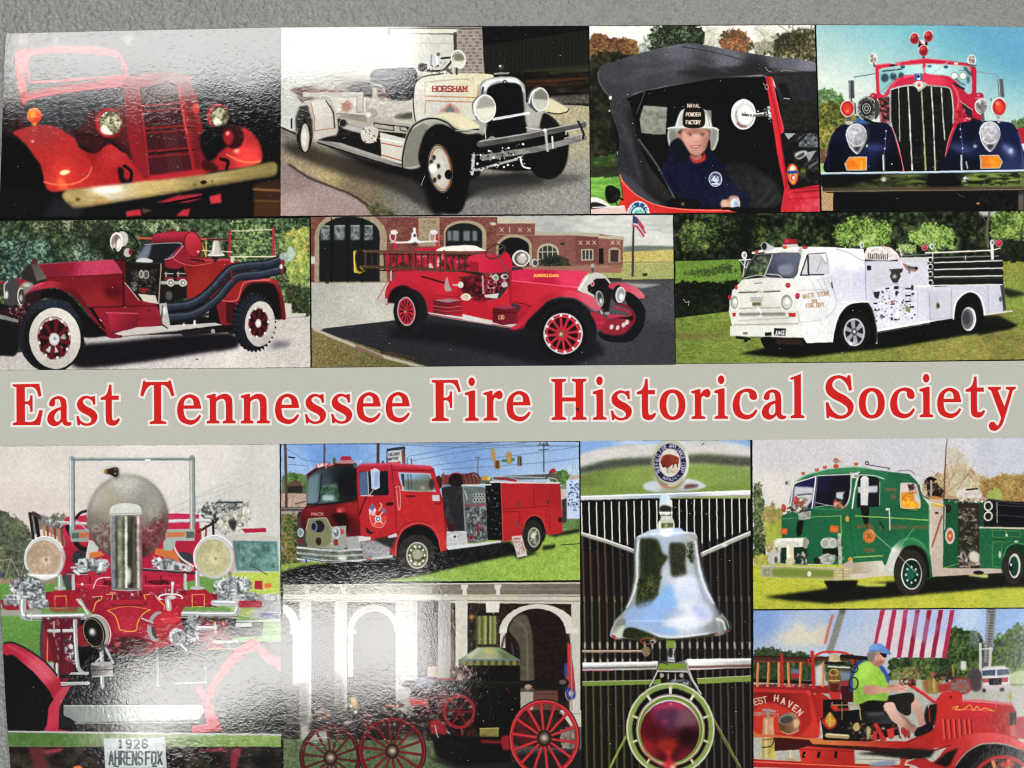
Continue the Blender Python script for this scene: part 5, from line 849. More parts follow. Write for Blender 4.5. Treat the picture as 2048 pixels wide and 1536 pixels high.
# globe
ell(917,535,296,312,[(700,400,'9a968c'),(900,270,'a8a59e'),(1100,400,'85837c'),(700,600,'6a665c'),(1150,600,'5c3c3c'),(900,760,'2c1a1a'),(1050,500,'74716a'),(780,500,'827c6e'),(690,700,'4a4238')],n=(.08,2),part='pressure_globe')
fol('660 600 800 560 800 760 740 780 660 700',['6c665c','8c8070','7c3c3c','54483c','a09888'],8,8,3,a=.7);fol('1010 640 1190 540 1190 660 1080 800 1020 820',['5c2c30','7c3038','8c3c44','4c2424','98807c'],9,8,4,a=.7);fol('1040 420 1160 480 1180 560 1060 560 1020 480',['88847c','74706a','9c9890'],8,10,5,a=.6);ring(917,535,284,300,18,'5c5850',f=4,a=.5);arc(917,535,292,308,180,350,5,'b0aca4',a=.6)
blob('720 350 800 320 860 380 800 460 720 470','98907c',f=8,a=.6);blob('830 780 1010 720 1060 800 960 850 860 830','2c1418',f=6,a=.6)
# chrome column
poly('790 515 1018 510 1022 1060 800 1060',[(800,800,'8c8c88'),(1020,800,'78706c')],part='chrome_column')
for x0,x1,c in ((800,826,'6c6c70'),(826,850,'3c403c'),(850,876,'7c8468'),(876,900,'4c503e'),(900,916,'d8d8d0'),(916,960,'2c3024'),(960,985,'4c4038'),(985,1004,'b0a8a4'),(1004,1018,'7c4850')): rect(x0,530,x1,1056,c,f=1.2,n=(.2,9))
for x0,x1,c in ((830,870,'5c6854'),(915,950,'484c40')): poly([x0,515,x1,515,x1-10,640,x0+10,640],c,f=3,a=.7)
blob('786 510 800 460 850 440 910 436 980 445 1010 470 1020 508 1000 518 800 520','b4b4b0',part='column_cap',n=(.05,3));line('795 512 1015 508',7,'8c8c8c');blob('905 900 930 940 925 1030 900 1030','e8e8e0',f=3,a=.7);ell(912,940,8,16,'ffffff',f=2)
poly('840 1080 990 1075 990 1125 845 1125','7c7874');fol('845 1085 990 1080 985 1120 850 1120',['3c3a38','a8a8a4','6c6864'],3,1,ax=.5);line('850 1080 985 1076',9,'c05444')
# big lamps
for cx,cy,rx,ry,c1,c2,tag_ in ((323,832,148,158,'947c64','a8947c',0),(1540,824,150,158,'98946c','a8a47c',1)):
    ell(cx,cy,rx,ry,'b0b0b0',part='headlight');ring(cx,cy,rx-6,ry-6,8,'8c8c90');arc(cx,cy,rx-2,ry-2,150,330,8,'dcdcdc');ell(cx-8,cy+6,rx-24,ry-24,[(cx-60,cy-80,c1),(cx+40,cy+80,c2)],part='lens');fol([cx-118,cy-50,cx-40,cy-125,cx+70,cy-110,cx+112,cy,cx+70,cy+110,cx-40,cy+130,cx-110,cy+50],[c1,c2,c1,'bcb098' if not tag_ else 'bcb88c'],5,3,tag_,a=.6)
    ell(cx+4,cy+20,34,30,'c4b49c' if not tag_ else 'c8c094',f=5,a=.8);ell(cx+10,cy+10,10,12,'6c5440' if not tag_ else '6c6848',f=1)
line('440 780 465 880 440 930',7,'a83040',sm=True,f=1,a=.7);blob('220 940 300 950 430 945 330 985 260 975','c8c8c8',f=1);line('220 955 440 958',9,'dcdcdc');line('1680 760 1690 880 1640 960',6,'8c3040',sm=True,f=1,a=.6)
# manifolds: chrome ends
line('430 960 432 1060',34,'8c9090');line('425 960 426 1060',8,'d8d8d4');ell(432,1045,44,12,'9c9c9c');line('1418 930 1418 1050',34,'8c8c90');line('1412 930 1413 1050',8,'d4d4d0');ell(1418,1045,50,12,'a0a0a0')
fol('60 1020 130 980 250 970 320 1030 320 1090 230 1110 90 1090',['54585c','8c9094','c0c4c4','dcdcdc','3c4044'],5,3,2,part='chrome_valve');fol('30 1095 340 1080 340 1168 30 1168',['8c9094','c4c8c8','5c6064','dcdcdc'],5,2,3);fol('1540 1000 1640 960 1780 970 1820 1030 1780 1080 1620 1090 1540 1060',['5c6064','94989c','c4c8c8','3c4044','dcdcdc'],5,3,4,part='chrome_valve');fol('1530 1080 1850 1080 1860 1168 1540 1168',['7c8084','b8bcbc','4c5054','d8d8d8'],5,2,5)
for x,y in ((180,1040),(1700,1030)): ring(x,y,40,36,9,'b8bcc0');line([x-36,y,x+36,y],7,'c8c8c8');line([x,y-34,x,y+34],7,'b0b0b0')
fol('520 900 580 840 760 830 790 880 760 930 540 950',['6c6c70','a8a8a8','d0d0d0','4c4c50'],8,4,6,part='chrome_housing');poly('560 840 620 830 630 930 560 935','b0b4b4',n=(.1,5));blob('700 850 760 850 760 910 700 920','c8ccd0',f=2);fol('1090 870 1110 820 1200 830 1380 890 1380 920 1200 920 1100 900',['84888c','b4b4b4','54585c','d4d4d4'],8,4,7,part='chrome_housing');line('1140 840 1150 900',30,'d0d4d4',f=1);line('1220 850 1370 905',18,'b8bcbc',f=1)
line('480 938 800 948',12,'2c2c2e');line('1020 912 1400 940',14,'28282a');line('480 945 700 950',5,'9c9ca0');line('1030 905 1300 925',5,'8c8c90');line('525 960 530 1080',22,'a0a4a4');line('1330 950 1335 1080',22,'9ca0a0');blob('450 960 500 960 515 1080 480 1060','3c4044')
MET = ['8c9094','b4b8bc','64686c','c8cccc','3c4044']
junk('60 1010 130 970 250 970 320 1030 320 1090 60 1100',MET,34,(3,9),1);junk('30 1095 340 1090 340 1150 30 1150',MET,26,(3,9),2);junk('1540 1000 1640 960 1780 970 1820 1030 1780 1080 1560 1080',MET,36,(3,9),3);junk('1530 1080 1850 1080 1860 1150 1540 1150',MET,28,(3,9),4)
junk('520 880 760 840 780 930 540 940',MET,20,(4,11),5);junk('1100 850 1200 840 1380 900 1380 915 1100 900',MET,16,(4,10),6);junk('1450 470 1760 430 1760 600 1560 620',['a8a498','8c8c88','c0bcb0','4c4c4c'],26,(4,11),7);junk('300 520 430 590 430 620 300 560',['a8a8a4','6c6c6c'],14,(2,5),8)
# red engine block
blob('545 990 620 960 800 940 1030 930 1240 960 1310 980 1310 1080 1300 1180 520 1180 540 1080',[(650,1000,'a81c34'),(1150,1010,'ac1c38'),(800,1120,'a01426'),(1200,1150,'a41830')],n=(.08,6),part='engine_block')
for x in (660,760,1060,1170): poly([x-28,930,x+28,925,x+34,960,x-30,966],'a81c34');line([x-14,960,x-10,1010],12,'74101e')
fol('740 1000 800 990 800 1030 740 1030',['1c0c10','8c1428'],3,2);fol('1060 990 1230 990 1230 1025 1060 1020',['1c0c10','a81c30','6c1020'],3,2);line('545 1050 790 1070',10,'7c0e1c');line('1030 1060 1310 1060',10,'7c0e1c');line('550 1020 780 1030',8,'c43850');line('1040 1030 1290 1025',8,'c43850')
line('790 970 720 975 690 1000 660 1070 620 1075',8,'c0b8b4',sm=True);ell(610,1072,14,10,'9c9c9c');ell(590,1018,10,10,'c8c0bc')
poly('330 1075 560 1060 1320 1060 1560 1090 1560 1180 330 1180','7c1220');blob('560 1075 700 1050 1150 1050 1300 1080 1340 1180 520 1180',[(700,1080,'a01830'),(900,1150,'8c1224'),(1200,1090,'a01a30')]);junk('560 1060 1300 1060 1300 1170 560 1170',['8c1426','a82438','6c0e1c','b83040'],50,(5,12),21)
poly('340 1100 380 1068 540 1065 540 1168 340 1168','9c1426');poly('375 1065 500 1062 500 1168 385 1168',[(390,1100,'a41a2c'),(490,1150,'881020')]);line('395 1168 395 1105 475 1103 475 1168',5,'c8a048');poly('1350 1060 1480 1058 1530 1100 1530 1168 1310 1168','a0162a');line('1382 1168 1380 1093 1468 1090 1470 1168',5,'c8a048');line('665 1110 735 1105 710 1168',6,'c8a048');line('765 1092 812 1090 800 1148 770 1146',6,'c8a048');line('1080 1092 1035 1095 1050 1145 1078 1143',6,'c8a048');line('1115 1100 1180 1168',6,'c8a048')
poly('800 900 1020 900 1020 1058 805 1060','6c6c68')
for x0,x1,c in ((800,826,'6c6c70'),(826,850,'3c403c'),(850,876,'7c8468'),(876,900,'4c503e'),(900,916,'e0e0d8'),(916,960,'2c3024'),(960,985,'4c4038'),(985,1004,'b0a8a4'),(1004,1018,'7c4850')): rect(x0+2,896,x1+2,1056,c,f=1.2,n=(.2,9))
ell(913,1056,108,12,'8c8c88');ell(913,1052,100,6,'5c5450');ell(925,960,14,60,'f0f0e8',f=3,a=.8)
ring(1226,1115,84,26,12,'b0b4b4',part='valve_wheel');ring(1226,1113,84,26,4,'e8e8e8');ell(1232,1112,34,14,'a8acac');line('1236 1110 1240 1020',16,'b0b4b4');ell(1240,1012,12,12,'c8ccc8');line('555 1130 590 1168',18,'b8b8b8')
view(0,1200,3.593)
# lower half
poly('-60 130 300 130 300 450 200 520 -60 700',[(100,200,'547e38'),(250,400,'4c7434')],n=(.12,2));rect(-60,70,300,115,'84847c',f=1);poly('1640 140 2020 130 2020 300 1640 300','58803c');poly('1860 0 2020 0 2020 130 1800 130','8c8c8c');fol('1860 80 2020 80 2020 130 1860 130',['4c548c','6c6c84','8c8c84','34384c'],4,2);line('1650 155 2020 145',14,'a0a09c');poly('1660 160 1890 158 1888 260 1670 270','1a1a1c');poly('1665 165 1810 160 1810 190 1665 195','a0a09c');line('1800 80 2020 90',12,'9c9c98')
poly('500 130 1700 130 1640 480 1400 960 440 960 540 620 500 400','0d0c0c');poly('0 380 60 370 300 560 380 700 340 960 0 960','0b0b0b')
# tyres/front wheels seen edge-on
poly('300 140 520 140 520 560 420 620 380 440 295 440',[(320,200,'8c1c30'),(450,300,'7c1424')],part='front_wheel');line('305 150 295 300 300 440',16,'34383c',sm=True);line('345 150 338 440',8,'c87c38');line('490 230 485 520',8,'c07030');line('395 160 400 440',10,'a42838');poly('1430 150 1640 150 1650 260 1600 350 1440 360','7c1424');line('1600 150 1620 250',10,'c06c30');line('1640 170 1650 250',14,'2c3034');line('1530 150 1530 320',8,'8c4c24')
# pipes
poly('0 0 340 0 340 60 60 75 20 60','8c1c2c');fol('20 0 150 0 150 35 30 40',['9ca0a0','c8cccc','5c6064'],5,1);fol('200 0 350 0 350 60 210 70',['8c9094','c8ccd0','4c5054'],6,1,ax=2.)
line('165 0 168 90 215 122 600 118',50,'8c9090',sm=True,part='chrome_pipe');line('158 0 160 85 210 112 600 106',12,'d4d8d8',sm=True);line('185 100 230 138 600 134',7,'4c5250',sm=True);line('225 95 225 145',8,'a8acac')
line('1280 100 1640 105 1700 90 1718 0',46,'8c9090',sm=True,part='chrome_pipe');line('1290 92 1640 96 1690 80 1708 0',10,'d4d8d8',sm=True);line('1290 118 1650 122 1715 110',7,'5c3c3c',sm=True);line('1535 20 1700 25',44,'9ca0a4');line('1540 12 1690 14',9,'dcdcdc');line('1735 30 1860 30',50,'9c2030');line('1415 85 1418 125',10,'b0b4b4')
poly('300 125 580 125 580 330 540 330 540 560 420 560','5c1420',f=1,a=.9);junk('340 130 560 130 540 520 440 520',['7c1424','9c2434','4c0c18','6c7074','a0a4a4'],50,(4,10),22);junk('1300 130 1640 130 1600 330 1340 330',['7c1424','9c2434','4c0c18','6c7074','24262a'],40,(4,10),23)
# centre casting
blob('560 0 700 0 1180 0 1330 0 1300 120 1330 300 1200 330 1000 400 820 380 700 330 570 330 560 200 680 120',[(900,60,'a41c30'),(700,200,'8c1424'),(900,200,'b02034'),(900,320,'5c0e18'),(1200,150,'a8182c'),(620,300,'84121f')],n=(.05,6),part='pump_casting')
blob('800 330 900 270 1050 290 1060 340 920 400','3c0a12',f=4,a=.8);blob('820 310 850 300 870 325 840 335','a83040',f=1)
line('775 75 825 110 850 170 870 218 975 220 990 160 1030 100 1080 70',8,'c8983c',sm=True);line('770 75 920 45 1080 70',5,'c08038',sm=True);line('670 80 690 20 720 0',8,'c89c48',sm=True);line('1140 0 1180 40 1180 70',7,'c89c48',sm=True);line('800 30 840 40 1030 35 1050 10',8,'5c0c18',sm=True);line('395 0 400 62 480 60 482 0',5,'c8a048');line('1380 0 1382 50 1468 45 1470 0',5,'c8a048');poly('345 0 560 0 560 85 360 85','98142a',a=.5)
# left round cover with handle
line('575 0 640 110',26,'8c9090');line('568 0 630 100',8,'c8c8c8');ell(690,228,92,124,'8c8c88',rot=-18,part='round_cover');ell(676,234,78,114,'14120f',rot=-18);ring(672,234,68,104,5,'9c9468',rot=-18);arc(700,228,92,124,-90,60,8,'c0c0bc',rot=-18);ell(664,230,24,28,'8c8c88',f=2);ell(660,226,10,12,'e8e8e4',f=2)
line('760 345 810 450',20,'9c9c9c',part='lever');line('730 350 735 620',30,'84888a');line('724 370 728 600',8,'c0c4c4')
# right pump head
ell(1130,190,70,110,'84888a',rot=10,part='valve_body');ell(1140,190,50,90,'34302e',rot=10);blob('1110 130 1180 90 1280 120 1310 180 1300 260 1220 320 1140 280 1110 200',[(1160,150,'b0202c'),(1250,260,'8c1424')]);poly('1190 70 1220 60 1260 65 1280 130 1180 130','b4202c');blob('1150 130 1290 120 1290 150 1220 170 1160 150','c02c38');line('1205 0 1215 60',40,'9ca098');line('1205 0 1212 55',10,'d8dcd8');line('1020 135 1110 185',30,'8c2030');line('1020 132 1100 165',9,'b4b0ac')
ell(1275,265,60,62,'a0a0a0',part='coupling');ell(1290,270,44,46,'54585a');fol('1215 240 1260 200 1330 230 1330 310 1260 330 1220 290',['6c7074','b8bcbc','3c4044','d8dcdc'],5,3,2,a=.8);line('1290 310 1340 360',18,'a0a4a4');fol('1340 130 1390 110 1440 160 1430 300 1380 320 1340 260',['5c6064','a0a4a8','d0d4d4','34383c'],5,4,3,part='chrome_valve');line('1370 120 1372 200',40,'8c9094');line('1400 200 1550 200',26,'9ca0a4');line('1410 193 1540 193',8,'dcdcdc');line('1545 160 1550 240',12,'9c9c9c');line('1540 300 1700 298',24,'7c8084');line('1500 350 1690 350',8,'a85c28')
junk('1220 220 1310 220 1320 320 1250 320',MET,12,(4,9),9);junk('1340 140 1430 150 1430 300 1360 310',MET,22,(3,9),10);junk('20 0 150 0 140 40 30 40',MET,10,(3,7),11);junk('210 0 340 0 340 60 220 60',MET,12,(4,9),12);junk('560 300 800 330 1000 400 1280 330 1400 400 1300 480 600 480',['5c1820','7c2028','34383c','6c7074','2c0c10'],40,(3,9),13)
# left brackets
line('385 160 390 260',12,'8c8c8c');line('400 222 540 220',22,'a0a4a4');line('410 215 540 213',6,'d8d8d8');line('435 150 445 290 440 580',12,'4c141c',sm=True);line('460 290 520 290',14,'34383c');line('540 150 545 300 560 480 600 520',30,'8c9094',sm=True,part='bracket');line('532 150 538 300 552 480',8,'c4c8c8',sm=True);ell(510,335,14,20,'b0b4b4');line('530 380 505 390 510 425',6,'dcdcdc',sm=True);poly('510 520 640 515 640 540 500 540','9ca0a0');blob('570 340 700 360 680 480 600 510 580 420','0c0b0b');line('500 285 510 260',10,'8c8c8c')
poly('650 460 810 455 815 545 655 555',[(680,480,'4c4c4c'),(780,530,'8c8480')],part='canister');ell(732,458,80,16,'8c8c8c');line('655 505 812 500',8,'2c2024');line('655 550 812 545',8,'a0a0a0');line('690 440 740 400',12,'b0b0ac');line('440 550 650 548',24,'141414');line('410 460 412 610 600 600',20,'8c9094',part='grab_bar');line('405 460 406 600',6,'c8ccd0');line('420 594 600 590',6,'c4c8c8');ell(625,598,24,14,'9ca0a0');poly('310 450 390 450 380 500 330 480','8c9490')
# fenders
blob('20 330 40 312 90 310 180 350 300 430 400 530 440 620 420 700 385 710 330 620 220 500 100 410 30 390',[(100,350,'a81c34'),(300,520,'b84454'),(400,650,'a01c30')],part='fender');line('30 310 100 308 220 370 330 450 410 540',12,'1c2426',sm=True);line('60 330 200 410 380 580',12,'c85c6c',sm=True,f=2,a=.5)
blob('60 400 200 490 340 640 375 720 340 800 330 945 50 945 30 700','0b0b0b',f=1)
poly('440 625 510 618 430 760 420 930 540 950 310 950 335 900 350 770',[(460,650,'a83040'),(380,850,'b02840'),(450,940,'a81c34')],part='bumper_bracket');blob('1690 350 1830 275 1860 310 1960 400 2020 420 2020 530 1930 460 1850 380 1800 370 1700 450 1560 620 1520 720 1480 660 1560 520',[(1750,340,'a02434'),(1950,430,'b43448'),(1550,580,'9c2030')],f=.6,part='fender');blob('1820 380 1900 450 2020 540 2020 920 1600 920 1560 750 1640 560','1c1f1a',f=1)
poly('1400 620 1450 620 1530 760 1600 940 1380 960 1370 910 1480 890 1460 760','a82c3c',part='bumper_bracket')
# sign plate and radiator gap
poly('455 755 1460 750 1470 800 1430 860 560 880 460 830',[(500,800,'6c7470'),(1400,800,'848884')],part='name_plate');line('460 760 1450 756',7,'9ca4a0');line('540 885 1430 880',6,'a0a4a0');word('AHRENS-FOX',770,858,66,'9ca09c',w=36,adv=58,lw=8,a=.6);rect(540,890,1380,955,'140e0e')
line('880 660 1020 655',6,'6c6c6c');line('1260 600 1480 590',14,'7c8084');line('1130 350 1135 620',20,'5c6064');line('1475 480 1480 600',10,'6c7074')
# bumper, grass reflection, bottom
poly('-20 955 1500 960 2020 970 2020 1060 -20 1050',[(200,1000,'44682e'),(1000,1000,'6c7c54'),(1800,1020,'6c8844')],n=(.1,8),part='bumper');line('-20 945 2020 968',14,'9c9c9c');line('-20 1050 2020 1065',6,'6c7064');rect(-20,1055,2020,1700,'151211');fol('-20 1055 2020 1065 2020 1700 -20 1700',['0e0c0c','2c1c1a','1c1814','54282c','2c3424'],20)
poly('200 1060 300 1060 360 1220 380 1500 280 1500 240 1160','5c2424',f=2);poly('300 1080 460 1060 440 1090 330 1110','8c2c34',f=2);poly('1420 1080 1600 1060 1640 1090 1440 1090','8c2c38',f=2);poly('1660 1070 1740 1060 1700 1200 1640 1500','7c2430',f=2);ell(560,1205,34,14,'d86838',f=1)
poly('745 995 1185 990 1200 1230 1200 1700 770 1700 755 1180','a4acac',part='licence_plate',n=(.03,3));word('1926',850,1062,56,'3c4040',w=34,adv=58,lw=12);word('AHRENS',785,1182,92,'3c4448',w=28,adv=42,lw=13);word('FOX',1048,1180,88,'3c4448',w=28,adv=43,lw=13);line('820 1195 850 1195',8,'2c2c2c');line('1095 1195 1125 1195',8,'2c2c2c');rect(770,1205,1200,1700,'8c9494')

# ---- print 9: red 1970s cab-forward engine on a sunny street corner
photo(9, 'photo_print', 'print of a red modern fire engine under power lines', '562 888 1158 883 1160.5 1160.5 562.5 1165'.split(), '6c8cb4', (555, 880, 3.357))
rect(0,0,2060,500,[(300,80,'5c84bc'),(1200,60,'6484b4'),(1900,100,'7c98c0'),(1000,250,'8ca8c8'),(1950,250,'9cb0c4'),(100,200,'80a0c8')],n=(.05,2))
for p in ('30 30 1000 28 2030 40','60 55 130 100 220 140 600 170','650 25 1300 48 1720 10','880 110 1400 20 1720 8','50 160 200 175','900 140 1430 55 2030 40','1050 170 1700 90 2020 45','1100 200 1800 150 2020 120'): line(p,3.4,'3c4c5c',sm=True,a=.75)
line('1900 230 1985 120 2010 230',4,'7c8c9c');line('1985 120 1975 260',6,'8494a4')
# left background
poly('20 460 30 250 100 220 200 235 200 460','5c6450');fol('30 250 80 220 150 225 200 250 200 280 30 290',['2c4420','4c6c34','6c8850'],4,4);poly('60 300 120 270 190 290 190 360 60 350','5c3c34');poly('60 310 170 310 170 355 60 355','2c2420');fol('160 250 210 250 200 420 170 400',['344c28','5c7844'],4,3);poly('20 360 200 360 200 450 20 450','9c8474',n=(.15,3));rect(20,450,190,478,'4c4440');line('20 458 190 458',5,'8c8480');rect(20,478,190,500,'8c8078');line('120 430 190 410',6,'3c3c34')
line('52 30 60 450',18,'4c3a34',part='utility_pole');line('315 28 315 170',12,'4c403c',part='utility_pole');line('676 22 674 160',20,'403430',part='utility_pole');line('75 115 115 120',9,'20242c')
fol('20 500 100 490 150 520 170 760 160 840 20 850',['243418','44602c','6c8440','885c3c'],6,5,2,part='shrub')
# street furniture
poly('730 60 855 42 860 60 740 75','2c2c30');poly('732 70 742 72 742 165 732 165','2c2c30');poly('845 45 856 45 858 165 846 165','2c2c30');poly('738 82 832 68 838 150 742 158','a8acac',part='church_sign');word('CALVARY',748,108,17,'34343c',w=8,adv=11,lw=4,ang=-6);word('BAPTIST',746,137,15,'34343c',w=7,adv=10,lw=4,ang=-6);poly('745 150 810 148 806 138 832 150 812 166 810 158 745 162','a82c38');poly('830 68 846 66 858 160 838 160','6c4434');ell(708,150,10,12,'5c3c2c');line('870 120 872 170',6,'4c4c4c');line('898 125 900 170',8,'4c4c4c')
line('1786 25 1788 215',9,'4c4c50',part='utility_pole');line('1748 35 1825 35',7,'3c3c40');line('1752 68 1822 62',6,'3c3c40');dots('1760 15 1820 15 1820 42 1760 42',['34343c'],8,(1,2.2));line('1345 115 1346 230',7,'54585c',part='street_lamp');line('1328 118 1358 116',6,'54585c')
for x,y,w,h in ((1446,100,24,76),(1474,164,36,56),(1554,120,34,74),(1624,142,26,62)):
    poly([x-w/2,y-h/2,x+w/2,y-h/2,x+w/2+3,y+h/2,x-w/2+3,y+h/2],'8c6424' if x != 1624 else '2a2420',part='traffic_light',f=.4);rect(x-w/4,y-h/2+4,x+w/3,y+h/2-4,'4c3418' if x in (1474,1624) else 'a87c34',f=.6)
line('1450 75 1540 95',5,'9c8c8c');rect(1505,130,1540,148,'2c6c54');rect(1572,122,1592,142,'2c6c4c');line('1620 115 1625 172',4,'a89060')
fol('1840 215 1900 195 1950 210 1965 280 1940 310 1850 300 1830 250',['2c4420','44642c','64843c'],4,5,3,part='tree');poly('1960 240 2030 235 2030 270 1960 270','9c8c7c');poly('1900 310 2030 300 2030 600 1910 600','6c6c5c');rect(1900,330,1940,400,'a8a498');poly('1938 270 2030 262 2030 528 1945 528','a4b4cc',part='notice_board');dots('1950 280 2028 275 2028 480 1955 480',['3c4c6c','54648c'],60,(1,2.6),asp=1.5);fol('1910 540 2030 530 2030 590 1920 590',['3c5c2c','5c8040'],4,2);poly('1910 400 1940 390 1940 550 1915 560','3c2c2c')
poly('1440 245 1880 225 1900 260 1460 270','4c4c48');poly('1100 230 1440 255 1440 290 1100 300','4c5444')
# grass
poly('20 840 2030 590 2040 990 20 990',[(200,840,'748c3c'),(1900,700,'84a03c'),(1300,900,'7c983c'),(1900,900,'84a03c')],n=(.18,2));fol('20 840 2030 590 2040 990 20 990',['54702c','7c9838','a0b454'],2,a=.4)
poly('1800 640 2030 590 2030 620 1860 650','1c2418',f=2);poly('1780 710 1870 700 1860 730 1780 740','1c2418',f=2);line('1900 705 2030 695',6,'28341c')
poly('20 890 150 850 700 780 1100 740 1560 680 1640 760 1300 830 1000 900 700 945 20 985','0b0c0c',f=3);fol('300 800 1500 700 1560 770 900 910 500 960',['080909','121413','3c3e3c'],2,3,4,a=.6);poly('1560 760 1700 740 1750 760 1620 800','1c2414',f=3)
# rear body
poly('1495 290 1898 290 1915 620 1880 632 1820 634 1700 640 1640 660 1510 682',[(1600,380,'a81a1e'),(1800,550,'ac1c1e'),(1850,350,'9c181c')],n=(.06,2),part='truck_body');poly('1395 290 1500 285 1510 675 1410 670','0e0d10');dots('1410 320 1500 320 1500 660 1410 660',['3c3c44','242428','5c5c64','34181c'],60,(1,2.4));line('1500 290 1515 680',5,'c8403c')
for p in ('1720 295 1722 450','1515 465 1720 450 1820 445','1515 482 1620 478 1625 560','1820 448 1830 600','1800 470 1805 540'): line(p,4,'741014')
rect(1612,420,1628,448,'4c3c3c');rect(1808,408,1824,430,'3c2c30');rect(1600,555,1618,582,'4c4448');rect(1885,520,1912,550,'34141c');line('1430 282 1890 288',12,'b8b8bc');line('1460 270 1800 285',6,'8c8c90');line('1480 255 1600 275',12,'941820');line('1440 245 1700 250 1850 258 1880 280',6,'9ca0a0',sm=True);line('1560 250 1620 270',5,'8c8c90');poly('1820 215 1840 192 1862 190 1868 212 1842 228','a81c28',part='warning_lamp');line('1800 260 1835 215',8,'2c2c30');poly('1430 330 1450 340 1445 342 1420 322','b8b8b4')
# hose reels
ell(1082,285,26,45,'3c1c1c');poly('1100 300 1110 230 1140 240 1160 300','6c2c2c');ell(1200,268,58,48,'1c1012',part='hose_reel');arc(1200,268,56,46,170,360,8,'8c2c2c');poly('1230 225 1300 225 1360 260 1360 300 1250 300','5c3430',part='hose_reel')
for i in range(8): line([1240+i*14,232,1262+i*13,300],6,'7c3c38' if i % 2 else '4c2420')
arc(1310,260,46,38,200,350,10,'5c1c20');rect(1370,240,1410,270,'a87838');rect(1410,248,1430,270,'b8a04c');line('1115 220 1118 310',7,'8c3c38')
# pump panel
poly('1100 320 1245 308 1258 610 1130 610','2c2c30',n=(.35,8));blob('1110 320 1200 315 1180 420 1240 430 1245 600 1190 600 1140 400','222226',f=3,a=.9);poly('1130 560 1190 560 1190 620 1140 610','3c1418');poly('1245 308 1395 318 1408 678 1280 695 1255 600','545c5c',part='pump_panel',n=(.15,3));line('1240 305 1430 300',12,'b0b4ac');line('1245 310 1260 600',8,'747c78')
for j,y in enumerate((372,405)):
    for i in range(4): x = 1322+i*20;ell(x,y,11,14,'a0a4a0');ell(x,y,7,9,'3c4444')
line('1255 440 1390 436',7,'9c2430');fol('1258 450 1400 445 1405 670 1285 690',['34383a','6c7474','9ca4a4','24282a'],5,1,2,a=.8);junk('1262 455 1395 450 1395 660 1290 670',['6c7474','a0a8a8','34383a','8c9494','742830'],60,(2,6),3);line('1255 340 1275 400',6,'a8acac');ell(1300,655,14,18,'9c2430');ell(1300,655,7,9,'3c1418');line('1340 560 1345 640',10,'742028')
poly('1135 615 1270 610 1275 700 1140 715','a0a0a0',part='step',n=(.1,4));poly('1130 715 1500 675 1500 690 1145 740','b0b4b4');line('1145 742 1490 692',4,'3c3c3c');ell(1190,650,8,8,'2c2c2c');line('1130 560 1140 600',6,'8c8c8c')
# cab
poly('130 500 560 400 800 640 800 800 580 820 140 780','3c3836');poly('520 180 1050 190 1140 560 1130 700 800 700 540 560','8c141c')
poly('520 190 560 160 760 158 1030 175 1048 205 1110 400 1135 745 1095 750 1060 620 960 560 860 580 800 660 795 780 560 650 545 400 525 380',[(650,300,'a81c26'),(900,400,'b01e20'),(650,500,'ac1c22'),(1000,500,'b01e20'),(1100,650,'b42424'),(800,180,'a81c2c')],n=(.05,3),part='cab')
poly('200 235 300 180 500 165 530 190 540 400 555 660 460 650 150 500 200 430','4c0e14');blob('195 430 210 250 300 190 510 175 525 300 520 400 400 430 250 430',[(300,320,'34444c'),(450,300,'0d0f14'),(230,380,'4c5c60')],f=.5,part='windscreen');fol('290 300 410 290 415 410 280 415',['24302c','4c605c','2c4c34'],6,3);rect(300,370,380,408,'8c9ca0',f=2);poly('205 260 280 220 270 420 200 428','5c747c',f=3,a=.8);line('300 230 275 420',6,'14141a')
line('205 235 300 178 400 165 520 165',20,'3c1014',sm=True);line('200 432 330 430 500 405',12,'14161a',sm=True);line('215 440 290 410',5,'2c3034');line('310 430 350 412',5,'2c3034');line('560 165 760 162 1035 182',16,'c0405c',f=1,a=.7);line('780 200 1040 208',7,'6c0c14');line('765 165 790 400 800 640',5,'74101a')
poly('150 490 190 455 420 430 540 410 555 640 480 660 160 600',[(250,480,'7c1420'),(450,550,'54080e'),(500,450,'94181f'),(250,560,'3c080c')],f=.8);ell(425,472,30,24,'a42430',part='turn_signal');ell(418,478,14,12,'c85c5c',f=1);ell(150,500,12,20,'3c1c28');word('MACK',230,506,18,'a89484',w=16,adv=21,lw=4);blob('370 500 460 500 470 620 400 560','1c080a',f=3)
poly('545 212 740 210 745 370 560 372','14141a',part='door_window');poly('548 215 600 212 610 370 555 370','44587c');line('605 215 612 370',8,'8c8c94');poly('625 200 660 190 686 205 688 320 660 335 630 325','a8b4c4',part='mirror');poly('640 215 680 212 680 315 640 320','7c90b8',f=1);line('650 192 640 340 620 370',6,'b0b4b8');line('600 375 570 440 550 500',10,'4c0c14',sm=True);line('560 372 640 375',7,'b8a0a4')
blob('812 225 830 218 1010 225 1030 240 1056 330 1050 346 850 342 835 320','9ca4a8',part='crew_window');blob('820 232 835 226 1008 232 1025 245 1046 335 860 335 845 318',[(900,250,'6c88a8'),(940,320,'5c6454')],f=.4);poly('840 270 1040 262 1046 335 862 335','565e50',f=2);poly('830 228 850 228 850 310 840 310','2c2c2c');line('875 230 880 330',5,'3c3c3c');line('895 230 900 330',5,'3c3c3c');ell(1035,295,20,36,'3c2c2c',f=1);ell(975,322,16,12,'a87c6c',f=1)
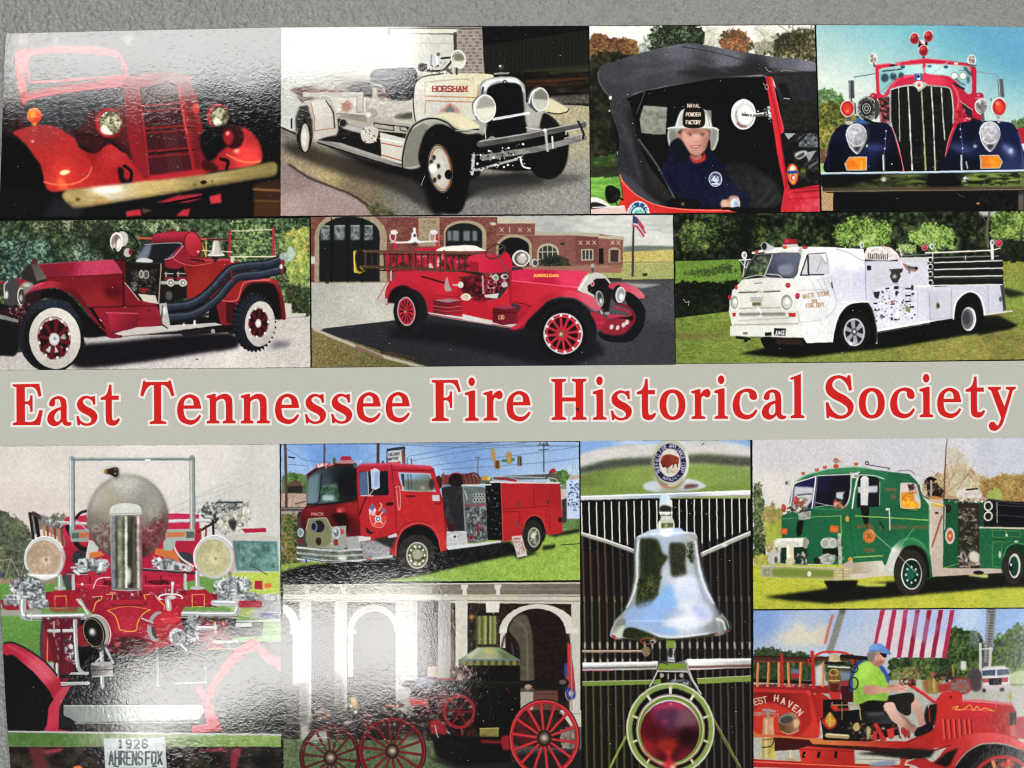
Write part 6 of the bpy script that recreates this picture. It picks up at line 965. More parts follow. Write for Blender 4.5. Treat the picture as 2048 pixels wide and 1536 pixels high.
line('790 320 810 310 822 330 825 440 815 470 808 430 800 330',5,'b89094',sm=True,part='grab_handle');blob('725 425 750 418 778 420 770 438 735 440','2c1014');rect(865,372,925,384,'54101a');poly('1038 368 1088 370 1090 408 1042 410','a8a8ac',part='paper_notice');rect(1050,418,1098,432,'741824');line('1090 375 1115 430 1130 560',5,'5c0c14')
# door emblem
poly('612 470 635 425 665 470 640 530 620 530','c0b0b8',part='emblem');poly('618 458 635 428 655 455 635 478','4c5c8c');line('690 425 700 440 680 475',10,'c08c64',sm=True);ell(713,475,12,20,'4c648c');line('625 480 640 520',4,'b04c58');line('640 475 650 510',4,'b04c58');blob('620 500 675 520 730 505 725 545 700 585 655 585 630 550','b83430',f=.6);line('645 490 705 560',10,'c88c6c');line('705 485 650 565',10,'c88c6c');line('622 520 640 575 700 585 728 540',4,'c8a080',sm=True);ell(675,530,22,22,'d0c8b8');ell(675,530,15,16,'3c4c74');ell(675,530,8,9,'c8c0b0');poly('590 592 600 590 625 615 650 620 620 635 600 620','28181a')
# wheel arch and wheel
blob('800 780 800 700 820 640 870 590 950 570 1020 590 1070 650 1100 750 1060 780 820 820','0d0b0c',f=.8);line('795 775 800 690 830 620 880 575 950 556 1020 575 1070 630 1100 745',12,'b83434',sm=True);line('800 640 850 570 950 545 1030 570',4,'6c0e14',sm=True)
ell(935,765,125,130,'2a2624',part='wheel',n=(.15,4));ell(938,775,74,90,'8c8c84');ell(938,775,64,80,'54583c');fol('880 730 930 700 990 740 1000 800 950 860 890 830',['2c3020','6c7040','a8a888','c8c8b8','4c5030'],6,6,3);ell(938,770,30,34,'8c8c7c',f=1);ring(938,775,70,86,8,'a8a8a0')
for k in range(10): an = k*.628;ell(938+50*math.cos(an),775+62*math.sin(an),7,8,'d0d0c8')
blob('1645 620 1670 540 1720 510 1780 540 1800 640 1760 700 1660 720','0e0c0c',f=.8);line('1645 640 1665 545 1715 505 1775 530 1810 620',8,'b43030',sm=True);ell(1713,645,68,108,'24211f',part='wheel');ell(1722,655,42,68,'94948c');ell(1722,655,34,58,'4c503c');fol('1695 620 1725 600 1750 640 1745 700 1710 700',['34382c','8c8c74','c8c8bc'],4,3);ell(1718,645,14,20,'b8b8b0',f=1)
# front bumper, grille
poly('190 600 205 528 330 520 360 580 460 575 465 720 440 735 200 720',[(250,600,'6c6c50'),(400,680,'84887c')],n=(.06,3),part='grille');blob('200 590 210 530 320 525 350 570 345 700 200 700','6c6c4c',f=.6);line('190 600 210 530 325 522 370 600 375 720',5,'9c9c88');ell(275,580,40,40,'1c1c24',part='siren');ell(245,582,24,36,'5c6478');ell(243,582,15,24,'1c1c28');ell(275,680,20,28,'2c1a18');ring(275,680,19,27,4,'54544c')
ell(155,622,22,30,'a8b0b8',part='headlight');ell(153,622,15,22,'6c7884');ell(395,622,26,38,'b4b8bc',part='headlight');ell(393,622,19,29,'5c646c');ell(388,610,8,10,'d8e0e8',f=1);poly('420 600 445 598 445 630 422 632','a83c2c');poly('375 670 405 670 408 705 378 706','842c24');poly('135 665 165 662 165 695 140 695','6c2420');line('130 600 130 700',6,'3c3c3c');poly('460 650 555 645 560 735 470 735','8c8c8c')
for y,c in ((732,'b0b4b4'),(752,'3c4430'),(768,'a8acac'),(786,'3c4834'),(806,'b4b8b8')): line([135,y-10,300,y+6,420,y+12,565,y+2],15 if c[0] != '3' else 9,c,part='bumper' if y == 768 else None)
fol('140 735 565 740 565 800 400 815 150 795',['6c7470','4c5438','a0a49c'],6,2,a=.5);line('135 790 300 815 560 822',5,'2c2c2c');ell(435,795,30,12,'c8ccc8',f=1);line('190 800 195 825',8,'2c2c2c');line('350 822 356 850',5,'3c3c2c')
poly('540 645 625 650 625 672 545 685','b0b0b0');poly('560 685 760 660 750 780 575 795',[(620,720,'7c7c80'),(700,760,'8c8c90')],part='cab_step',n=(.2,3));poly('640 665 800 640 770 730 700 700','242426',f=2);poly('570 800 775 770 775 790 575 812','a8acac');poly('740 645 800 625 802 650 745 660','b0b0b0');line('600 802 630 800',8,'a83030')
# roof lights
poly('420 118 440 108 490 110 500 135 425 138','a41c2c',part='beacon');poly('395 140 530 135 530 158 400 160','9c6c6c');fol('250 165 320 150 380 160 380 175 250 190',['b8a8a8','a82c30','5c2428','d0c8c4'],3,3);ell(380,138,11,22,'4c5438');ell(540,150,28,18,'7c94bc',f=.6);ell(560,142,8,6,'a8b8d0');ell(225,190,10,18,'a0a0a0');ell(520,170,14,18,'3c4c54')
# sign board on the grass
poly('1572 648 1640 640 1678 775 1610 790','b4a8a4',part='sign_board');dots('1585 660 1640 655 1665 765 1615 775',['a86c70','a05c60','8c8480'],60,(1,2),asp=1.6);line('1595 662 1630 658',6,'a83c40');line('1572 650 1612 790',4,'8c8480')

# ---- print 10: steam pumper with red wheels before an arcade
photo(10, 'photo_print', 'print of a black and brass steam pumper before white arches', '565.5 1169 1160.5 1163.5 1164 1608 567 1608'.split(), '1c1512', (555, 1160, 3.303))
rect(0,0,2040,1700,[(100,300,'2c2018'),(900,400,'241c18'),(1800,400,'241814')],n=(.3,8))
rect(0,0,2040,130,[(300,60,'8c8a78'),(1500,60,'646052'),(1900,60,'5c584c')],n=(.06,6));poly('0 100 2020 110 2020 160 0 140',[(100,120,'a8a898'),(1800,130,'a8a494')]);line('0 130 2020 140',5,'5c5a50');line('0 100 2020 100',6,'c0bcac');line('0 30 2020 20',8,'b0ac9c');line('0 70 2020 60',5,'74705f')
for x in (195,435,1235,1455): poly([x-22,30,x+24,30,x+22,50,x+14,60,x+16,100,x-14,104,x-12,66,x-22,56],'b4b0a4',part='bracket')
# columns
for x0,x1,c in ((145,225,'8e8c88'),(375,460,'868480'),(780,925,'868480'),(1060,1145,'84827a'),(1175,1255,'b0aca0')): poly([x0,135,x1,135,x1,900,x0,900],c,n=(.04,6),part='column')
arch(-140,150,150,330,345,'aca9a0');arch(-100,90,205,330,700,'2c2018');rect(85,335,150,355,'b4b0a8');rect(100,355,150,700,'a09c94')
arch(462,806,162,330,345,'868480',part='arch');arch(506,770,208,335,700,'3c3833');rect(460,330,520,355,'b8b6b0');rect(465,355,500,640,'aaa8a0');rect(780,330,850,355,'b8b6b0');line('1155 200 1158 640',24,'54443a',part='downpipe');rect(925,140,1060,680,'201a16');rect(990,570,1060,640,'8c7464')
poly('1375 140 1470 140 1462 218 1380 218','bcb8ac',part='capital')
arch(1462,1980,158,345,352,'b4b0a4',part='arch');rect(1940,155,2000,960,'a8a498');rect(1905,320,1985,355,'bcb8ac');rect(1930,355,1995,960,'aaa69a',f=1);rect(1470,320,1525,345,'bcb8ac');rect(1470,345,1505,450,'aca89c')
arch(1514,1906,188,350,860,'1c1210',n=(.3,8));blob('1530 330 1580 240 1640 230 1670 300 1688 420 1690 820 1600 820 1600 460','4c4436',f=1,n=(.1,8),part='inner_arch');line('1560 260 1640 330 1650 500 1655 800',10,'645a48',sm=True,f=1);poly('1690 730 1850 730 1860 860 1690 860','5c3830');poly('1605 740 1690 740 1690 860 1605 860','8c887a');ell(1282,245,16,14,'d08040',f=3)
for i in range(12): line([1690,320+i*40,1900,310+i*40],4,'2c1e1a',a=.6)
poly('1860 860 2020 860 2020 970 1940 970','a8a498');line('1860 880 2000 885',5,'7c786c');rect(1900,970,2020,1120,'54504c');fol('1860 990 1960 980 1960 1120 1880 1120',['4c4440','6c645c','8c8478'],5,1)
# flags
poly('1915 410 1935 420 1960 620 1968 740 1940 760 1915 700 1900 640 1915 560',[(1930,500,'b42c30'),(1950,700,'a02838')],part='flag');blob('1895 560 1912 550 1915 620 1900 640','2c3c84');blob('1900 720 1930 710 1968 740 1965 780 1930 795 1905 770','2c3478',f=.5);ell(1940,750,16,20,'a89ca0',f=1);line('1900 740 1915 790 1950 800',5,'b08c54',sm=True);line('1925 380 1930 420',10,'2c241c');line('1940 420 1945 860',8,'7c7464');poly('1545 400 1552 430 1565 500 1550 500','3c3c5c');line('1540 420 1560 520',6,'2c2420');line('1500 370 1480 450',12,'2c1c18',f=1)
# ground
poly('0 1050 1020 1060 2020 1120 2020 1700 0 1700',[(100,1200,'4c5c3c'),(900,1200,'48563a'),(1800,1200,'3c4040')],n=(.2,4));poly('1000 1180 2020 1120 2020 1260 1200 1260','1c1a1a',f=4);rect(150,880,330,1060,'8c8a80',f=3);poly('800 1000 980 1000 980 1180 860 1180','6c7860',f=3,a=.7)
# boiler
rect(1310,215,1460,445,'3c3c24');
for x0,x1,c in ((1312,1325,'3c4020'),(1325,1345,'747844'),(1345,1362,'4c5028'),(1362,1385,'84884c'),(1385,1400,'2c2e18'),(1400,1412,'a8a874'),(1412,1430,'5c6030'),(1430,1445,'84884c'),(1445,1458,'2c2c18')): rect(x0,232,x1,430,c,f=.8)
rect(1308,215,1462,236,'1c1a14');poly('1320 425 1465 425 1470 445 1315 445','2c2a1c',part='smokestack')
poly('1325 445 1465 445 1590 520 1600 530 1195 530 1215 515',[(1250,500,'7c8064'),(1380,480,'888c6c'),(1560,510,'5c6848')],part='boiler_dome');poly('1370 450 1410 450 1420 490 1385 490','9c9850',f=2);poly('1240 500 1330 450 1340 460 1270 520','a0a490',f=2);poly('1440 450 1550 510 1500 520','4c5c40',f=3)
rect(1195,525,1602,568,'5c5c2c')
for x in range(1200,1600,24): rect(x,530,x+10,566,'787840' if x % 48 else '2c2e1c',f=.8)
line('1195 528 1600 528',8,'4c6474')
poly('1250 565 1600 565 1606 870 1560 1050 1340 1050 1280 870','0e0b0a',n=(.3,6),part='boiler');line('1310 570 1315 850',8,'2c2420',f=1);line('1400 570 1402 960',5,'241c1a',f=1);rect(1335,978,1462,1036,'6c6434',n=(.1,5));line('1335 980 1462 978',6,'9c9450');line('1500 700 1530 740',8,'6c1c2c',f=1)
fol('1140 580 1200 570 1290 580 1280 680 1160 670',['1c1210','4c2420','9c8c84','2c1a18','742c28'],6,3,2,part='pump_head');line('1290 575 1270 620 1270 680',10,'54342c',sm=True);ring(1165,600,24,26,7,'4c342c');ell(1205,640,20,26,'8c7c74',f=1)
poly('1030 650 1170 645 1160 680 1050 680','7c1c20');line('850 690 1200 690 1640 690 1900 680',50,'16140f',part='suction_hose');line('1000 676 1600 676',5,'2c2a26',f=1);line('850 700 1000 720 1250 720',22,'22201e');ell(1655,705,24,16,'8c7468');ell(1885,675,24,16,'5c4c48')
blob('905 660 950 640 1030 660 1000 720 920 720','54506c',f=2);fol('870 700 1300 720 1300 1040 1000 1040 900 860',['120c0a','241614','5c1a1c','1c1210'],10,8,5)
junk('900 720 1280 730 1280 1020 1030 1030 900 860',['4c1c1c','6c1c20','8c847c','241c18','8c2428'],60,(3,9),6);junk('1145 590 1280 590 1270 670 1165 660',['8c847c','4c2420','a89c90'],18,(2,6),7)
ring(1200,870,98,104,20,'8c1c20',part='flywheel');ell(1200,870,80,86,'1c0f0e',f=1,a=.5)
for k in range(6): an = k*1.047;line([1200,870,1200+90*math.cos(an),870+95*math.sin(an)],12,'6c1418')
poly('870 780 980 790 1000 830 880 830','a83434',f=2);blob('1010 930 1090 940 1110 1010 1020 1010','8c1c24',f=2);blob('1040 760 1110 720 1130 780 1080 840','54161a',f=2)
poly('1020 1030 1560 1040 1540 1200 1200 1220 1050 1160','0d0b0b',f=3);line('1350 1065 1520 1075',20,'7c1420',f=1);blob('1480 1040 1530 1030 1540 1110 1490 1120','8c1824',f=1);line('1040 960 1060 1040',8,'8c8480');blob('1040 1080 1120 1040 1240 1080 1240 1160 1080 1180','141110',f=3,n=(.4,3))
poly('240 860 900 880 1000 960 960 1040 560 980 200 1000','2c2220',f=4);poly('480 780 520 770 530 860 490 870','a88c4c',f=2);junk('240 820 900 820 1000 960 560 980 260 960',['4c3c34','7c2c28','8c8478','241614','94604c'],60,(4,12),4);blob('300 620 360 600 420 640 440 760 420 860 300 860','3c3834',f=3,a=.6);rect(60,680,200,960,'4c443c',f=3,a=.6)
# wheels
def spoked(cx,cy,rx,ry,c1,c2,n,hub,w=14):
    ell(cx,cy,rx,ry,'1a1413',part='wheel',a=0);ring(cx,cy,rx,ry,10,'201a1a');ring(cx,cy,rx-14,ry-14,26,c1);ring(cx,cy,rx-8,ry-8,6,c2)
    for k in range(n):
        an = k*2*math.pi/n+.12;line([cx,cy,cx+(rx-20)*math.cos(an),cy+(ry-20)*math.sin(an)],[w,w+6],c1);line([cx,cy,cx+(rx-20)*math.cos(an),cy+(ry-20)*math.sin(an)],4,c2)
    ell(cx,cy,hub,hub*1.1,'2c1c18',part='hub');ell(cx,cy,hub*.7,hub*.75,'4c3c34');blob([cx-hub*.4,cy-hub*.2,cx+hub*.2,cy-hub*.4,cx+hub*.4,cy+hub*.1,cx-hub*.1,cy+hub*.3],'a89888',f=2)
blob('1620 880 1700 940 1720 1040 1600 1080 1570 980','54161a',f=3,a=.8);line('1590 900 1690 1010',30,'2c1614');line('1640 920 1665 870',8,'1c1412')
spoked(1762,1045,232,255,'9c1c24','cc3c38',14,50,16)
spoked(350,1175,200,220,'4c1418','641c20',14,46,11)
spoked(758,1130,222,225,'601219','84242a',14,46,12)

# ---- print 11: chrome bell and red siren lamp before a radiator grille
photo(11, 'photo_print', 'print of a chrome bell and red siren light before a grille', '1160.5 881.5 1500.5 880 1503.5 1608 1165.5 1608'.split(), '0d0c0c', (1155, 875, 4.586))
rect(0,500,1640,3500,'0e0b0b');rect(0,1050,1640,3500,'140d0d')
rect(0,0,1640,560,[(100,120,'aeb4b4'),(1400,120,'b0b4b8'),(300,300,'5c6440'),(300,450,'6c8034'),(1300,450,'748840'),(1300,330,'7c8c48'),(800,60,'b8c0c8')])
blob('0 60 60 30 200 20 460 20 800 20 820 60 700 70 500 70 200 110 20 200 -40 200',[(200,60,'6c90c0'),(500,40,'9cb0cc'),(700,30,'84a0c8')],f=3);poly('960 20 1640 20 1640 110 1500 60 1200 30 1000 50',[(1100,30,'a8a8b0'),(1550,70,'6c90c4')],f=3);blob('20 160 200 110 420 80 700 60 1000 60 1300 60 1590 110 1620 190 1300 150 1050 150 700 190 450 190 200 220 20 270','b4b0ac',f=3,n=(.06,2))
blob('0 290 200 230 420 200 700 180 760 200 700 260 450 270 200 300 0 340','40463c',f=4,n=(.15,3));blob('1000 170 1200 155 1640 190 1640 260 1450 270 1200 240 1010 240','484a3e',f=4,n=(.15,3))
poly('0 350 300 290 700 260 700 480 0 520',[(100,400,'5c6c30'),(500,420,'74883c')],f=4,n=(.1,2));poly('1000 250 1640 280 1640 480 1000 480',[(1100,400,'74883c'),(1500,350,'6c8040')],f=4,n=(.1,2));poly('0 450 1640 430 1640 500 0 520','687c34',f=3,n=(.1,2));line('1140 70 1158 52',8,'4c545c')
blob('600 440 680 400 760 420 870 470 960 430 1010 375 1130 410 1180 450 1080 480 850 500 650 490',[(680,440,'a8b0b8'),(1050,410,'b0b4c0'),(850,480,'8c8c80')],f=1.5);blob('1000 430 1100 430 1090 460 980 470','5c3c34',f=2)
ell(850,235,172,220,'a0a090',part='badge_mount');blob('740 400 800 440 860 460 930 440 960 400 900 450 850 465 780 450','a84c3c',f=1.5);arc(850,235,160,205,100,200,14,'5c6440',f=1);arc(850,235,162,208,-30,40,14,'c8c8c0',f=1)
ell(850,232,146,178,'191a44',part='badge');ell(848,232,100,132,'bcb4a8',part='badge_centre')
def rtext(s,a0,a1,rx,ry,h,w,flip=False,lw=5):
    n = len(s)
    for i,ch in enumerate(s):
        if ch == ' ': continue
        th = math.radians(a0+(a1-a0)*(i+.5)/n);c,q = math.cos(th),math.sin(th)
        rot = th + (math.pi/2 if not flip else -math.pi/2)
        for st in FNT[ch].split('|'):
            v = np.array([float(k) for k in st.split()]).reshape(-1,2);px = (v[:,0]/4-.5)*w;py = (v[:,1]/6-.5)*h
            line(np.stack([850+rx*c+px*math.cos(rot)-py*math.sin(rot),232+ry*q+px*math.sin(rot)+py*math.cos(rot)],1).ravel(),lw,'c4bcc4')
rtext('BUFFALO FIRE APPLIANCE CORP',145,395,123,156,34,17);rtext('BUFFALO N.Y.',122,42,122,154,22,14,True,4)
blob('762 215 775 195 790 170 820 155 860 155 900 170 920 178 930 205 925 245 905 240 890 245 870 250 850 262 840 265 820 275 805 272 780 262 765 240',[(800,220,'74241c'),(880,190,'84341e')],part='bison');poly('815 265 825 262 830 298 820 298','4c2014');poly('835 262 845 260 842 300 833 300','4c2014');poly('880 240 890 240 885 275 870 280','5c2818');poly('905 235 922 240 922 278 915 278','4c2014');line('925 180 932 195 930 210',4,'6c2c1c');ell(790,262,14,12,'3c1810');ell(785,190,16,20,'8c3c20',f=2);fol('800 290 920 270 910 330 830 330',['a89c8c','8c8470','bcb4a8'],4,3)
poly('0 535 700 512 1640 480 1640 535 900 550 0 582',[(100,560,'b4b8b8'),(850,520,'8c98a8'),(1400,510,'c8c8c8')],part='grille_rim');line('0 545 700 522 1600 490',10,'e4e4e4');line('0 578 750 556',6,'5c5c5c');line('900 548 1600 528',6,'6c6858')
# grille bars: (full height, over two views)
for i in range(23):
    x = 35+i*69;xt = x;sl = 14 if i < 11 else 8
    ystop = (870+i*19) if i < 11 else (1050-(i-12)*20)
    if 1:
        line([xt,600-i*2,xt+sl*.6,ystop],13,'98988c',part='grille_bar');line([xt,600-i*2,xt+sl*.6,ystop],6,'dcdcd4')
        c = '7c5c44' if i < 4 else ('54504c' if i < 11 else '5c5852')
        line([xt+sl*.6,ystop,xt+sl*1.2+8,1500],10,c,f=.6)
for x in range(60,1600,69):
    for y in range(1080,1500,13): line([x,y,x+26,y],4,'2c2624',a=.55)
line('30 880 250 945 530 1045',36,'8c8c84',part='strut');line('30 870 250 935 530 1034',12,'c8c8c4');line('40 905 250 965 520 1065',7,'54544a');line('1140 1075 1300 1000 1600 870',44,'94948a',part='strut');line('1130 1062 1290 990 1600 858',10,'d4d4d0');line('1150 1090 1330 1010 1600 895',8,'4c5438');ell(1345,985,24,18,'c8c4b8',f=1)
view(1155,1200,4.571)
for i in range(23):
    x = 62+i*68.5;x2 = x+22
    c = '7c8454' if i < 6 else ('5c6044' if i < 10 else '6c6c64')
    if i in (3,): c = '7c6444'
    line([x,-30,x+8,560],9,c,f=.6);line([x+4,390,x+7,440],10,'e0e0d0',f=1);line([x+8,540,x+9,575],10,'e0e0d8',f=1) if i < 8 or i > 13 else 0
    line([x+10,640,x2+8,1900],9,'788444' if i < 6 else ('5c5c44' if i < 11 else '6c6a5c'),f=.6);
for x in range(82,1600,69):
    for y in list(range(20,540,13))+list(range(800,1530,13)): line([x,y,x+24,y],4,'2e2826',a=.55)
line('45 470 590 468',22,'8c7464',part='bell_cord');line('45 463 580 462',7,'b4a08c');blob('590 440 640 425 670 470 640 515 600 500','6c5c3c',n=(.3,3))
poly('45 572 735 560 740 600 730 635 45 650',[(100,590,'b8bcc0'),(600,580,'a8a8a0')],part='crossbar');line('45 585 730 572',14,'e8e8e8',f=1);line('45 625 720 612',18,'4c4640',f=1);line('45 648 300 645',8,'8c2430');poly('1000 540 1590 530 1590 620 1010 640',[(1100,560,'d0d0cc'),(1500,580,'9c9c98')],part='crossbar');line('1000 556 1590 545',14,'f0f0ec',f=1);line('1010 615 1590 600',20,'54302c',f=1)
poly('45 745 700 728 760 722 760 770 45 788','647830',part='crossbar');line('45 745 700 732',5,'b8b8a8');poly('1090 715 1590 690 1590 745 1100 768','6c8034');line('1090 718 1590 692',5,'b8b8b0')
# bell
view(1155,875,4.586)
blob('750 600 760 540 800 515 840 535 862 600 870 640 850 690 870 740 885 770 880 840 740 850 740 780 765 740 750 690',[(790,580,'a8bccc'),(840,620,'c8c8bc'),(810,760,'a8a898')],part='finial');blob('752 640 800 620 860 640 850 680 760 680','24281c',f=1);line('750 690 870 690',9,'e0e0d8');line('765 715 860 715',8,'3c4038');line('760 745 870 745',10,'a8b8b8');poly('770 785 875 782 875 830 770 832','4c5434');line('755 780 755 840',10,'d8d8d0');blob('805 790 825 785 820 825 800 825','8c9854',f=1);line('815 690 818 740',10,'c8c8c0',f=1)
BP = '540 915 600 880 680 845 800 835 940 830 980 860 1080 880 1105 940 1115 1050 1150 1200 1200 1360 1280 1560 1360 1640 1410 1720 1380 1770 1150 1810 850 1850 560 1850 330 1840 300 1790 350 1680 440 1580 490 1450 520 1250 520 1050 525 960'
blob(BP,[(850,900,'98a2b4'),(900,1300,'b0b2bc'),(1100,1500,'a4aab8'),(700,1600,'7c94bc'),(1000,1700,'aab0bc'),(850,1450,'7498bc'),(530,1300,'848880'),(1100,1000,'8c9088'),(550,1800,'889cbc'),(1250,1650,'6c7078'),(480,1560,'7c8488')],n=(.02,2),part='bell');line('540 915 522 1050 518 1250 488 1450 440 1580 350 1680',16,'3c403c',sm=True,f=2.5,a=.8);line('1105 940 1118 1050 1152 1200 1202 1360 1282 1560 1362 1640 1400 1720',20,'24262a',sm=True,f=2.5,a=.85);line('1060 1000 1080 1200 1130 1400 1200 1520',12,'4c545c',sm=True,f=3,a=.6);line('1025 980 1035 1140',10,'2c3020',f=1.5,a=.8);line('1050 1000 1062 1160',7,'2c3020',f=1,a=.7)
blob('575 940 620 925 720 930 760 990 780 1060 830 1090 800 1150 770 1200 760 1300 740 1420 700 1500 620 1560 540 1560 540 1450 570 1250 570 1050',[(620,1100,'1c2214'),(700,1400,'2c3418'),(740,1100,'2a301c')],f=2.6,n=(.25,4,.4));line('610 950 600 1200 580 1480',9,'4c5444',sm=True,f=2,a=.7);line('700 960 715 1200 690 1440',7,'10140c',sm=True,f=2,a=.8);line('655 940 660 1300',5,'3c4430',f=1.5,a=.8);fol('560 1300 760 1250 740 1430 640 1560 540 1550',['1a1e10','2c3418','4c5428'],6,5);blob('845 975 900 962 980 975 1000 1050 990 1150 1000 1250 960 1275 870 1275 850 1200 840 1080','2c3020',f=2.4,n=(.3,4,.4));fol('990 960 1060 960 1070 1150 1010 1120',['1c2018','4c5440','a8acac'],5,4,ax=.5)
line('560 940 545 1100 545 1300 500 1460 450 1560',14,'d8dcd8',sm=True,f=1);line('530 930 525 1100 525 1280 490 1440',8,'4c504c',sm=True,f=1);line('1085 950 1100 1080 1130 1250 1180 1400 1250 1520',14,'d8dce0',sm=True,f=1);line('1108 940 1118 1060 1150 1220 1210 1400 1290 1560',12,'2c2c2e',sm=True,f=1);line('1070 980 1085 1200 1140 1420',8,'6c7480',sm=True,f=1)
blob('660 860 740 845 880 830 960 850 980 880 880 900 700 900','a8b8d4',f=2);blob('760 850 860 835 860 900 780 905','d8dce8',f=2);line('545 915 640 890 1000 870 1080 885',8,'e4e4e8',sm=True,f=1);blob('800 1400 860 1350 890 1420 880 1560 700 1560 740 1460','70a0d0',f=4,a=.8);blob('900 1290 1080 1280 1120 1450 1000 1560 900 1500','c8ccdc',f=6,a=.7)
view(1155,1200,4.571)
blob('480 70 700 0 900 0 900 60 800 120 760 200 620 220 430 200 440 120','7c9cd0',f=6,a=.7);blob('820 90 900 70 1000 120 900 160 780 220 900 270 1100 250 1240 180 1200 60 1000 20 900 60','ccd0d8',f=6,a=.8);blob('1050 60 1150 60 1220 140 1150 190 1080 140','94a4d4',f=5,a=.7);blob('860 250 920 280 900 320 760 300 720 270','74a0d0',f=4,a=.8);line('450 190 800 190 1150 165',5,'dce0e8',f=1,a=.7);line('640 300 800 340 960 340 1200 310',16,'dcdce0',sm=True,f=2)
blob('410 300 430 265 500 250 600 280 680 310 760 345 900 350 1100 330 1290 305 1250 330 1000 350 800 368 560 365 430 345',[(480,300,'23290f'),(900,350,'3c4424')],f=1,n=(.3,4));line('400 350 560 368 800 366 1000 352 1300 318',8,'2c3018',sm=True)
blob('350 180 430 170 430 240 390 350 340 350 315 320 320 260',[(370,220,'6c6c64'),(380,320,'a8aca4')],f=1);line('440 100 350 200 318 290',14,'8c9090',sm=True,f=1);blob('360 300 400 240 430 240 400 320 390 355 365 345','a8b4a0',f=1);blob('312 320 345 325 345 352 320 348','a82c3c');line('355 345 400 358',7,'9c3438')
blob('1260 180 1330 150 1390 220 1390 280 1320 320 1250 320 1300 280',[(1290,220,'8c9484'),(1370,220,'3c3c3c')],f=1);line('1270 170 1330 200 1350 270',14,'dcdce0',sm=True,f=1);line('1300 120 1380 190 1400 260',14,'24221f',sm=True,f=1);line('1310 130 1360 180 1385 250',7,'a0a09c',sm=True);line('1255 322 1310 308',9,'b03c44');line('1345 295 1385 285',10,'9c2c3c')
# hanger under the bell
ring(648,375,70,28,9,'8c3c34');ell(690,380,30,20,'8c8c84',f=1);ell(685,385,12,10,'0c0c0c');rect(810,370,885,440,'6c8030');poly('820 445 890 445 880 500 890 570 820 570 835 500','a8a8a8',part='hanger');blob('830 450 870 450 865 520 840 520','1c1c1c',f=1);line('830 545 880 550',12,'5c6478')
poly('740 555 820 560 900 570 995 545 1020 640 1100 830 1140 860 1100 840 1000 660 735 650 680 790 650 800 730 620',[(760,600,'3c3a34'),(1050,760,'8c8c90')],part='bracket');poly('745 580 985 580 990 632 735 636','648028');line('740 650 1000 655',14,'a8a8a0');line('750 560 820 590',6,'1c1c1c');line('990 555 1040 700 1130 860',10,'c0c0c4');line('1000 580 1060 720',5,'8c3c3c');line('735 640 690 740 660 790',12,'b0b0ac');ell(770,690,20,22,'8c8478');ell(952,690,20,22,'8c7c70');poly('820 730 1030 735 1030 790 830 760','1c1f24');fol('830 725 1020 730 1030 790 900 780',['1c2024','4c545c','94a0a8'],4,2);line('828 680 828 720',8,'b0b0ac');line('893 680 895 730',8,'9c9c98')
line('445 1250 380 1370 300 1530 260 1620',22,'66742c',part='brace');line('440 1240 300 1520',6,'8c9854');line('1240 1080 1350 1300 1490 1540 1540 1640',22,'54542c',part='brace');line('1245 1075 1490 1520',6,'8c8c54')
# siren light
ell(850,1180,408,430,'64703c',part='siren_ring');ring(850,1180,396,418,14,'b0b4a0');ring(850,1180,372,394,26,'74843c');ell(850,1180,348,370,'0d0b0b');ring(850,1180,350,372,6,'4c5434')
for k in range(10):
    an = math.radians(-90+k*36);c,s = math.cos(an),math.sin(an);line([850+305*c,1180+320*s,850+368*c,1180+392*s],26,'7c8454' if k not in (0,1,9) else 'a8ac98');line([850+305*c-5,1180+320*s,850+368*c-5,1180+392*s],8,'d0d4c0');ell(850+372*c,1180+394*s,13,13,'a89c64');ell(850+372*c,1180+394*s,5,5,'4c3c1c')
ell(850,1190,318,332,[(700,950,'a8b4c0'),(1050,980,'b4b8bc'),(560,1200,'6c7434'),(1150,1200,'747c38'),(850,1500,'6c7848')]);ring(850,1190,312,326,8,'8c5c48');ring(850,1195,288,300,30,'5f7428');ring(850,1190,300,314,6,'c8ccd0')
ell(845,1205,268,278,[(750,1000,'8c1c40'),(950,960,'98203c'),(900,1050,'4c2440'),(1000,1050,'6c3c48'),(700,1200,'4c0610'),(1000,1250,'200408'),(850,1350,'40060c'),(620,1350,'8c141c'),(1000,1450,'6c1420'),(600,1100,'580812')],part='red_lens')
blob('700 1030 820 980 920 1030 900 1130 860 1190 800 1180 740 1110','4c2444',f=6,a=.8);blob('920 1000 1040 1000 1090 1120 1000 1140 900 1160','6c444c',f=8,a=.7);blob('700 990 850 940 960 970 850 985','a82c4c',f=4,a=.8);ell(800,1110,24,14,'9c2c48',f=4);blob('720 1300 800 1265 900 1280 910 1340 860 1390 800 1400 740 1370','8c1c14',f=6);blob('800 1380 860 1380 850 1440 900 1530 780 1530 820 1440','b42028',f=4);line('600 1320 650 1430 760 1520',14,'b02430',sm=True,f=3,a=.8);ell(875,1530,24,16,'f0c8b0',f=3);line('760 1500 830 1530',14,'c85060',f=3);ell(850,950,14,6,'d07088',f=1)

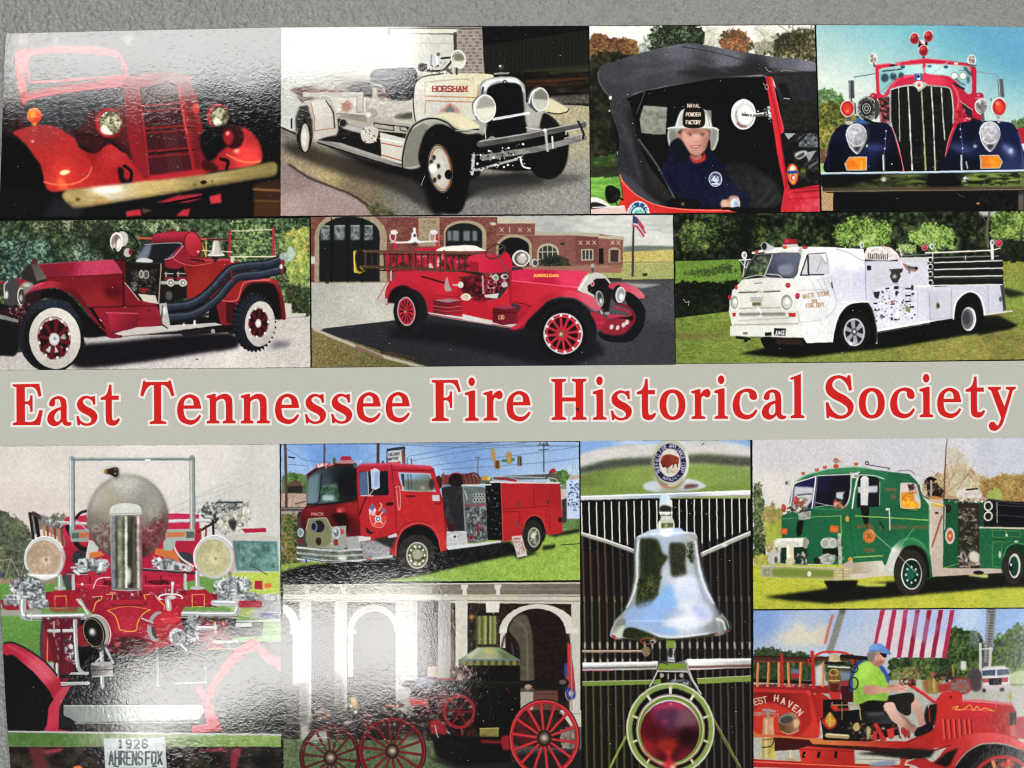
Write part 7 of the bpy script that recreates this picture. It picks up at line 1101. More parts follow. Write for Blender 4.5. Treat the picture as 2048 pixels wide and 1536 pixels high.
# ---- print 12: green cab-forward pumper
photo(12, 'photo_print', 'print of a green fire truck on yellow-green grass', '1504.5 878.5 2140 874 2140 1214.5 1506.5 1218.5'.split(), 'b4b0b0', (1495, 870, 3.703))
rect(0,0,2500,600,[(200,100,'b0acb0'),(1200,80,'b0aeb4'),(1900,150,'a8aab4'),(200,450,'c0bab4'),(1500,400,'b8b4b4')],n=(.06,1.5))
fol('1280 380 1450 250 1600 200 1750 330 1800 300 2500 230 2500 560 1300 480',['a08c64','b49c74','8c6c44','b4b4a0','947448'],5,10,2,a=.85);fol('1720 330 1900 300 2500 280 2500 560 1720 500',['8c5c34','a47444','745028','b0905c','7c7c3c'],5,8,3);fol('1780 420 1860 380 1900 480 1780 480',['7c8c3c','94a050'],4,4);fol('1480 100 1560 90 1640 200 1640 430 1480 450',['b4b09c','9c8c6c','b0a888','a8a088'],4,8,4,a=.7)
line('1478 30 1465 200 1455 460',[5,13],'5c4438',sm=True,part='bare_tree')
for p in ('1460 420 1520 300 1560 180 1570 130','1470 430 1600 330 1680 240','1455 400 1400 300 1340 250','1500 400 1480 250','1455 340 1420 270','1560 400 1650 260 1690 180','1530 300 1500 200','1600 330 1620 220'): line(p,[7,2],'7c5c44',sm=True,a=.7)
fol('40 330 100 360 130 500 130 700 150 850 100 950 40 930',['1c2818','34442a','54643c','747c4c'],6,7,5,part='conifer');fol('100 560 180 500 270 560 260 780 220 900 140 860 120 700',['8c6c44','a48c5c','8c8c3c','6c7434','b0a058'],5,8,6);fol('130 660 260 640 260 800 140 800',['7c8c2c','a0a83c','8c9438'],4,6,7);line('60 350 100 420 110 370',5,'8c8474',a=.6);fol('40 900 160 880 260 960 40 1000',['6c6c2c','94943c','a8a044'],4,5)
rect(0,960,2500,1320,[(300,1150,'9ca02c'),(1600,1200,'a4a62c'),(800,1250,'a8a830'),(1900,1200,'9ca430')],n=(.14,1.5));fol('0 960 2500 960 2500 1320 0 1320',['7c8424','a8ac34','b8b440'],2,ax=3.,a=.4)
poly('120 1198 560 1140 1100 1080 1400 1040 2500 990 2500 1120 1900 1130 1300 1180 900 1220 600 1248 300 1225','11130b',f=3);poly('820 1090 1030 1100 1020 1120 880 1125 820 1110','a4a63c',f=1.5);poly('1640 1030 1780 1030 1780 1060 1640 1045','a8a860',f=1)
# rear body
poly('1450 470 1760 490 2500 540 2500 1000 1900 1010 1350 1050 1340 560','14422c');poly('1700 680 2500 700 2500 990 1730 1000',[(1800,800,'1a5c38'),(2000,720,'1c5434')],n=(.1,3),part='truck_body');line('1720 684 2060 692 2500 700',14,'b0a890')
for p in ('1812 705 1910 708 1908 758 1815 755','1915 710 2020 712 2020 755 1918 755','1815 790 1885 790 1880 975 1812 975','1895 795 1960 790'): line(p+' '+' '.join(p.split()[:2]) if len(p.split()) > 4 else p,4,'54843c')
line('1820 770 1900 775',6,'103c24');ell(1920,742,8,12,'c0bca8');ell(1868,885,9,26,'a8b08c');ell(1990,790,16,9,'b8b8b4')
poly('1760 480 2500 520 2500 690 1750 680','121215');poly('1780 470 2060 510 2060 520 1780 485','2c2c30')
for y in (535,610): line([1790,y,2050,y+12,2500,y+20],62,'0c0c10',part='hard_suction_hose');line([1840,y-18,2050,y-4],8,'34343c');ell(1785,y-8,34,36,'a8a498');ell(1782,y-8,22,25,'1c1c1c');arc(1785,y-8,31,34,100,300,7,'d8d4c8');line([1845,y-35,1850,y+40],8,'8c8478')
poly('1450 480 1560 490 1560 980 1450 980','14502f',n=(.1,3));poly('1560 495 1715 510 1715 985 1560 985','2c241a',part='pump_panel');junk('1570 545 1700 545 1700 640 1570 640',['94886c','3c3020','b0a888','c8c0a8'],60,(2,4),2);junk('1570 660 1705 660 1705 860 1565 860',['1c4c30','8c8468','54442c','b8b094','0c0a08'],90,(2,5),3);junk('1560 870 1720 870 1725 985 1560 985',['b0a89c','8c7c6c','c8c4b4','3c3020','8c4c34'],50,(3,8),4);blob('1640 880 1680 860 1715 890 1710 940 1650 930','b8b0a0',f=1.5)
ell(1500,748,36,62,'b4aca0',part='emblem');ell(1500,748,24,44,'b0583c');poly('1500 706 1515 735 1524 748 1515 765 1500 792 1485 765 1476 748 1485 735','a84428');ell(1500,748,9,14,'c8a878')
fol('1300 320 1440 380 1460 470 1350 470',['14100c','4c3c34','8c7c70','241c18'],4,5,2);fol('1480 470 1780 450 1760 500 1480 490',['b0a898','8c6c54','5c4c44','c4bcac'],4,3);blob('1550 430 1590 400 1700 400 1740 450 1700 470 1560 460','b4aca4',n=(.15,4));line('1620 405 1700 398',12,'34281c');ell(1360,330,30,22,'1c1814');line('1360 340 1362 480',16,'9c8c7c');line('1330 325 1395 330',14,'100c0a');ell(1400,440,34,28,'1c1814');blob('1350 460 1390 450 1450 470 1400 490','a86c34');line('1270 370 1290 440 1340 470',8,'1c4028',sm=True)
poly('1352 475 1450 475 1452 985 1900 990 1890 1020 1370 1050 1352 880','a8988c',part='tread_plate',n=(.06,2));line('1365 510 1460 530',26,'b49038',part='handrail');line('1365 502 1460 522',8,'d0b468');ell(1482,545,28,34,'241c1c');line('1465 530 1460 700',7,'b0a8a0');line('1440 600 1365 830',14,'845038');line('1356 490 1360 880',7,'c4b8ac');rect(1390,570,1412,586,'3c2c24');line('1450 985 1540 960',6,'6c8c3c');line('1455 490 1450 980',6,'2c5438');line('1450 480 1560 480',10,'34342c')
ell(1710,1020,40,14,'1c1812')
# cab
poly('250 600 340 560 470 545 360 350 430 300 600 255 800 238 1000 265 1200 290 1260 350 1300 460 1345 520 1350 900 1100 820 1030 960 700 960 260 950',[(400,700,'1a5c38'),(900,260,'266842'),(1000,650,'1a5838'),(800,800,'186038'),(1150,330,'1c5c3a'),(700,300,'20603c'),(300,850,'145030'),(1250,700,'186038')],n=(.07,2),part='cab')
blob('350 350 430 300 600 255 800 238 900 250 820 270 600 290 450 320 370 350','34804c',f=2,a=.8)
blob('325 540 335 400 370 355 510 310 495 540','24204c',f=.5,part='windscreen');poly('350 380 490 390 480 480 440 530 350 540 330 530','a8a8ac',f=1);poly('380 350 500 315 495 385 400 370','1c1848',f=1);poly('360 440 470 430 480 440 370 450','4c4c5c');fol('345 460 450 460 440 540 340 540',['b0a8a0','6c5c4c','8c2c24','c4c0b4'],4,3);line('318 540 340 380 365 352 505 308',9,'c4c4bc',sm=True);line('507 308 478 540',10,'ccccc4');line('520 300 495 535',6,'8c9484')
poly('522 300 765 290 760 420 735 520 500 530','13101e',f=.5,part='windscreen');poly('525 310 640 300 600 420 520 420','181434',f=3);poly('655 425 725 420 735 450 700 480 655 465','a8b0b0',f=.6);ell(730,455,22,36,'0c0c10',f=1);line('520 302 765 290',8,'c0c0b8');line('770 300 758 450 730 520 690 535',10,'b4b4ac',sm=True);line('505 535 600 520 690 530',6,'8c948c');line('505 500 600 520',5,'a8a8a4');line('250 570 340 560 470 545 700 555',6,'2c8050')
line('820 300 795 400 775 545',11,'d0d0c8');blob('810 530 825 320 860 300 960 318 975 350 975 500 965 530 840 530','15141a',part='door_window');poly('815 385 965 375 960 425 820 430','a8acb0',f=.6);line('830 296 930 300 1010 325',8,'b0b8a8',sm=True);line('980 350 978 520',6,'8c9c8c')
poly('835 320 898 315 893 520 838 520','b8b8b8',part='mirror',n=(.08,3));ell(868,325,28,22,'c4c4c4');poly('832 520 898 525 902 560 890 690 870 670 848 600','10140f');fol('760 280 830 270 820 320 770 320',['a8a8a4','6c6c64','d0d0cc'],3,2,part='spot_lamp')
blob('1130 375 1150 352 1240 360 1262 400 1278 545 1150 545 1128 510','b0a090',part='crew_window');blob('1130 380 1160 360 1230 365 1220 410 1140 420','bcb0a8',f=1);fol('1135 430 1250 420 1275 545 1140 540',['c07c14','e0a420','b05c18','d89020'],5,2,2);fol('1185 365 1240 365 1235 410 1200 410',['2c1c24','5c3438'],3,2);poly('1230 430 1262 440 1270 500 1240 490','a8b0bc',f=1);line('1125 380 1125 510 1145 550 1280 548',6,'143c24',sm=True)
line('470 608 690 598',5,'84a44c');line('692 598 695 740',6,'84a44c');line('800 600 1050 612 1335 630',8,'8ca84c');line('260 620 340 615',4,'6c9c4c');line('790 905 1000 895',9,'8ca844');line('1110 560 1335 570',5,'144c2c');line('775 545 760 700 800 900',4,'104c2c',sm=True);line('1345 520 1350 880',8,'8c9484');line('1050 545 1055 700',10,'b0b4a8',part='grab_handle');ell(1035,550,14,9,'c8c8c0');line('980 645 1010 690',10,'102c1c')
word('ENGINE',1025,415,20,'94542c',w=9,adv=14,lw=3.5);word('35',1060,470,28,'94542c',w=14,adv=22,lw=4.5);word('WAYNE',812,692,26,'8c5024',w=16,adv=24,lw=4.5,ang=-4);word('CO. 2',900,700,22,'8c5024',w=12,adv=19,lw=4);word('RESERVE CAPTAIN',1060,695,24,'8c4c24',w=13,adv=18.5,lw=4);word('PENN',862,868,28,'8c5024',w=14,adv=21,lw=4.5)
ell(902,748,48,52,'b05c24',part='emblem');ell(902,748,38,42,'984818');ring(902,748,30,34,5,'c89858');poly('902 718 925 748 902 780 880 748','c07434');word('35',890,760,22,'5c2410',w=9,adv=14,lw=4)
ell(739,622,14,22,'c08c2c',part='marker_lamp');poly('610 670 678 672 675 722 610 720','b44c20',part='turn_signal');poly('616 676 672 678 668 715 616 712','c85c24',f=1);poly('248 690 298 692 295 738 250 735','b04420',part='turn_signal');ell(272,714,18,14,'d0603c',f=1);ell(762,922,18,18,'c07c24',part='marker_lamp')
# lamps under the screen
for x,y,rx,ry in ((268,542,16,30),(358,485,17,32),(655,510,20,34)): ell(x,y,rx,ry,'a42c20',part='warning_lamp');ell(x-4,y-6,rx*.5,ry*.5,'c84834',f=1)
fol('290 530 440 540 440 580 290 575',['a8a08c','4c4438','c8c4b4','1c1814'],3,2);fol('640 500 720 490 720 550 650 540',['a89c8c','1c1814','8c3c2c','c8c4bc'],4,3);poly('372 580 470 560 465 620 380 635','8c8c88',n=(.3,3));poly('372 630 415 630 400 740 368 760 362 700','0c0d0a',f=1)
# front fittings
poly('250 800 440 800 440 960 240 950','0f2c1c',f=1);line('230 800 420 795',70,'b8b4a8',part='pump_intake',n=(.15,4));line('230 780 420 775',16,'d8d4cc',f=1);ell(430,800,20,44,'84806c');line('315 820 318 930',56,'c0b498',part='pump_outlet');line('300 820 303 930',14,'dcd8c4',f=1);ell(318,935,36,26,'b0a484');line('195 780 200 850',14,'a8a49c');blob('150 930 165 870 190 840 215 860 230 930 190 960','a09c98',part='bell');ell(210,925,18,32,'4c4c48');ring(210,925,16,30,6,'b0aca4');junk('380 880 450 880 450 950 330 960',['a8a498','34281c','c4c0b4'],14,(3,7),4)
ell(605,800,62,42,'8c8c80',part='headlights');ell(575,800,34,38,'b4b4ac');ell(632,800,34,38,'b8b8b0');ell(575,802,24,28,'8c8c84',f=1);ell(632,802,24,28,'94948c',f=1);poly('555 845 680 840 680 900 560 895','0e120c');ell(590,920,58,42,'94908a',part='headlights');ell(590,920,42,32,'b8b4ac',f=1);ell(515,930,24,24,'1c1c18');junk('540 880 650 880 640 960 540 960',['a8a4a0','5c5854','d0ccc4'],16,(3,7),5);line('680 740 688 960',26,'a8a48c',part='standpipe');junk('660 760 710 760 715 960 665 960',['b0ac98','5c583c','d4d0c0'],22,(2,5),6);poly('700 960 780 920 780 1040 720 1010','a08c7c')
poly('775 945 1000 930 1040 1030 780 1030',[(800,1000,'94886c'),(980,950,'b8b0a4')],n=(.06,2));poly('600 1035 1080 1015 1090 1040 620 1080','b0a898',part='step')
poly('100 968 660 985 750 990 765 1070 640 1068 100 1050',[(300,1010,'7c8434'),(140,1000,'8c8c74'),(700,1030,'a89c6c')],part='bumper');line('100 970 660 986',9,'a8a090');line('110 1050 640 1066',5,'8c8c70');poly('180 990 640 1000 640 1056 180 1045','64742c',f=2);ell(148,1018,14,18,'c0bcac');ell(458,1028,16,20,'c4c0b4');poly('120 990 165 990 165 1045 120 1040','5c5c4c',a=.6);poly('655 985 765 985 765 1070 650 1065','a89c74',n=(.12,2));line('705 990 708 1065',6,'6c5c3c')
for y in (1005,1025,1045): line([655,y,760,y+3],3,'7c6c44')
poly('565 1080 820 1075 800 1130 700 1160 600 1150','0c0b0a',f=1)
# wheel arch, wheel
blob('1020 1010 1040 920 1080 830 1150 775 1220 765 1300 800 1350 900 1360 1050 1320 1060 1300 950 1200 860 1120 900 1080 1010',[(1100,900,'b8b4ac'),(1200,790,'1f6c40'),(1320,950,'1a5834')],part='fender');blob('1030 1000 1060 900 1110 860 1120 880 1080 960 1075 1010','b4b4b4',f=1);blob('1100 1020 1120 900 1170 830 1250 820 1320 880 1350 1050 1300 1060 1100 1060','0f100c',f=1);line('1070 840 1130 785 1220 768 1310 820 1350 900',7,'54a070',sm=True,f=.6,a=.7)
ell(1205,1018,122,172,'2a241f',part='wheel',n=(.15,3));ell(1215,1030,78,116,'b4b0a0');ell(1215,1030,68,104,'12382a');blob('1150 960 1210 925 1270 960 1280 1050 1240 1120 1200 1100 1210 1000','0c241c',f=2);ell(1210,1030,30,42,'1c5444')
for k in range(8): an = k*.785;ell(1215+42*math.cos(an),1035+58*math.sin(an),8,10,'a8b4ac')
arc(1215,1030,74,112,120,300,6,'dcd8cc');line('905 700 1080 855 1260 1030',6,'94a08c',a=.8);line('1230 695 1120 840 1030 1000',5,'94a080',a=.7);ell(1085,852,16,16,'d0d0c0',f=2)
blob('1890 900 1920 830 1980 800 2060 810 2140 860 2180 1000 2100 1050 1900 1040','11301f',f=1);line('1895 900 1925 830 1990 800 2060 812',12,'2c7848',sm=True);ell(1968,975,72,128,'2c251f',part='wheel',n=(.15,3));ell(1978,970,44,92,'b4b0a4');ell(1974,972,32,74,'143c2e');ell(1950,975,16,34,'0c1c18');ell(1952,960,8,12,'a8b0a8')
# roof details
for x,y in ((412,285),(515,258),(572,240),(804,215)): blob([x-16,y-8,x+14,y-10,x+10,y+8,x-8,y+10],'a03c2c',part='marker_lamp');ell(x-4,y-2,6,4,'c87c6c')
ell(655,190,18,20,'a05030',part='beacon');ell(690,200,20,28,'b4a8a4');ell(655,232,20,16,'a8402c');ell(660,195,30,10,'8c7c70',f=1)
ell(885,208,16,16,'3c3c4c',part='horn');ell(884,208,8,8,'a8a8ac');line('895 220 960 232 1045 245',8,'54505c');ell(1047,250,11,11,'6c6874');line('1110 268 1200 262 1240 290',6,'6c5c6c',sm=True);ell(295,355,20,22,'a8a8a0',part='horn');ell(290,355,9,12,'4c4c48')

# ---- print 13: man in a lime shirt driving an open red fire car
photo(13, 'photo_print', 'print of a man in lime shirt driving an open red fire car', '1506.5 1221 2140 1216.5 2140 1608 1507 1608'.split(), '8c9cb4', (1495, 1210, 3.703))
rect(0,0,2500,460,[(100,100,'6c88b8'),(700,80,'8c9cb8'),(1500,100,'88a0c4'),(1900,90,'7c98c4'),(300,300,'a0a8b0'),(900,300,'9ca4b0'),(1600,100,'9cacc4')],n=(.05,1.5))
for p,c in (('230 230 330 190 340 140 420 140 440 190 500 190 530 140 590 150 600 230 560 290 400 270 300 280','bcb094'),('260 240 400 230 560 240 580 290 320 290','b4ac98')): blob(p,c,f=6,a=.7)
fol('40 330 160 315 300 340 420 350 480 380 900 400 900 620 40 620',['24341c','3c4c2c','5c6c3c','2c3c24'],7,5,2,part='treeline');fol('1040 400 1300 370 1480 300 1500 180 1560 160 1640 200 1720 210 1760 300 1760 560 1040 580',['1c2c18','2c401f','44582c','5c7034'],8,7,3,part='tree');fol('1640 190 1700 180 1720 300 1650 330',['54605c','3c4c3c','6c7c74'],5,8);fol('1800 330 1850 230 1950 200 1960 160 2040 130 2500 120 2500 560 1800 560',['1c2c14','344c1c','5c7828','486024'],8,8,4,part='tree');fol('1060 470 1300 450 1300 570 1060 570',['243018','5c6838','7c8450'],6,5,6)
poly('40 560 900 560 2500 540 2500 1500 40 1500',[(900,700,'8c9088'),(1700,640,'94958c'),(1900,700,'9c9c94'),(1000,1120,'9c9a8c')],n=(.08,2))
line('630 80 600 180 575 280',18,'a85048',f=1);line('705 40 650 220 610 340',44,'54564c',f=1,part='aerial_ladder')
for i in range(22): t = i/21;line([685-t*90,70+t*260,720-t*90,76+t*260],5,'94968c')
poly('985 40 1525 32 1455 392 1050 388 1040 320 940 290 935 270',[(1000,200,'b4acb0'),(1400,100,'98a0c0'),(1300,350,'b8b0b4')],part='flag')
for i in range(7): xt,xb = 985+i*86,935+i*84;poly([xt,38,xt+34,36,xb+(34 if i else 24),390 if i > 1 else 290+i*55,xb,392 if i > 1 else 290+i*45],'a02444' if i not in (3,4,5) else '8c1c34')
poly('1150 60 1230 40 1420 150 1340 300 1240 240','8c9cc8',f=4,a=.35);poly('930 280 1060 340 1090 400 920 400','6c7c84',a=.0)
line('1805 30 1790 300 1760 440',60,'4c4e50',f=1,part='aerial_ladder');line('1785 60 1760 420',8,'94948c',f=1);line('1840 30 1800 420',8,'7c7c78',f=1)
for i in range(20): y = 40+i*20;line([1775-i*.8,y,1832-i*1.6,y+4],5,'8c8c88',a=.7)
line('1725 290 1725 480',22,'a8a8a4');line('1800 320 1795 450',20,'a0a098');line('1720 325 1815 325',9,'b0b0ac');rect(1580,415,1620,480,'b4b4b0',f=1)
blob('1940 520 2000 490 2100 490 2120 590 1950 600','94a078',f=1,part='background_truck');line('1950 590 2120 590',8,'4c5448',f=1);poly('1730 480 1760 455 1900 450 1940 470 1945 620 1740 630','b4b0b0',f=.6,part='background_truck');poly('1738 485 1835 480 1835 520 1740 525','34485c');poly('1845 480 1935 475 1938 515 1848 520','3c5064');poly('1735 545 1930 535 1930 570 1740 575','9c3c44');poly('1785 545 1880 540 1880 590 1790 592','24242c');poly('1730 600 1945 590 1940 620 1735 625','a89ca0');rect(1870,615,1900,640,'1c1c1c',f=1);rect(1740,620,1765,645,'1c1c1c',f=1);blob('1640 500 1720 480 1730 620 1660 630','44383c',f=2)
blob('1300 560 1400 540 1440 590 1420 650 1330 650 1300 610','7c6434',f=1.5,part='background_engine');line('1380 545 1385 640',12,'b89c4c',f=1);line('1320 560 1330 640',10,'9c3430',f=1);fol('1340 500 1540 480 1560 560 1400 570',['1c1c18','4c3c2c','8c7444'],6,6);ell(1370,515,22,18,'944c34',f=1);line('1520 450 1525 500',14,'9c8440',f=1);ell(1575,600,84,62,'2c2424',f=1,a=.4);ring(1578,600,80,58,12,'94242c',f=.6,part='background_engine')
for k in range(10): an = k*.628;line([1578,600,1578+74*math.cos(an),600+54*math.sin(an)],6,'94242c',f=.6)
ell(1578,600,20,16,'8c4c44',f=1);poly('1410 590 1500 570 1500 640 1420 650','9c2c24',f=1)
# wagon: ladder rack
line('40 390 450 400 900 395',30,'4c241c');line('40 380 450 388 900 385',8,'241410');line('40 415 450 425',10,'8c241c')
line('40 560 450 575 520 570',24,'14120f');poly('40 590 700 600 780 640 780 660 40 640','8c1818');fol('100 585 460 585 460 610 100 605',['b0a8a4','8c2424','3c3430'],4,1);poly('320 475 390 475 385 545 325 550','94242c',f=1);poly('325 475 385 478 385 505 325 505','4c6484',f=1);poly('500 460 560 430 580 560 500 600','a8a8a4',f=2)
for x0,x1 in ((78,72),(158,150),(232,232),(300,308),(395,388),(560,558)): line([x0,430,x1,600],18,'b0622c',part='ladder_rung');line([x0-5,430,x1-5,600],5,'d08c54')
line('252 370 258 600',22,'a82020');line('480 350 490 610',26,'b02020',part='rack_post');line('490 390 560 350 730 358 780 420',16,'b42824',sm=True,part='rack_post');line('775 370 785 450',16,'b02020');line('450 400 455 440',14,'a82020')
line('700 380 880 395',30,'1c1614');blob('602 410 610 370 645 362 675 372 685 412 645 422','9c8c64',part='bell');line('625 372 620 410',8,'c8b88c',f=1);line('600 415 690 415',8,'b8a878');line('580 430 720 435',20,'1a1512');line('600 455 760 465',12,'b0aca8')
poly('650 480 760 480 780 620 660 620','5c4440',f=2);poly('680 490 760 500 760 560 690 560','5c7078',f=1);poly('690 565 770 560 780 600 700 610','94242c',f=1)
blob('595 520 620 480 660 475 690 520 680 600 640 640 600 620','6c4c28',part='lantern',n=(.25,4));ring(640,500,34,24,7,'a88848');poly('605 580 680 580 670 650 615 650','541c18');line('610 560 680 560',9,'b89c58');blob('625 660 660 650 670 680 640 700 620 690','9c9074')
# wagon body
poly('40 615 460 635 510 670 540 760 530 980 400 1000 200 970 40 960',[(200,700,'741212'),(300,900,'a82018'),(450,800,'9c1c18'),(100,850,'a82018')],n=(.04,3),part='wagon_body');poly('40 615 460 635 460 655 40 645','b02420');blob('40 790 150 720 280 760 360 830 380 900 200 960 40 960','b4281c',f=1);word('EST',54,740,44,'a89484',w=26,adv=34,lw=9,ang=-12)
for ch,x,y,r in (('H',198,712,6),('A',246,730,16),('V',292,750,26),('E',330,775,36),('N',362,802,46)): word(ch,x,y,46,'b4a490',w=26,lw=10,ang=r)
word('PORT',45,820,22,'8c8478',w=16,adv=22,lw=5,ang=-4);word('CT',190,825,22,'8c8478',w=16,adv=24,lw=5,ang=4)
poly('440 620 480 700 520 860 540 960 480 990 400 970 480 860',[(470,700,'b02420'),(500,900,'b82820')],f=.6);line('450 640 460 660',22,'c03028');poly('500 640 560 660 620 700 640 760 600 850 540 860 520 720','a41c18');poly('600 640 690 650 690 720 620 700','b0261e')
poly('560 700 740 700 760 900 720 960 560 960','16100e');poly('610 745 660 735 680 770 760 765 750 780 640 790','b42820',f=.8);poly('690 600 780 600 785 720 700 720','3c1414')
# extinguisher, bucket, horn
poly('118 830 195 830 190 880 205 1000 215 1140 105 1140 110 900',[(130,900,'94603c'),(180,900,'b48468'),(150,1080,'8c7c34'),(200,1100,'b0a058')],part='fire_extinguisher');line('140 850 135 1000 140 1130',14,'c8b090',f=2);line('108 1000 212 990',6,'5c3c1c');line('110 1050 215 1055',4,'6c5c24');ell(155,790,40,26,'7c5c4c');line('115 775 205 785',14,'94787c');line('150 790 155 830',26,'8c6c5c');line('45 940 100 1030',7,'b0946c');line('110 1055 180 1040 200 970',7,'241c14',sm=True)
blob('230 880 245 820 320 795 375 830 385 900 370 940 300 960 250 940',[(260,900,'543c24'),(350,870,'8c6044')],part='leather_bucket',n=(.12,4));ell(285,845,60,38,'6c605c',rot=-14);ell(290,850,46,28,'403a38',rot=-14);blob('340 860 375 850 385 890 350 910','b49470',f=1);line('250 935 310 955 375 930',7,'b08c5c',sm=True);line('385 890 375 960 300 990 260 965',6,'8c1c18',sm=True)
poly('315 990 325 990 330 1080 345 1145 298 1145 310 1080','a8987c',part='speaking_trumpet');line('318 1000 318 1130',5,'d8ccb0');ell(322,1148,34,12,'94805c')
# frame, seat
poly('40 950 480 985 1100 1010 1380 1040 1380 1075 900 1045 480 1020 200 980 40 980','ac5a2c');poly('200 980 480 1000 900 1040 1400 1070 1300 1130 1150 1150 900 1080 600 1060 200 1080','3c100e');poly('450 990 900 1005 1240 1010 1380 1050 1370 1080 900 1050 480 1030',[(600,1010,'b06030'),(1100,1030,'a41c18')]);poly('40 1140 200 1150 520 1165 1200 1190 1200 1230 40 1200','a01c1a');line('40 1160 1200 1215',8,'d06040')
poly('380 1065 440 1045 790 1070 795 1180 400 1175',[(450,1060,'bc2a20'),(600,1140,'a41f1a')],part='tool_box');line('385 1070 790 1085',6,'841410');
for x in (418,528,655): poly([x-8,1085,x+14,1085,x+4,1135,x-14,1130],'1c100c')
poly('800 1085 1140 1110 1130 1150 1000 1190 800 1170','a4a294',n=(.06,2));line('800 1140 1130 1150',5,'6c6c60');blob('920 1170 1080 1150 1080 1190 920 1195','6c7484',f=2)
poly('540 840 700 800 1100 860 1130 960 900 1010 560 1000 560 960','15100e');junk('720 880 1180 900 1220 980 800 1000',['8c1c18','a82420','3c2c20','a89860','1c1412'],44,(3,9),3);blob('790 880 820 870 830 920 800 935 780 910','9c8c54');line('590 965 740 975',34,'8c7c54',part='brass_tube');line('590 958 740 967',8,'c8bc90');blob('545 860 600 830 660 850 650 900 600 920','a42018');blob('575 850 610 795 650 850 640 890 600 900','a87c2c',f=1);line('610 800 612 900',9,'c89c3c');line('580 860 610 850 645 862',8,'c09038',sm=True)
blob('680 820 700 790 900 770 1040 790 1110 830 1110 880 1000 880 850 870 720 860',[(800,830,'0f0d0e'),(1000,810,'2c2c30')],n=(.15,5),part='seat');blob('880 800 980 795 1000 810 900 820','54545c',f=3,a=.7);line('630 720 640 740 830 740',8,'8c7c4c',sm=True);line('820 700 840 850',9,'9c8c54');line('700 720 700 850',7,'7c6c44');poly('930 880 960 870 1030 1000 1000 1010','b02420');poly('1030 920 1080 910 1090 980 1040 990','b82c24');line('1130 900 1135 970',8,'b0a89c');poly('1150 870 1190 950 1170 990 1140 940','a0201c');blob('880 910 900 900 915 930 890 1000','9c8c54',f=.6);poly('930 940 960 930 960 1000 925 1000','b0241e')
# bonnet and fender
poly('1395 740 1400 700 1440 650 1560 630 1590 660 1590 710 1960 740 1990 790 2000 1000 1380 1060 1385 900',[(1500,690,'b82420'),(1700,740,'bc2030'),(1600,900,'b02424'),(1900,850,'a42420'),(1500,1000,'b01f1c')],n=(.03,4),part='engine_hood');line('1590 712 1700 705 1960 735',12,'c44048',f=1);line('1420 830 1960 830',4,'9c1c1c',a=.6);poly('1940 800 1985 790 1990 880 1940 890','24201c');poly('1940 900 1985 890 2000 980 1950 970','a85450',f=1);poly('1990 830 2500 820 2500 1000 2000 990','9c2028',f=2)
for x in (1445,1485,1525,1565,1605,1640): line([x,850,x+14,985],16,'c83c34',part='hood_louver');line([x+14,850,x+26,985],9,'6c1414')
line('1520 760 1560 750 1540 775 1600 770 1650 740 1670 780 1700 750 1720 775 1760 765 1820 785',7,'c4943c',sm=True);line('1510 770 1830 785',5,'c4943c',a=.6);poly('1495 680 1510 672 1515 690 1498 695','5c1c10');line('1945 650 1950 720',12,'8c7c5c',part='hood_ornament');ell(1948,680,18,12,'9c8c64');ell(1950,655,10,11,'a8986c')
poly('1170 1010 1370 930 1385 1060 1200 1030','a42320');line('1190 1020 1370 925',6,'5c100e');blob('1310 800 1340 740 1400 730 1390 860 1370 900 1320 880','1c1412',f=1);line('1340 760 1350 735 1390 730',7,'a8a098',sm=True);line('1345 770 1350 860',8,'b0241c');poly('1350 940 1385 900 1385 1060 1340 1040','a81f1c')
blob('1380 1160 1480 1050 1600 970 1750 945 1900 960 2040 1020 2100 1060 2100 1110 1980 1050 1850 1020 1720 1030 1620 1090 1540 1190 1520 1300 1380 1300 1260 1200 1180 1170 1300 1130',[(1500,1040,'b42628'),(1800,960,'c03c3c'),(1400,1150,'a01c1c')],part='fender');blob('1500 1300 1540 1200 1620 1100 1720 1040 1850 1030 1980 1060 2140 1150 2200 1500 1500 1500','120f0e',f=.6);poly('1380 1170 1480 1090 1560 1060 1500 1180 1470 1200','16100e',f=2);line('1260 1130 1300 1100 1500 1040',10,'741412');poly('1150 1110 1190 1105 1190 1130 1150 1200 1120 1200','b02820');poly('800 1100 1200 1060 1390 1080 1350 1130 1200 1140','1c1816',f=2)
ell(1890,1400,300,330,'24201d',part='wheel');ell(1890,1400,262,290,'8c1a1c');ell(1890,1400,238,262,'2c1412');
for k in range(12): an = k*.5236+.2;line([1890,1400,1890+236*math.cos(an),1400+262*math.sin(an)],26,'b06c38')
ring(1890,1400,248,274,22,'a42020');line('1660 1140 1700 1180',20,'b44c3c',a=.0);blob('1860 1170 1950 1150 1980 1190 1900 1210','b0382c',f=4)
line('1200 590 1280 640 1390 720',26,'b0222c',part='steering_column');line('1205 580 1290 635 1390 708',7,'d05c60')
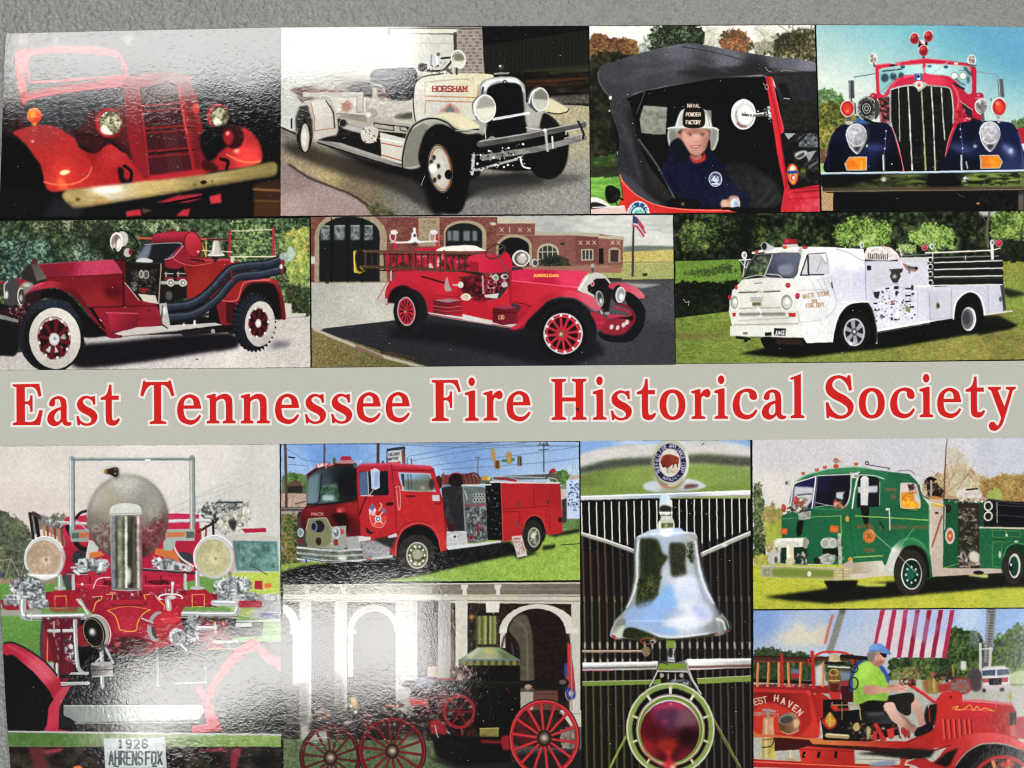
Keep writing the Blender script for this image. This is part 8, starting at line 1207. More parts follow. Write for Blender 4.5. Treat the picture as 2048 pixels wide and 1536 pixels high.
# the driver
blob('755 620 770 500 800 440 860 405 880 420 820 470 800 560 790 640','243c84',f=.6);blob('960 460 1000 450 1040 510 1050 570 1020 590 1000 530','2a4494',f=.8)
blob('1200 670 1250 675 1290 760 1310 840 1320 890 1280 900 1240 800 1210 740',[(1240,720,'b48c7c'),(1290,860,'a07468')],part='leg')
blob('840 720 940 700 1050 670 1180 650 1230 660 1235 700 1210 740 1210 800 1180 820 1120 790 1080 730 1010 740 1000 790 860 780 830 750',[(900,740,'14110f'),(1150,700,'1f1b18')],n=(.15,4),part='shorts')
blob('1010 740 1050 720 1090 730 1110 790 1170 850 1250 900 1270 930 1230 950 1180 920 1100 880 1050 830',[(1050,750,'c49c8c'),(1100,850,'b48c7c'),(1220,920,'8c6458')],part='leg');blob('1120 800 1160 820 1240 900 1200 890','6c4c44',f=2,a=.8)
blob('1235 950 1260 910 1290 900 1330 880 1370 895 1370 925 1320 950 1250 975','161218',part='shoe');line('1250 905 1280 895',8,'8c8088')
blob('785 660 780 560 800 490 830 440 890 415 950 440 1000 500 1030 560 1045 600 1040 700 1000 710 900 705 840 730 785 725',[(860,480,'8cb83c'),(950,560,'84b034'),(850,640,'74a034'),(970,680,'7cac34')],n=(.07,3),f=.6,part='lime_shirt')
line('880 600 860 680 800 720',8,'5c8428',sm=True,f=2,a=.7);line('960 470 1000 560',8,'688c2c',f=2,a=.6);line('800 560 840 700',14,'587c24',f=3,a=.6);line('930 660 1030 680',16,'5c8028',f=3,a=.7);line('880 480 960 540 990 600',9,'6c9430',sm=True,f=2,a=.6);line('845 470 830 560',10,'a4d458',f=3,a=.6);line('860 640 900 700',8,'4c6c20',f=2,a=.5);line('985 600 1020 700',12,'547824',f=2.5,a=.6);blob('860 430 920 440 900 520 840 540','98c44c',f=5,a=.7)
blob('845 585 900 580 960 600 1040 610 1110 590 1120 620 1080 640 980 655 890 665 860 630',[(880,620,'a0705c'),(1000,630,'b4846c'),(1100,600,'b08070')],part='arm');blob('820 570 900 560 920 590 860 600 840 620','80b038',f=1);blob('1040 590 1090 590 1100 605 1040 610','9c705c')
blob('1095 590 1130 580 1175 600 1180 625 1150 645 1110 640 1095 620',[(1120,600,'b4806c'),(1160,620,'c49484')],part='hand');line('1140 600 1175 612',5,'8c5c4c');line('1130 615 1165 628',5,'8c5c4c')
blob('895 350 1000 345 1010 370 1025 400 1012 430 985 450 955 450 940 440 900 415 890 385',[(980,400,'b88470'),(920,390,'8c6c5c'),(960,430,'a87460')],part='head');blob('940 430 1010 400 1005 432 960 450','7c4c3e',f=3,a=.7);blob('985 375 1016 395 1020 408 1000 405','c89884',f=2);blob('890 370 930 350 960 355 940 400 920 420 895 405','6c645c',f=1);ell(953,388,11,20,'b48070',rot=10);poly('975 352 1030 360 1030 385 1010 388 990 370','14110f');line('985 420 1005 415',5,'8c4c44');blob('925 420 960 445 985 450 970 460 930 440','94604c',f=1)
blob('900 350 905 310 940 288 990 288 1030 320 1058 350 1055 372 1020 360 980 345 930 345',[(940,310,'5c84bc'),(1030,350,'4470ac')],n=(.06,3),part='cap');line('905 345 940 340 985 342',5,'34588c',sm=True);line('940 290 960 320',4,'7ca0d0',f=1)
ring(1192,535,78,34,10,'7c4424',rot=-38,part='steering_wheel');line('1140 580 1240 500',5,'3c2418');ring(1180,565,24,20,6,'2c1c18');fol('1190 550 1250 550 1250 600 1200 600',['2c1c18','b0a8a0','8c2420'],3,1)
ring(790,470,26,30,7,'141414');ring(785,580,34,44,8,'141414');line('755 445 800 470',6,'141414')

# ------------------------------------------------------------------ finish the painted sheet
G['clip'] = None
R0, B0 = PADL+2048, 1536
# a printed photograph is never as crisp as a drawn shape: nudge edges, mottle the tones, then the screen's grain
yy, xx = np.mgrid[0:CH, 0:CW].astype(np.float32)
sx = np.clip(xx + (nz(9, 1, 72)-.5)*.9, 0, CW-1.01); sy = np.clip(yy + (nz(9, 1, 74)-.5)*.9, 0, CH-1.01)
x0_, y0_ = sx.astype(int), sy.astype(int); fx_, fy_ = (sx-x0_)[..., None], (sy-y0_)[..., None]
CV = (CV[y0_, x0_]*(1-fx_)+CV[y0_, x0_+1]*fx_)*(1-fy_) + (CV[y0_+1, x0_]*(1-fx_)+CV[y0_+1, x0_+1]*fx_)*fy_
mxc = np.clip((CV@np.array([.3, .59, .11], np.float32)-.06)/.4, 0, 1)
CV = CV*.91 + CV.mean(2, keepdims=True)*.09; CV *= (1 + .2*mxc*mxc*(3-2*mxc))[..., None]         # printed tone curve
CV *= (1 + (nz(6, 1, 75)-.5)*.04 + (nz(40, 1, 76)-.5)*.05 + (nz(2.2, 1, 77)-.5)*.035)[..., None]
gr = RNG.normal(0, 1, (CH, CW)).astype(np.float32); gr = gr*.6 + blur(gr, .8)*1.4
lum = CV.mean(2)
CV *= (1 + gr*(.008+.008*np.sqrt(np.clip(lum, 0, 1))))[..., None]
CV = np.clip(CV + gr[..., None]*.006, 0, 1)
img = bpy.data.images.new('collage_print', CW, CH, alpha=False)
buf = np.ones((CH, CW, 4), np.float32); buf[..., :3] = CV[::-1]
img.pixels.foreach_set(buf.ravel()); img.update(); img.pack()

# ------------------------------------------------------------------ materials
def mat(name):
    m = bpy.data.materials.new(name); m.use_nodes = True; nt = m.node_tree
    return m, nt, nt.nodes['Principled BSDF']
def N(nt, kind, **kw):
    n = nt.nodes.new(kind)
    for k, v in kw.items():
        if k in n.inputs: n.inputs[k].default_value = v
        else: setattr(n, k, v)
    return n
def film(nt, bs, paper=1.):
    """gloss laminate: fine orange peel, slow waves of the sheet, smudged patches and one fingerprint"""
    L = nt.links
    tc = N(nt, 'ShaderNodeNewGeometry')
    mp = N(nt, 'ShaderNodeMapping'); mp.inputs['Scale'].default_value = (1, 1.15, 1); mp.inputs['Rotation'].default_value = (0, 0, .25); L.new(tc.outputs['Position'], mp.inputs[0])
    n1 = N(nt, 'ShaderNodeTexNoise', Scale=300., Detail=4., Roughness=.55, Distortion=1.6); L.new(mp.outputs[0], n1.inputs['Vector'])
    n2 = N(nt, 'ShaderNodeTexNoise', Scale=9., Detail=2.); L.new(tc.outputs['Position'], n2.inputs['Vector'])
    b1 = N(nt, 'ShaderNodeBump', Strength=1., Distance=BUMP); L.new(n1.outputs[0], b1.inputs['Height'])
    b2 = N(nt, 'ShaderNodeBump', Strength=1., Distance=WAVE); L.new(n2.outputs[0], b2.inputs['Height']); L.new(b2.outputs[0], b1.inputs['Normal'])
    L.new(b1.outputs[0], bs.inputs['Coat Normal']); bs.inputs['Coat Weight'].default_value = 1; bs.inputs['Coat IOR'].default_value = 1.5; bs.inputs['Specular IOR Level'].default_value = 0; bs.inputs['Roughness'].default_value = .9
    # fingerprint ridges near the lower middle of the sheet
    fx, fy = W(668, 1352)
    sub = N(nt, 'ShaderNodeVectorMath', operation='SUBTRACT'); sub.inputs[1].default_value = (fx, fy, 0); L.new(tc.outputs['Position'], sub.inputs[0])
    sc = N(nt, 'ShaderNodeMapping'); sc.inputs['Scale'].default_value = (1, .75, 0); L.new(sub.outputs[0], sc.inputs[0])
    ln = N(nt, 'ShaderNodeVectorMath', operation='LENGTH'); L.new(sc.outputs[0], ln.inputs[0])
    ad = N(nt, 'ShaderNodeMath', operation='MULTIPLY_ADD'); ad.inputs[1].default_value = .004; n3 = N(nt, 'ShaderNodeTexNoise', Scale=60.); L.new(tc.outputs['Position'], n3.inputs['Vector']); L.new(n3.outputs[0], ad.inputs[0]); L.new(ln.outputs['Value'], ad.inputs[2])
    mu = N(nt, 'ShaderNodeMath', operation='MULTIPLY'); mu.inputs[1].default_value = 6.283/.00165; L.new(ad.outputs[0], mu.inputs[0])
    si = N(nt, 'ShaderNodeMath', operation='SINE'); L.new(mu.outputs[0], si.inputs[0])
    ms = N(nt, 'ShaderNodeMapRange'); ms.inputs['From Min'].default_value = .034; ms.inputs['From Max'].default_value = .018; L.new(ln.outputs['Value'], ms.inputs['Value'])
    rg = N(nt, 'ShaderNodeMapRange'); rg.inputs['From Min'].default_value = -.3; rg.inputs['From Max'].default_value = .6; rg.inputs['To Max'].default_value = .07; L.new(si.outputs[0], rg.inputs['Value'])
    fp = N(nt, 'ShaderNodeMath', operation='MULTIPLY'); L.new(rg.outputs[0], fp.inputs[0]); L.new(ms.outputs[0], fp.inputs[1])
    sm = N(nt, 'ShaderNodeMapRange'); sm.inputs['From Min'].default_value = .45; sm.inputs['From Max'].default_value = .75; sm.inputs['To Min'].default_value = ROUGH; sm.inputs['To Max'].default_value = ROUGH+.05; L.new(n2.outputs[0], sm.inputs['Value'])
    rr = N(nt, 'ShaderNodeMath', operation='ADD'); L.new(fp.outputs[0], rr.inputs[0]); L.new(sm.outputs[0], rr.inputs[1]); L.new(rr.outputs[0], bs.inputs['Coat Roughness'])
BUMP, WAVE, ROUGH = .000038, .0007, .05
m_print, nt, bs = mat('laminated_print')
ti = N(nt, 'ShaderNodeTexImage'); ti.image = img; ti.extension = 'EXTEND'; nt.links.new(ti.outputs[0], bs.inputs['Base Color']); film(nt, bs)
def inked(name, c, amp=.05, scale=900.):
    m, nt, bs = mat(name); ge = N(nt, 'ShaderNodeNewGeometry'); nz_ = N(nt, 'ShaderNodeTexNoise', Scale=scale, Detail=2.); nt.links.new(ge.outputs['Position'], nz_.inputs['Vector'])
    r = N(nt, 'ShaderNodeValToRGB'); lin = [(v/255)**2.2 for v in c]
    r.color_ramp.elements[0].position = .3; r.color_ramp.elements[1].position = .7
    r.color_ramp.elements[0].color = (*[v*(1-amp) for v in lin], 1); r.color_ramp.elements[1].color = (*[min(v*(1+amp), 1) for v in lin], 1)
    nt.links.new(nz_.outputs[0], r.inputs[0]); nt.links.new(r.outputs[0], bs.inputs['Base Color']); film(nt, bs); return m
m_band = inked('grey_band_print', (188, 188, 178), .05, 900.); m_red = inked('red_letter_print', (204, 38, 36), .06); m_white = inked('white_outline_print', (236, 228, 222), .03); m_black = inked('black_border_print', (14, 13, 13), .2)
m_card, nt, bs = mat('white_card_edge'); bs.inputs['Base Color'].default_value = (.62, .6, .55, 1); bs.inputs['Roughness'].default_value = .8
m_top, nt, bs = mat('textured_grey_paint'); L = nt.links
ge = N(nt, 'ShaderNodeNewGeometry'); n1 = N(nt, 'ShaderNodeTexNoise', Scale=380., Detail=2., Roughness=.5); n2 = N(nt, 'ShaderNodeTexVoronoi', Scale=330.); n3 = N(nt, 'ShaderNodeTexNoise', Scale=12., Detail=4.)
for n in (n1, n2, n3): L.new(ge.outputs['Position'], n.inputs['Vector'])
mx = N(nt, 'ShaderNodeMath', operation='MULTIPLY_ADD'); mx.inputs[1].default_value = -.6; L.new(n2.outputs['Distance'], mx.inputs[0]); L.new(n1.outputs[0], mx.inputs[2])
b = N(nt, 'ShaderNodeBump', Strength=1., Distance=.0019); L.new(mx.outputs[0], b.inputs['Height']); L.new(b.outputs[0], bs.inputs['Normal'])
r = N(nt, 'ShaderNodeValToRGB'); r.color_ramp.elements[0].color = (.23, .228, .215, 1); r.color_ramp.elements[1].color = (.3, .297, .28, 1); L.new(n3.outputs[0], r.inputs[0]); L.new(r.outputs[0], bs.inputs['Base Color']); bs.inputs['Roughness'].default_value = .3
m_chip, nt, bs = mat('dark_brown_shell'); ge = N(nt, 'ShaderNodeTexCoord'); sx = N(nt, 'ShaderNodeSeparateXYZ'); L = nt.links; L.new(ge.outputs['Generated'], sx.inputs[0]); r = N(nt, 'ShaderNodeValToRGB')
r.color_ramp.elements[0].position = .02; r.color_ramp.elements[0].color = (.5, .26, .06, 1); r.color_ramp.elements[1].position = .3; r.color_ramp.elements[1].color = (.022, .009, .005, 1); L.new(sx.outputs[0], r.inputs[0]); L.new(r.outputs[0], bs.inputs['Base Color']); bs.inputs['Roughness'].default_value = .22
m_dust, nt, bs = mat('pale_dust'); bs.inputs['Base Color'].default_value = (.6, .6, .58, 1); bs.inputs['Roughness'].default_value = .9

# ------------------------------------------------------------------ geometry helpers
def link(name, me, parent=None, label=None, cat=None, kind=None):
    o = bpy.data.objects.new(name, me); COL.objects.link(o)
    if parent is not None: o.parent = parent
    if label: o['label'] = label
    if cat: o['category'] = cat
    if kind: o['kind'] = kind
    return o
def sheet(name, p, z, m, uv=True):
    """flat polygon (photo px outline) as a mesh at height z, textured by its place on the sheet"""
    from mathutils.geometry import tessellate_polygon
    vs = [Vector((*W(x, y), 0)) for x, y in p]
    tri = tessellate_polygon([vs]); me = bpy.data.meshes.new(name)
    fs = []
    for t in tri:
        a, b, c = (vs[i] for i in t)
        if abs((b-a).cross(c-a).z) < 1e-13: continue
        fs.append(t if (b-a).cross(c-a).z > 0 else t[::-1])
    me.from_pydata([(v.x, v.y, z) for v in vs], [], fs)
    if uv:
        u = me.uv_layers.new(name='UVMap'); li = np.array([l.vertex_index for l in me.loops]); q = np.array(p)[li]
        u.data.foreach_set('uv', np.stack([(q[:, 0]+PADL)/CW, 1-q[:, 1]/CH], 1).astype(np.float32).ravel())
    me.materials.append(m); me.update(); return me
def clip_poly(p, quad):
    """Sutherland-Hodgman against a convex outline"""
    ar = sum(quad[i][0]*quad[(i+1) % len(quad)][1]-quad[(i+1) % len(quad)][0]*quad[i][1] for i in range(len(quad)))
    sg = 1 if ar > 0 else -1; out = [tuple(v) for v in p]
    for i in range(len(quad)):
        a, b = quad[i], quad[(i+1) % len(quad)]
        side = lambda v: sg*((b[0]-a[0])*(v[1]-a[1])-(b[1]-a[1])*(v[0]-a[0]))
        src, out = out, []
        for j in range(len(src)):
            s, e = src[j-1], src[j]; ss, se = side(s), side(e)
            if se >= 0:
                if ss < 0: t = ss/(ss-se); out.append((s[0]+(e[0]-s[0])*t, s[1]+(e[1]-s[1])*t))
                out.append(e)
            elif ss >= 0: t = ss/(ss-se); out.append((s[0]+(e[0]-s[0])*t, s[1]+(e[1]-s[1])*t))
        if not out: return []
    r = [out[0]]
    for v in out[1:]:
        if abs(v[0]-r[-1][0])+abs(v[1]-r[-1][1]) > .25: r.append(v)
    if len(r) > 2 and abs(r[0][0]-r[-1][0])+abs(r[0][1]-r[-1][1]) < .25: r.pop()
    return r

# ------------------------------------------------------------------ tabletop and board
TH = .0024
bm = bmesh.new(); bmesh.ops.create_grid(bm, x_segments=1, y_segments=1, size=1.5)
me = bpy.data.meshes.new('tabletop'); bm.to_mesh(me); bm.free(); me.materials.append(m_top)
o = link('tabletop', me, None, 'grey textured painted surface under the photo collage board', None, 'structure'); o.location.z = -TH
board = link('photo_collage_board', None, None, 'glossy board of thirteen fire engine photos with a red title across the middle', 'poster'); board.location.z = -TH
def child(name, me, parent=board, **k):
    o = link(name, me, parent, **k); 
    if parent is board: o.location.z = TH
    return o
EDGE = [(2120, 57), (2048, 55), (1900, 50.5), (1630, 49), (1400, 49.5), (1177, 51.5), (900, 52.5), (700, 53.5), (561, 55), (300, 60.5), (120, 64.5), (13, 67), (10, 100), (6, 200), (2, 320), (-2, 440), (-7, 640), (-9, 850), (-5, 1050), (0.5, 1200), (5.5, 1292), (10.6, 1400), (15, 1460), (21, 1536), (27, 1608), (1000, 1612), (2120, 1612)]
bm = bmesh.new(); ve = [bm.verts.new((*W(x, y), -.00003)) for x, y in EDGE]; f = bm.faces.new(ve); f.normal_update()
if f.normal.z < 0: f.normal_flip()
r = bmesh.ops.extrude_face_region(bm, geom=[f]); 
for v in [g for g in r['geom'] if isinstance(g, bmesh.types.BMVert)]: v.co.z = -TH
bmesh.ops.recalc_face_normals(bm, faces=bm.faces); me = bpy.data.meshes.new('backing_board'); bm.to_mesh(me); bm.free(); me.materials.append(m_black); me.materials.append(m_card)
for p_ in me.polygons: p_.material_index = 0 if p_.normal.z > .5 else 1
child('backing_board', me, label='black bordered card carrying the prints')
RIGHT = [2119, 1611]
STEP = .000005
LEFTX = lambda y: np.interp(y, [67, 100, 200, 320, 440, 640, 850, 1050, 1200, 1292, 1400, 1460, 1536, 1608], [13, 10, 6, 2, -2, -7, -9, -5, .5, 5.5, 10.6, 15, 21, 27])+.4
for idx, (name, label, q) in sorted(PHOTOS.items()):
    q = [(min(x, RIGHT[0]), min(y, RIGHT[1])) for x, y in q]
    if idx in (1, 5, 8):                             # prints whose left side is the board's own curved edge
        ys = np.linspace(q[0][1], q[3][1] if idx != 1 else 435, 9) if idx != 1 else np.linspace(68, 435, 9)
        left = [(float(LEFTX(y)), float(y)) for y in ys][::-1]
        q = [q[1], q[2]] + left if idx != 1 else [q[1], q[2]] + left
    conv = clip_poly([(-60, 0), (2200, 0), (2200, 1700), (-60, 1700)], PHOTOS[idx][2].tolist() if idx != 1 else [(11, 67), (561, 57.5), (560, 433), (-2, 435)])
    pr = child(name, sheet(name, q, 0, m_print), label=label)
    seen = []
    for (ci, part, lab, p) in CUT:
        if ci != idx: continue
        c = clip_poly(p, conv)
        c = [(max(x, float(LEFTX(y))), min(y, 1610.)) for x, y in c]; c = [(min(x, 2118.), y) for x, y in c]
        if len(c) < 3: continue
        a = np.array(c); w, h = np.ptp(a[:, 0]), np.ptp(a[:, 1])
        if max(w, h) < 8 or min(w, h) < 2.5: continue
        lo, hi = a.min(0), a.max(0)
        lv = 1 + max([l for (l, b0, b1) in seen if (b0 <= hi).all() and (b1 >= lo).all()], default=0)
        seen.append((lv, lo, hi)); me = sheet(part, c, lv*STEP, m_print)
        if len(me.polygons) == 0: continue
        s = child(part, me, pr)
        if lab: s['label'] = lab

# ------------------------------------------------------------------ title band and its letters
top = [(-6.5, 741), (700, 735), (1350, 728.5), (2048, 721.5), (2119, 720.8)]; bot = [(2119, 874.6), (2048, 875.2), (1500, 879.8), (1160, 881.8), (560, 888), (-9, 892)]
band = child('title_band', sheet('title_band', top+bot, .000004, m_band), label='pale grey band with the red serif title')
GL = {
 'E': ['0,240 157,242 169,170 151,166 140,203~ 118,222~ 72,222 72,140 88,140~ 100,150~ 103,174 117,174 117,78 103,78 99,110~ 86,122~ 72,122 72,20 112,20~ 138,38~ 156,88 177,86 160,0 0,0 0,12 22,20 22,222 0,229'],
 'a': ['8,120~ 22,154~ 62,171~ 100,155~ 111,115~ 111,38~ 117,20~ 139,17 138,2 118,-5~ 94,2~ 84,20 62,1~ 35,-6~ 6,10~ -3,40~ 12,75~ 46,97~ 76,106 76,122~ 71,146~ 58,153~ 44,147~ 44,130~ 39,114~ 24,109~', '76,88 52,76~ 38,48~ 47,23~ 65,24~ 76,40'],
 's': ['96,168 110,170 112,120 99,118 90,143~ 64,156~ 42,146~ 41,128~ 60,110~ 96,91~ 121,63~ 120,30~ 99,5~ 62,-5~ 36,0~ 24,8 18,-2 7,-2 0,52 13,54 26,26~ 54,10~ 80,15~ 88,33~ 74,52~ 34,73~ 10,96~ 5,130~ 28,162~ 60,172~ 82,166~'],
 't': ['64,236 50,236 42,198~ 28,174~ 0,160 0,146 29,146 29,52~ 35,10~ 64,-5~ 94,2~ 113,32 104,40 88,28~ 72,28~ 66,50~ 66,146 106,146 106,171 66,171'],
 'T': ['18,252 28,256 31,246 163,246 168,256 180,252 200,166 183,160 166,202~ 143,225~ 122,226 122,20 151,12 151,0 54,0 54,12 80,20 80,226 58,225~ 34,200~ 17,160 0,167'],
 'e': ['139,88 139,104~ 122,152~ 72,173~ 20,145~ 0,84~ 16,20~ 75,-6~ 118,12~ 141,46 131,53 106,28~ 76,22~ 47,40~ 38,88', '39,108 97,108 92,140~ 70,153~ 46,138~'],
 'n': ['0,163 44,174 54,173 54,150 82,169~ 117,173~ 145,152~ 151,112~ 151,20 169,13 169,0 94,0 94,13 112,20 112,110~ 104,138~ 88,144~ 68,136~ 56,118~ 56,20 74,13 74,0 0,0 0,13 18,20 18,134~ 12,148~ 0,151'],
 'F': ['0,240 151,240 171,172 156,166 140,203~ 116,222~ 70,222 70,138 88,138~ 102,150~ 105,172 119,172 119,76 105,76 101,108~ 88,120~ 70,120 70,20 98,12 98,0 0,0 0,12 22,20 22,222 0,228'],
 'i': ['0,165 48,179 60,177 60,20 80,12 80,0 0,0 0,12 21,20 21,138~ 13,149~ 0,152', '59,229~ 53,247~ 40,254~ 27,247~ 21,229~ 27,210~ 40,203~ 53,210~'],
 'r': ['0,163 44,175 54,174 54,148 76,170~ 100,174~ 113,152~ 105,130~ 88,126~ 72,134~ 59,116~ 59,20 81,12 81,0 0,0 0,12 20,20 20,138~ 13,149~ 0,152'],
 'H': ['0,240 85,240 85,228 64,220 64,132 142,132 142,220 121,228 121,240 206,240 206,228 186,220 186,20 206,12 206,0 121,0 121,12 142,20 142,108 64,108 64,20 85,12 85,0 0,0 0,12 20,20 20,220 0,228'],
 'o': ['152,85~ 144,130~ 118,163~ 76,175~ 34,163~ 8,130~ 0,85~ 8,40~ 34,7~ 76,-5~ 118,7~ 144,40~', '112,85~ 106,126~ 92,148~ 76,154~ 60,148~ 46,126~ 40,85~ 46,44~ 60,22~ 76,16~ 92,22~ 106,44~'],
 'c': ['144,128~ 130,162~ 84,176~ 26,150~ 0,84~ 18,20~ 76,-5~ 120,10~ 146,46 136,55 110,28~ 82,22~ 52,40~ 41,90~ 51,140~ 76,156~ 97,149~ 99,130~ 110,112~ 134,110~'],
 'l': ['0,236 48,254 62,260 62,20 81,12 81,0 0,0 0,12 22,20 22,214~ 14,224~ 0,226'],
 'S': ['126,236 130,250 146,250 154,164 137,160 120,202~ 82,233~ 46,216~ 42,182~ 74,152~ 122,126~ 161,84~ 156,34~ 120,2~ 74,-5~ 40,4~ 23,12 18,0 5,0 0,92 15,94 42,42~ 86,15~ 124,30~ 126,60~ 90,90~ 40,116~ 5,152~ 2,200~ 30,238~ 74,251~ 108,243~'],
 'y': ['0,173 76,173 76,161 58,152 96,58 126,152 105,161 105,173 163,173 163,161 146,152 94,-18~ 76,-58~ 46,-83~ 14,-78~ 4,-54~ 14,-34~ 36,-34~ 48,-50~ 60,-50~ 76,-8 18,152 0,161']}
TITLE = [(0, 735, 'E75,338 a280,338 s447,337 t590,336 T822,331 e1037,330 n1210,328 n1410,328 e1610,326 s1785,326 s1938,325'),
         (680, 730, 'e98,332 e268,331 F538,328 i732,327 r840,326 e975,325 H1238,322 i1480,321 s1585,320 t1738,318 o1870,318'),
         (1348, 715, 'r102,360 i237,359 c343,358 a517,358 l682,355 S888,355 o1082,353 c1265,352 i1437,350 e1540,350 t1708,347 y1838,345')]
def contour(s):
    P = [(*map(float, t.rstrip('~').split(',')), t.endswith('~')) for t in s.split()]; n = len(P); out = []
    for i in range(n):
        a, b, c, d = P[i-1], P[i], P[(i+1) % n], P[(i+2) % n]
        out.append((b[0], b[1]))
        if not (b[2] or c[2]): continue
        pb, pc = np.array(b[:2]), np.array(c[:2]); L_ = np.hypot(*(pc-pb))
        t0 = (pc-np.array(a[:2]))/2 if b[2] else None; t1 = (np.array(d[:2])-pb)/2 if c[2] else None
        if t0 is None: t0 = 1.5*(pc-pb) - t1/2
        if t1 is None: t1 = 1.5*(pc-pb) - t0/2
        for t in (.2, .4, .6, .8):
            h = (2*t**3-3*t*t+1)*pb + (t**3-2*t*t+t)*t0 + (3*t*t-2*t**3)*pc + (t**3-t*t)*t1; out.append(tuple(h))
    return out
def glyph(ch, off, m, name):
    """filled letter; with off, the letter grown all round by off units with mitred corners (union by constrained Delaunay)"""
    from mathutils.geometry import delaunay_2d_cdt
    S_ = PX/2.926; cs = [np.array(contour(s)) for s in GL[ch]]
    V, F = [], []
    def face(p): n0 = len(V); V.extend(Vector((float(x), float(y))) for x, y in p); F.append(list(range(n0, n0+len(p))))
    cu = bpy.data.curves.new(name, 'CURVE'); cu.dimensions = '2D'; cu.fill_mode = 'BOTH'
    for c in cs:
        sp = cu.splines.new('POLY'); sp.points.add(len(c)-1); sp.use_cyclic_u = True; sp.points.foreach_set('co', np.array([(x*.01, y*.01, 0, 1) for x, y in c], np.float32).ravel())
    t = bpy.data.objects.new('tmp', cu); COL.objects.link(t); bpy.context.view_layer.update()
    m0 = bpy.data.meshes.new_from_object(t.evaluated_get(bpy.context.evaluated_depsgraph_get())); bpy.data.objects.remove(t); bpy.data.curves.remove(cu)
    for pg in m0.polygons:
        q = [m0.vertices[i].co*100 for i in pg.vertices]; ar = sum(q[j-1].x*q[j].y-q[j].x*q[j-1].y for j in range(len(q)))
        if abs(ar) > 1e-4: face([(v.x, v.y) for v in (q if ar > 0 else q[::-1])])
    bpy.data.meshes.remove(m0)
    for c in cs if off else ():
        n = len(c); e = np.roll(c, -1, 0)-c; e /= np.hypot(*e.T)[:, None]+1e-9; nn = np.stack([e[:, 1], -e[:, 0]], 1)*off
        for i in range(n):
            p, q, d = c[i], c[(i+1) % n], nn[i]; face([p-d, q-d, q+d, p+d][::-1])
            n0, n1 = nn[i-1], d; bb = n0+n1; k = 2*off*off/max((bb*bb).sum(), off*off*.9)
            for s in (1, -1):
                w = [p, p+s*n0, p+s*bb*k, p+s*n1]; ar = sum(w[j-1][0]*w[j][1]-w[j][0]*w[j-1][1] for j in range(4))
                if abs(ar) > .5: face(w if ar > 0 else w[::-1])
    vo, eo, fo, *_ = delaunay_2d_cdt(V, [], F, 0, 1e-3)
    ct = np.array([[sum(vo[i][k] for i in f)/len(f) for k in (0, 1)] for f in fo]); keep = np.zeros(len(fo), bool)
    for f in F:                                      # keep what lies inside any of the pieces
        q = np.array([V[i] for i in f]); e = np.roll(q, -1, 0)-q; sd = e[:, 0][:, None]*(ct[:, 1]-q[:, 1][:, None]) - e[:, 1][:, None]*(ct[:, 0]-q[:, 0][:, None]); keep |= (sd >= 0).all(0) | (sd <= 0).all(0)
    fo = [f for f, k_ in zip(fo, keep) if k_]
    me = bpy.data.meshes.new(name); fs = []
    for f in fo:
        q = [vo[i] for i in f]; ar = sum(q[j-1].x*q[j].y-q[j].x*q[j-1].y for j in range(len(q))); fs.append(list(f) if ar > 0 else list(f)[::-1])
    me.from_pydata([(v.x*S_, v.y*S_, 0) for v in vo], [], fs); me.materials.append(m); me.update(); return me
GC = {ch: (glyph(ch, 12.5, m_white, 'letter_outline'), glyph(ch, 0, m_red, 'letter')) for ch in GL}
k = 0
for ox, oy, s in TITLE:
    for t in s.split():
        ch = t[0]; x, y = map(float, t[1:].split(',')); wx, wy = W(ox+x/2.926, oy+y/2.926)
        for j, nm in enumerate(('letter_outline', 'letter')):
            o = child(nm, GC[ch][j], band); o.location = (wx, wy, .00001 + j*.00003 + (k % 2)*.00001); o.rotation_euler.z = math.radians(.35)
        k += 1

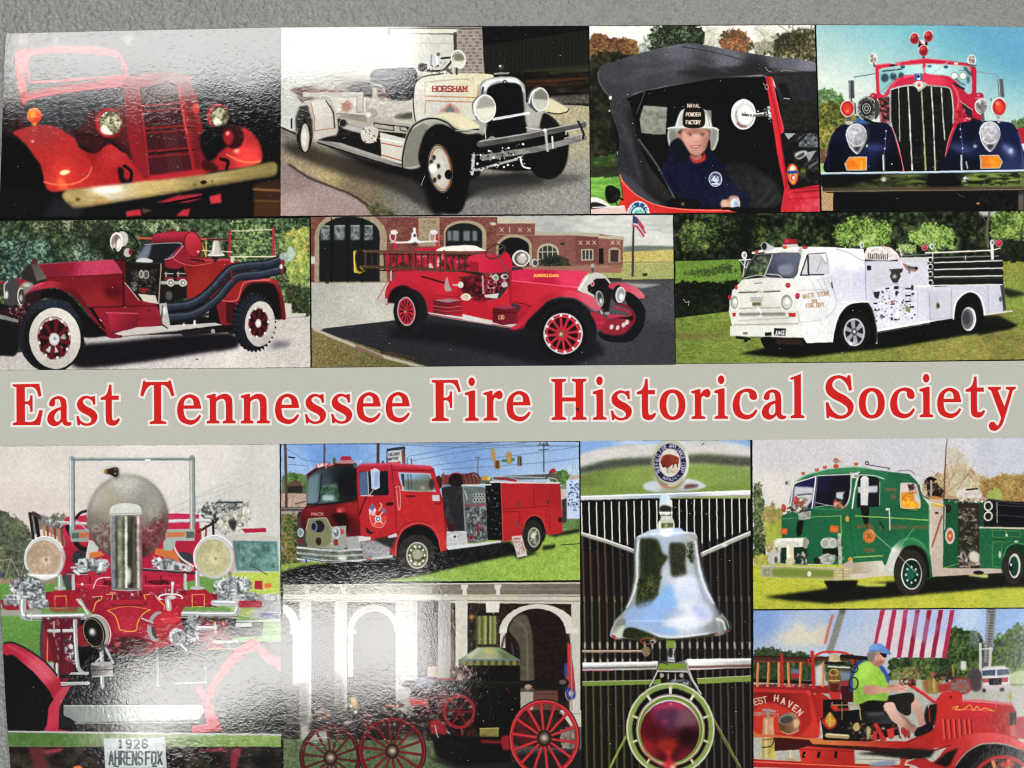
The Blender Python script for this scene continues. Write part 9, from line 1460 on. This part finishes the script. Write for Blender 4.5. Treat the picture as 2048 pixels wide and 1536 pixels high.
# ------------------------------------------------------------------ small things lying on the board
def pod(name, x, y, L_, R_, ang, label):
    bm = bmesh.new(); rings = []; prof = [(0, .3), (.03, .42), (.18, .46), (.36, .55), (.55, .78), (.72, .97), (.85, 1.), (.95, .8), (1, .35)]
    for t, r in prof: rings.append([bm.verts.new(((t-.5)*L_, r*R_*math.cos(a)*(1+.12*math.sin(3*a+t*5)), max(r*R_*.35*math.sin(a)+R_*.3, 0))) for a in np.linspace(0, 2*np.pi, 13)[:-1]])
    for a, b in zip(rings, rings[1:]):
        for i in range(12): bm.faces.new((a[i], b[i], b[(i+1) % 12], a[(i+1) % 12]))
    bm.faces.new(rings[0]); bm.faces.new(rings[-1][::-1]); bmesh.ops.recalc_face_normals(bm, faces=bm.faces)
    for f in bm.faces: f.smooth = True
    me = bpy.data.meshes.new(name); bm.to_mesh(me); bm.free(); me.materials.append(m_chip)
    o = link(name, me, None, label, 'debris'); o.location = (*W(x, y), .0004); o.rotation_euler.z = math.radians(ang)
pod('seed_husk', 225, 943, 28*PX, 10*PX, -2, 'brown teardrop husk with amber tip lying above the silver globe photo')
pod('dark_chip', 1154.5, 818, 10*PX, 2.6*PX, -50, 'tiny black chip lying on the letter H of the title')
R = random.Random(5); bm = bmesh.new()
ZONE = [(20, 60, 560, 430, 60), (565, 60, 1175, 425, 60), (1180, 60, 2040, 425, 120), (10, 440, 2040, 735, 110), (10, 740, 2040, 880, 10), (10, 890, 560, 1530, 50), (565, 1060, 1160, 1530, 110), (1165, 1000, 1500, 1530, 90), (1510, 890, 2040, 1530, 30)]
for x0, y0, x1, y1, n in ZONE:
    for _ in range(n):
        x, y = R.uniform(x0, x1), R.uniform(y0, y1); q = R.choice([.25, .35, .4, .5, .7]); an = R.uniform(0, 3.14); ln = q*R.choice([1, 1, 1.3, 2.2])
        c = [(x+ln*math.cos(an+a)*1., y+q*math.sin(an+a)) for a in (0, 1.3, 2.6, 3.7, 5.1)]
        vs = [bm.verts.new((*W(*v), .0006)) for v in c[::-1]]; tp = bm.verts.new((*W(x, y), .0006+q*PX*.5))
        for i in range(5): bm.faces.new((vs[i], vs[(i+1) % 5], tp))
for pts in ([(1366, 598), (1372, 606), (1378, 602), (1376, 612)], [(842, 372), (846, 362), (850, 352)], [(1786, 762), (1788, 772)], [(1530, 135), (1534, 142), (1542, 145)]):
    for a, b in zip(pts, pts[1:]):
        d = Vector((b[0]-a[0], b[1]-a[1])); d.normalize(); nx, ny = -d.y*.35, d.x*.35
        bm.faces.new([bm.verts.new((*W(*v), .00062)) for v in ((a[0]+nx, a[1]+ny), (b[0]+nx, b[1]+ny), (b[0]-nx, b[1]-ny), (a[0]-nx, a[1]-ny))])
bmesh.ops.recalc_face_normals(bm, faces=bm.faces); me = bpy.data.meshes.new('dust'); bm.to_mesh(me); bm.free(); me.materials.append(m_dust)
link('dust', me, None, 'fine pale dust specks scattered over the glossy prints', 'dust', 'stuff')
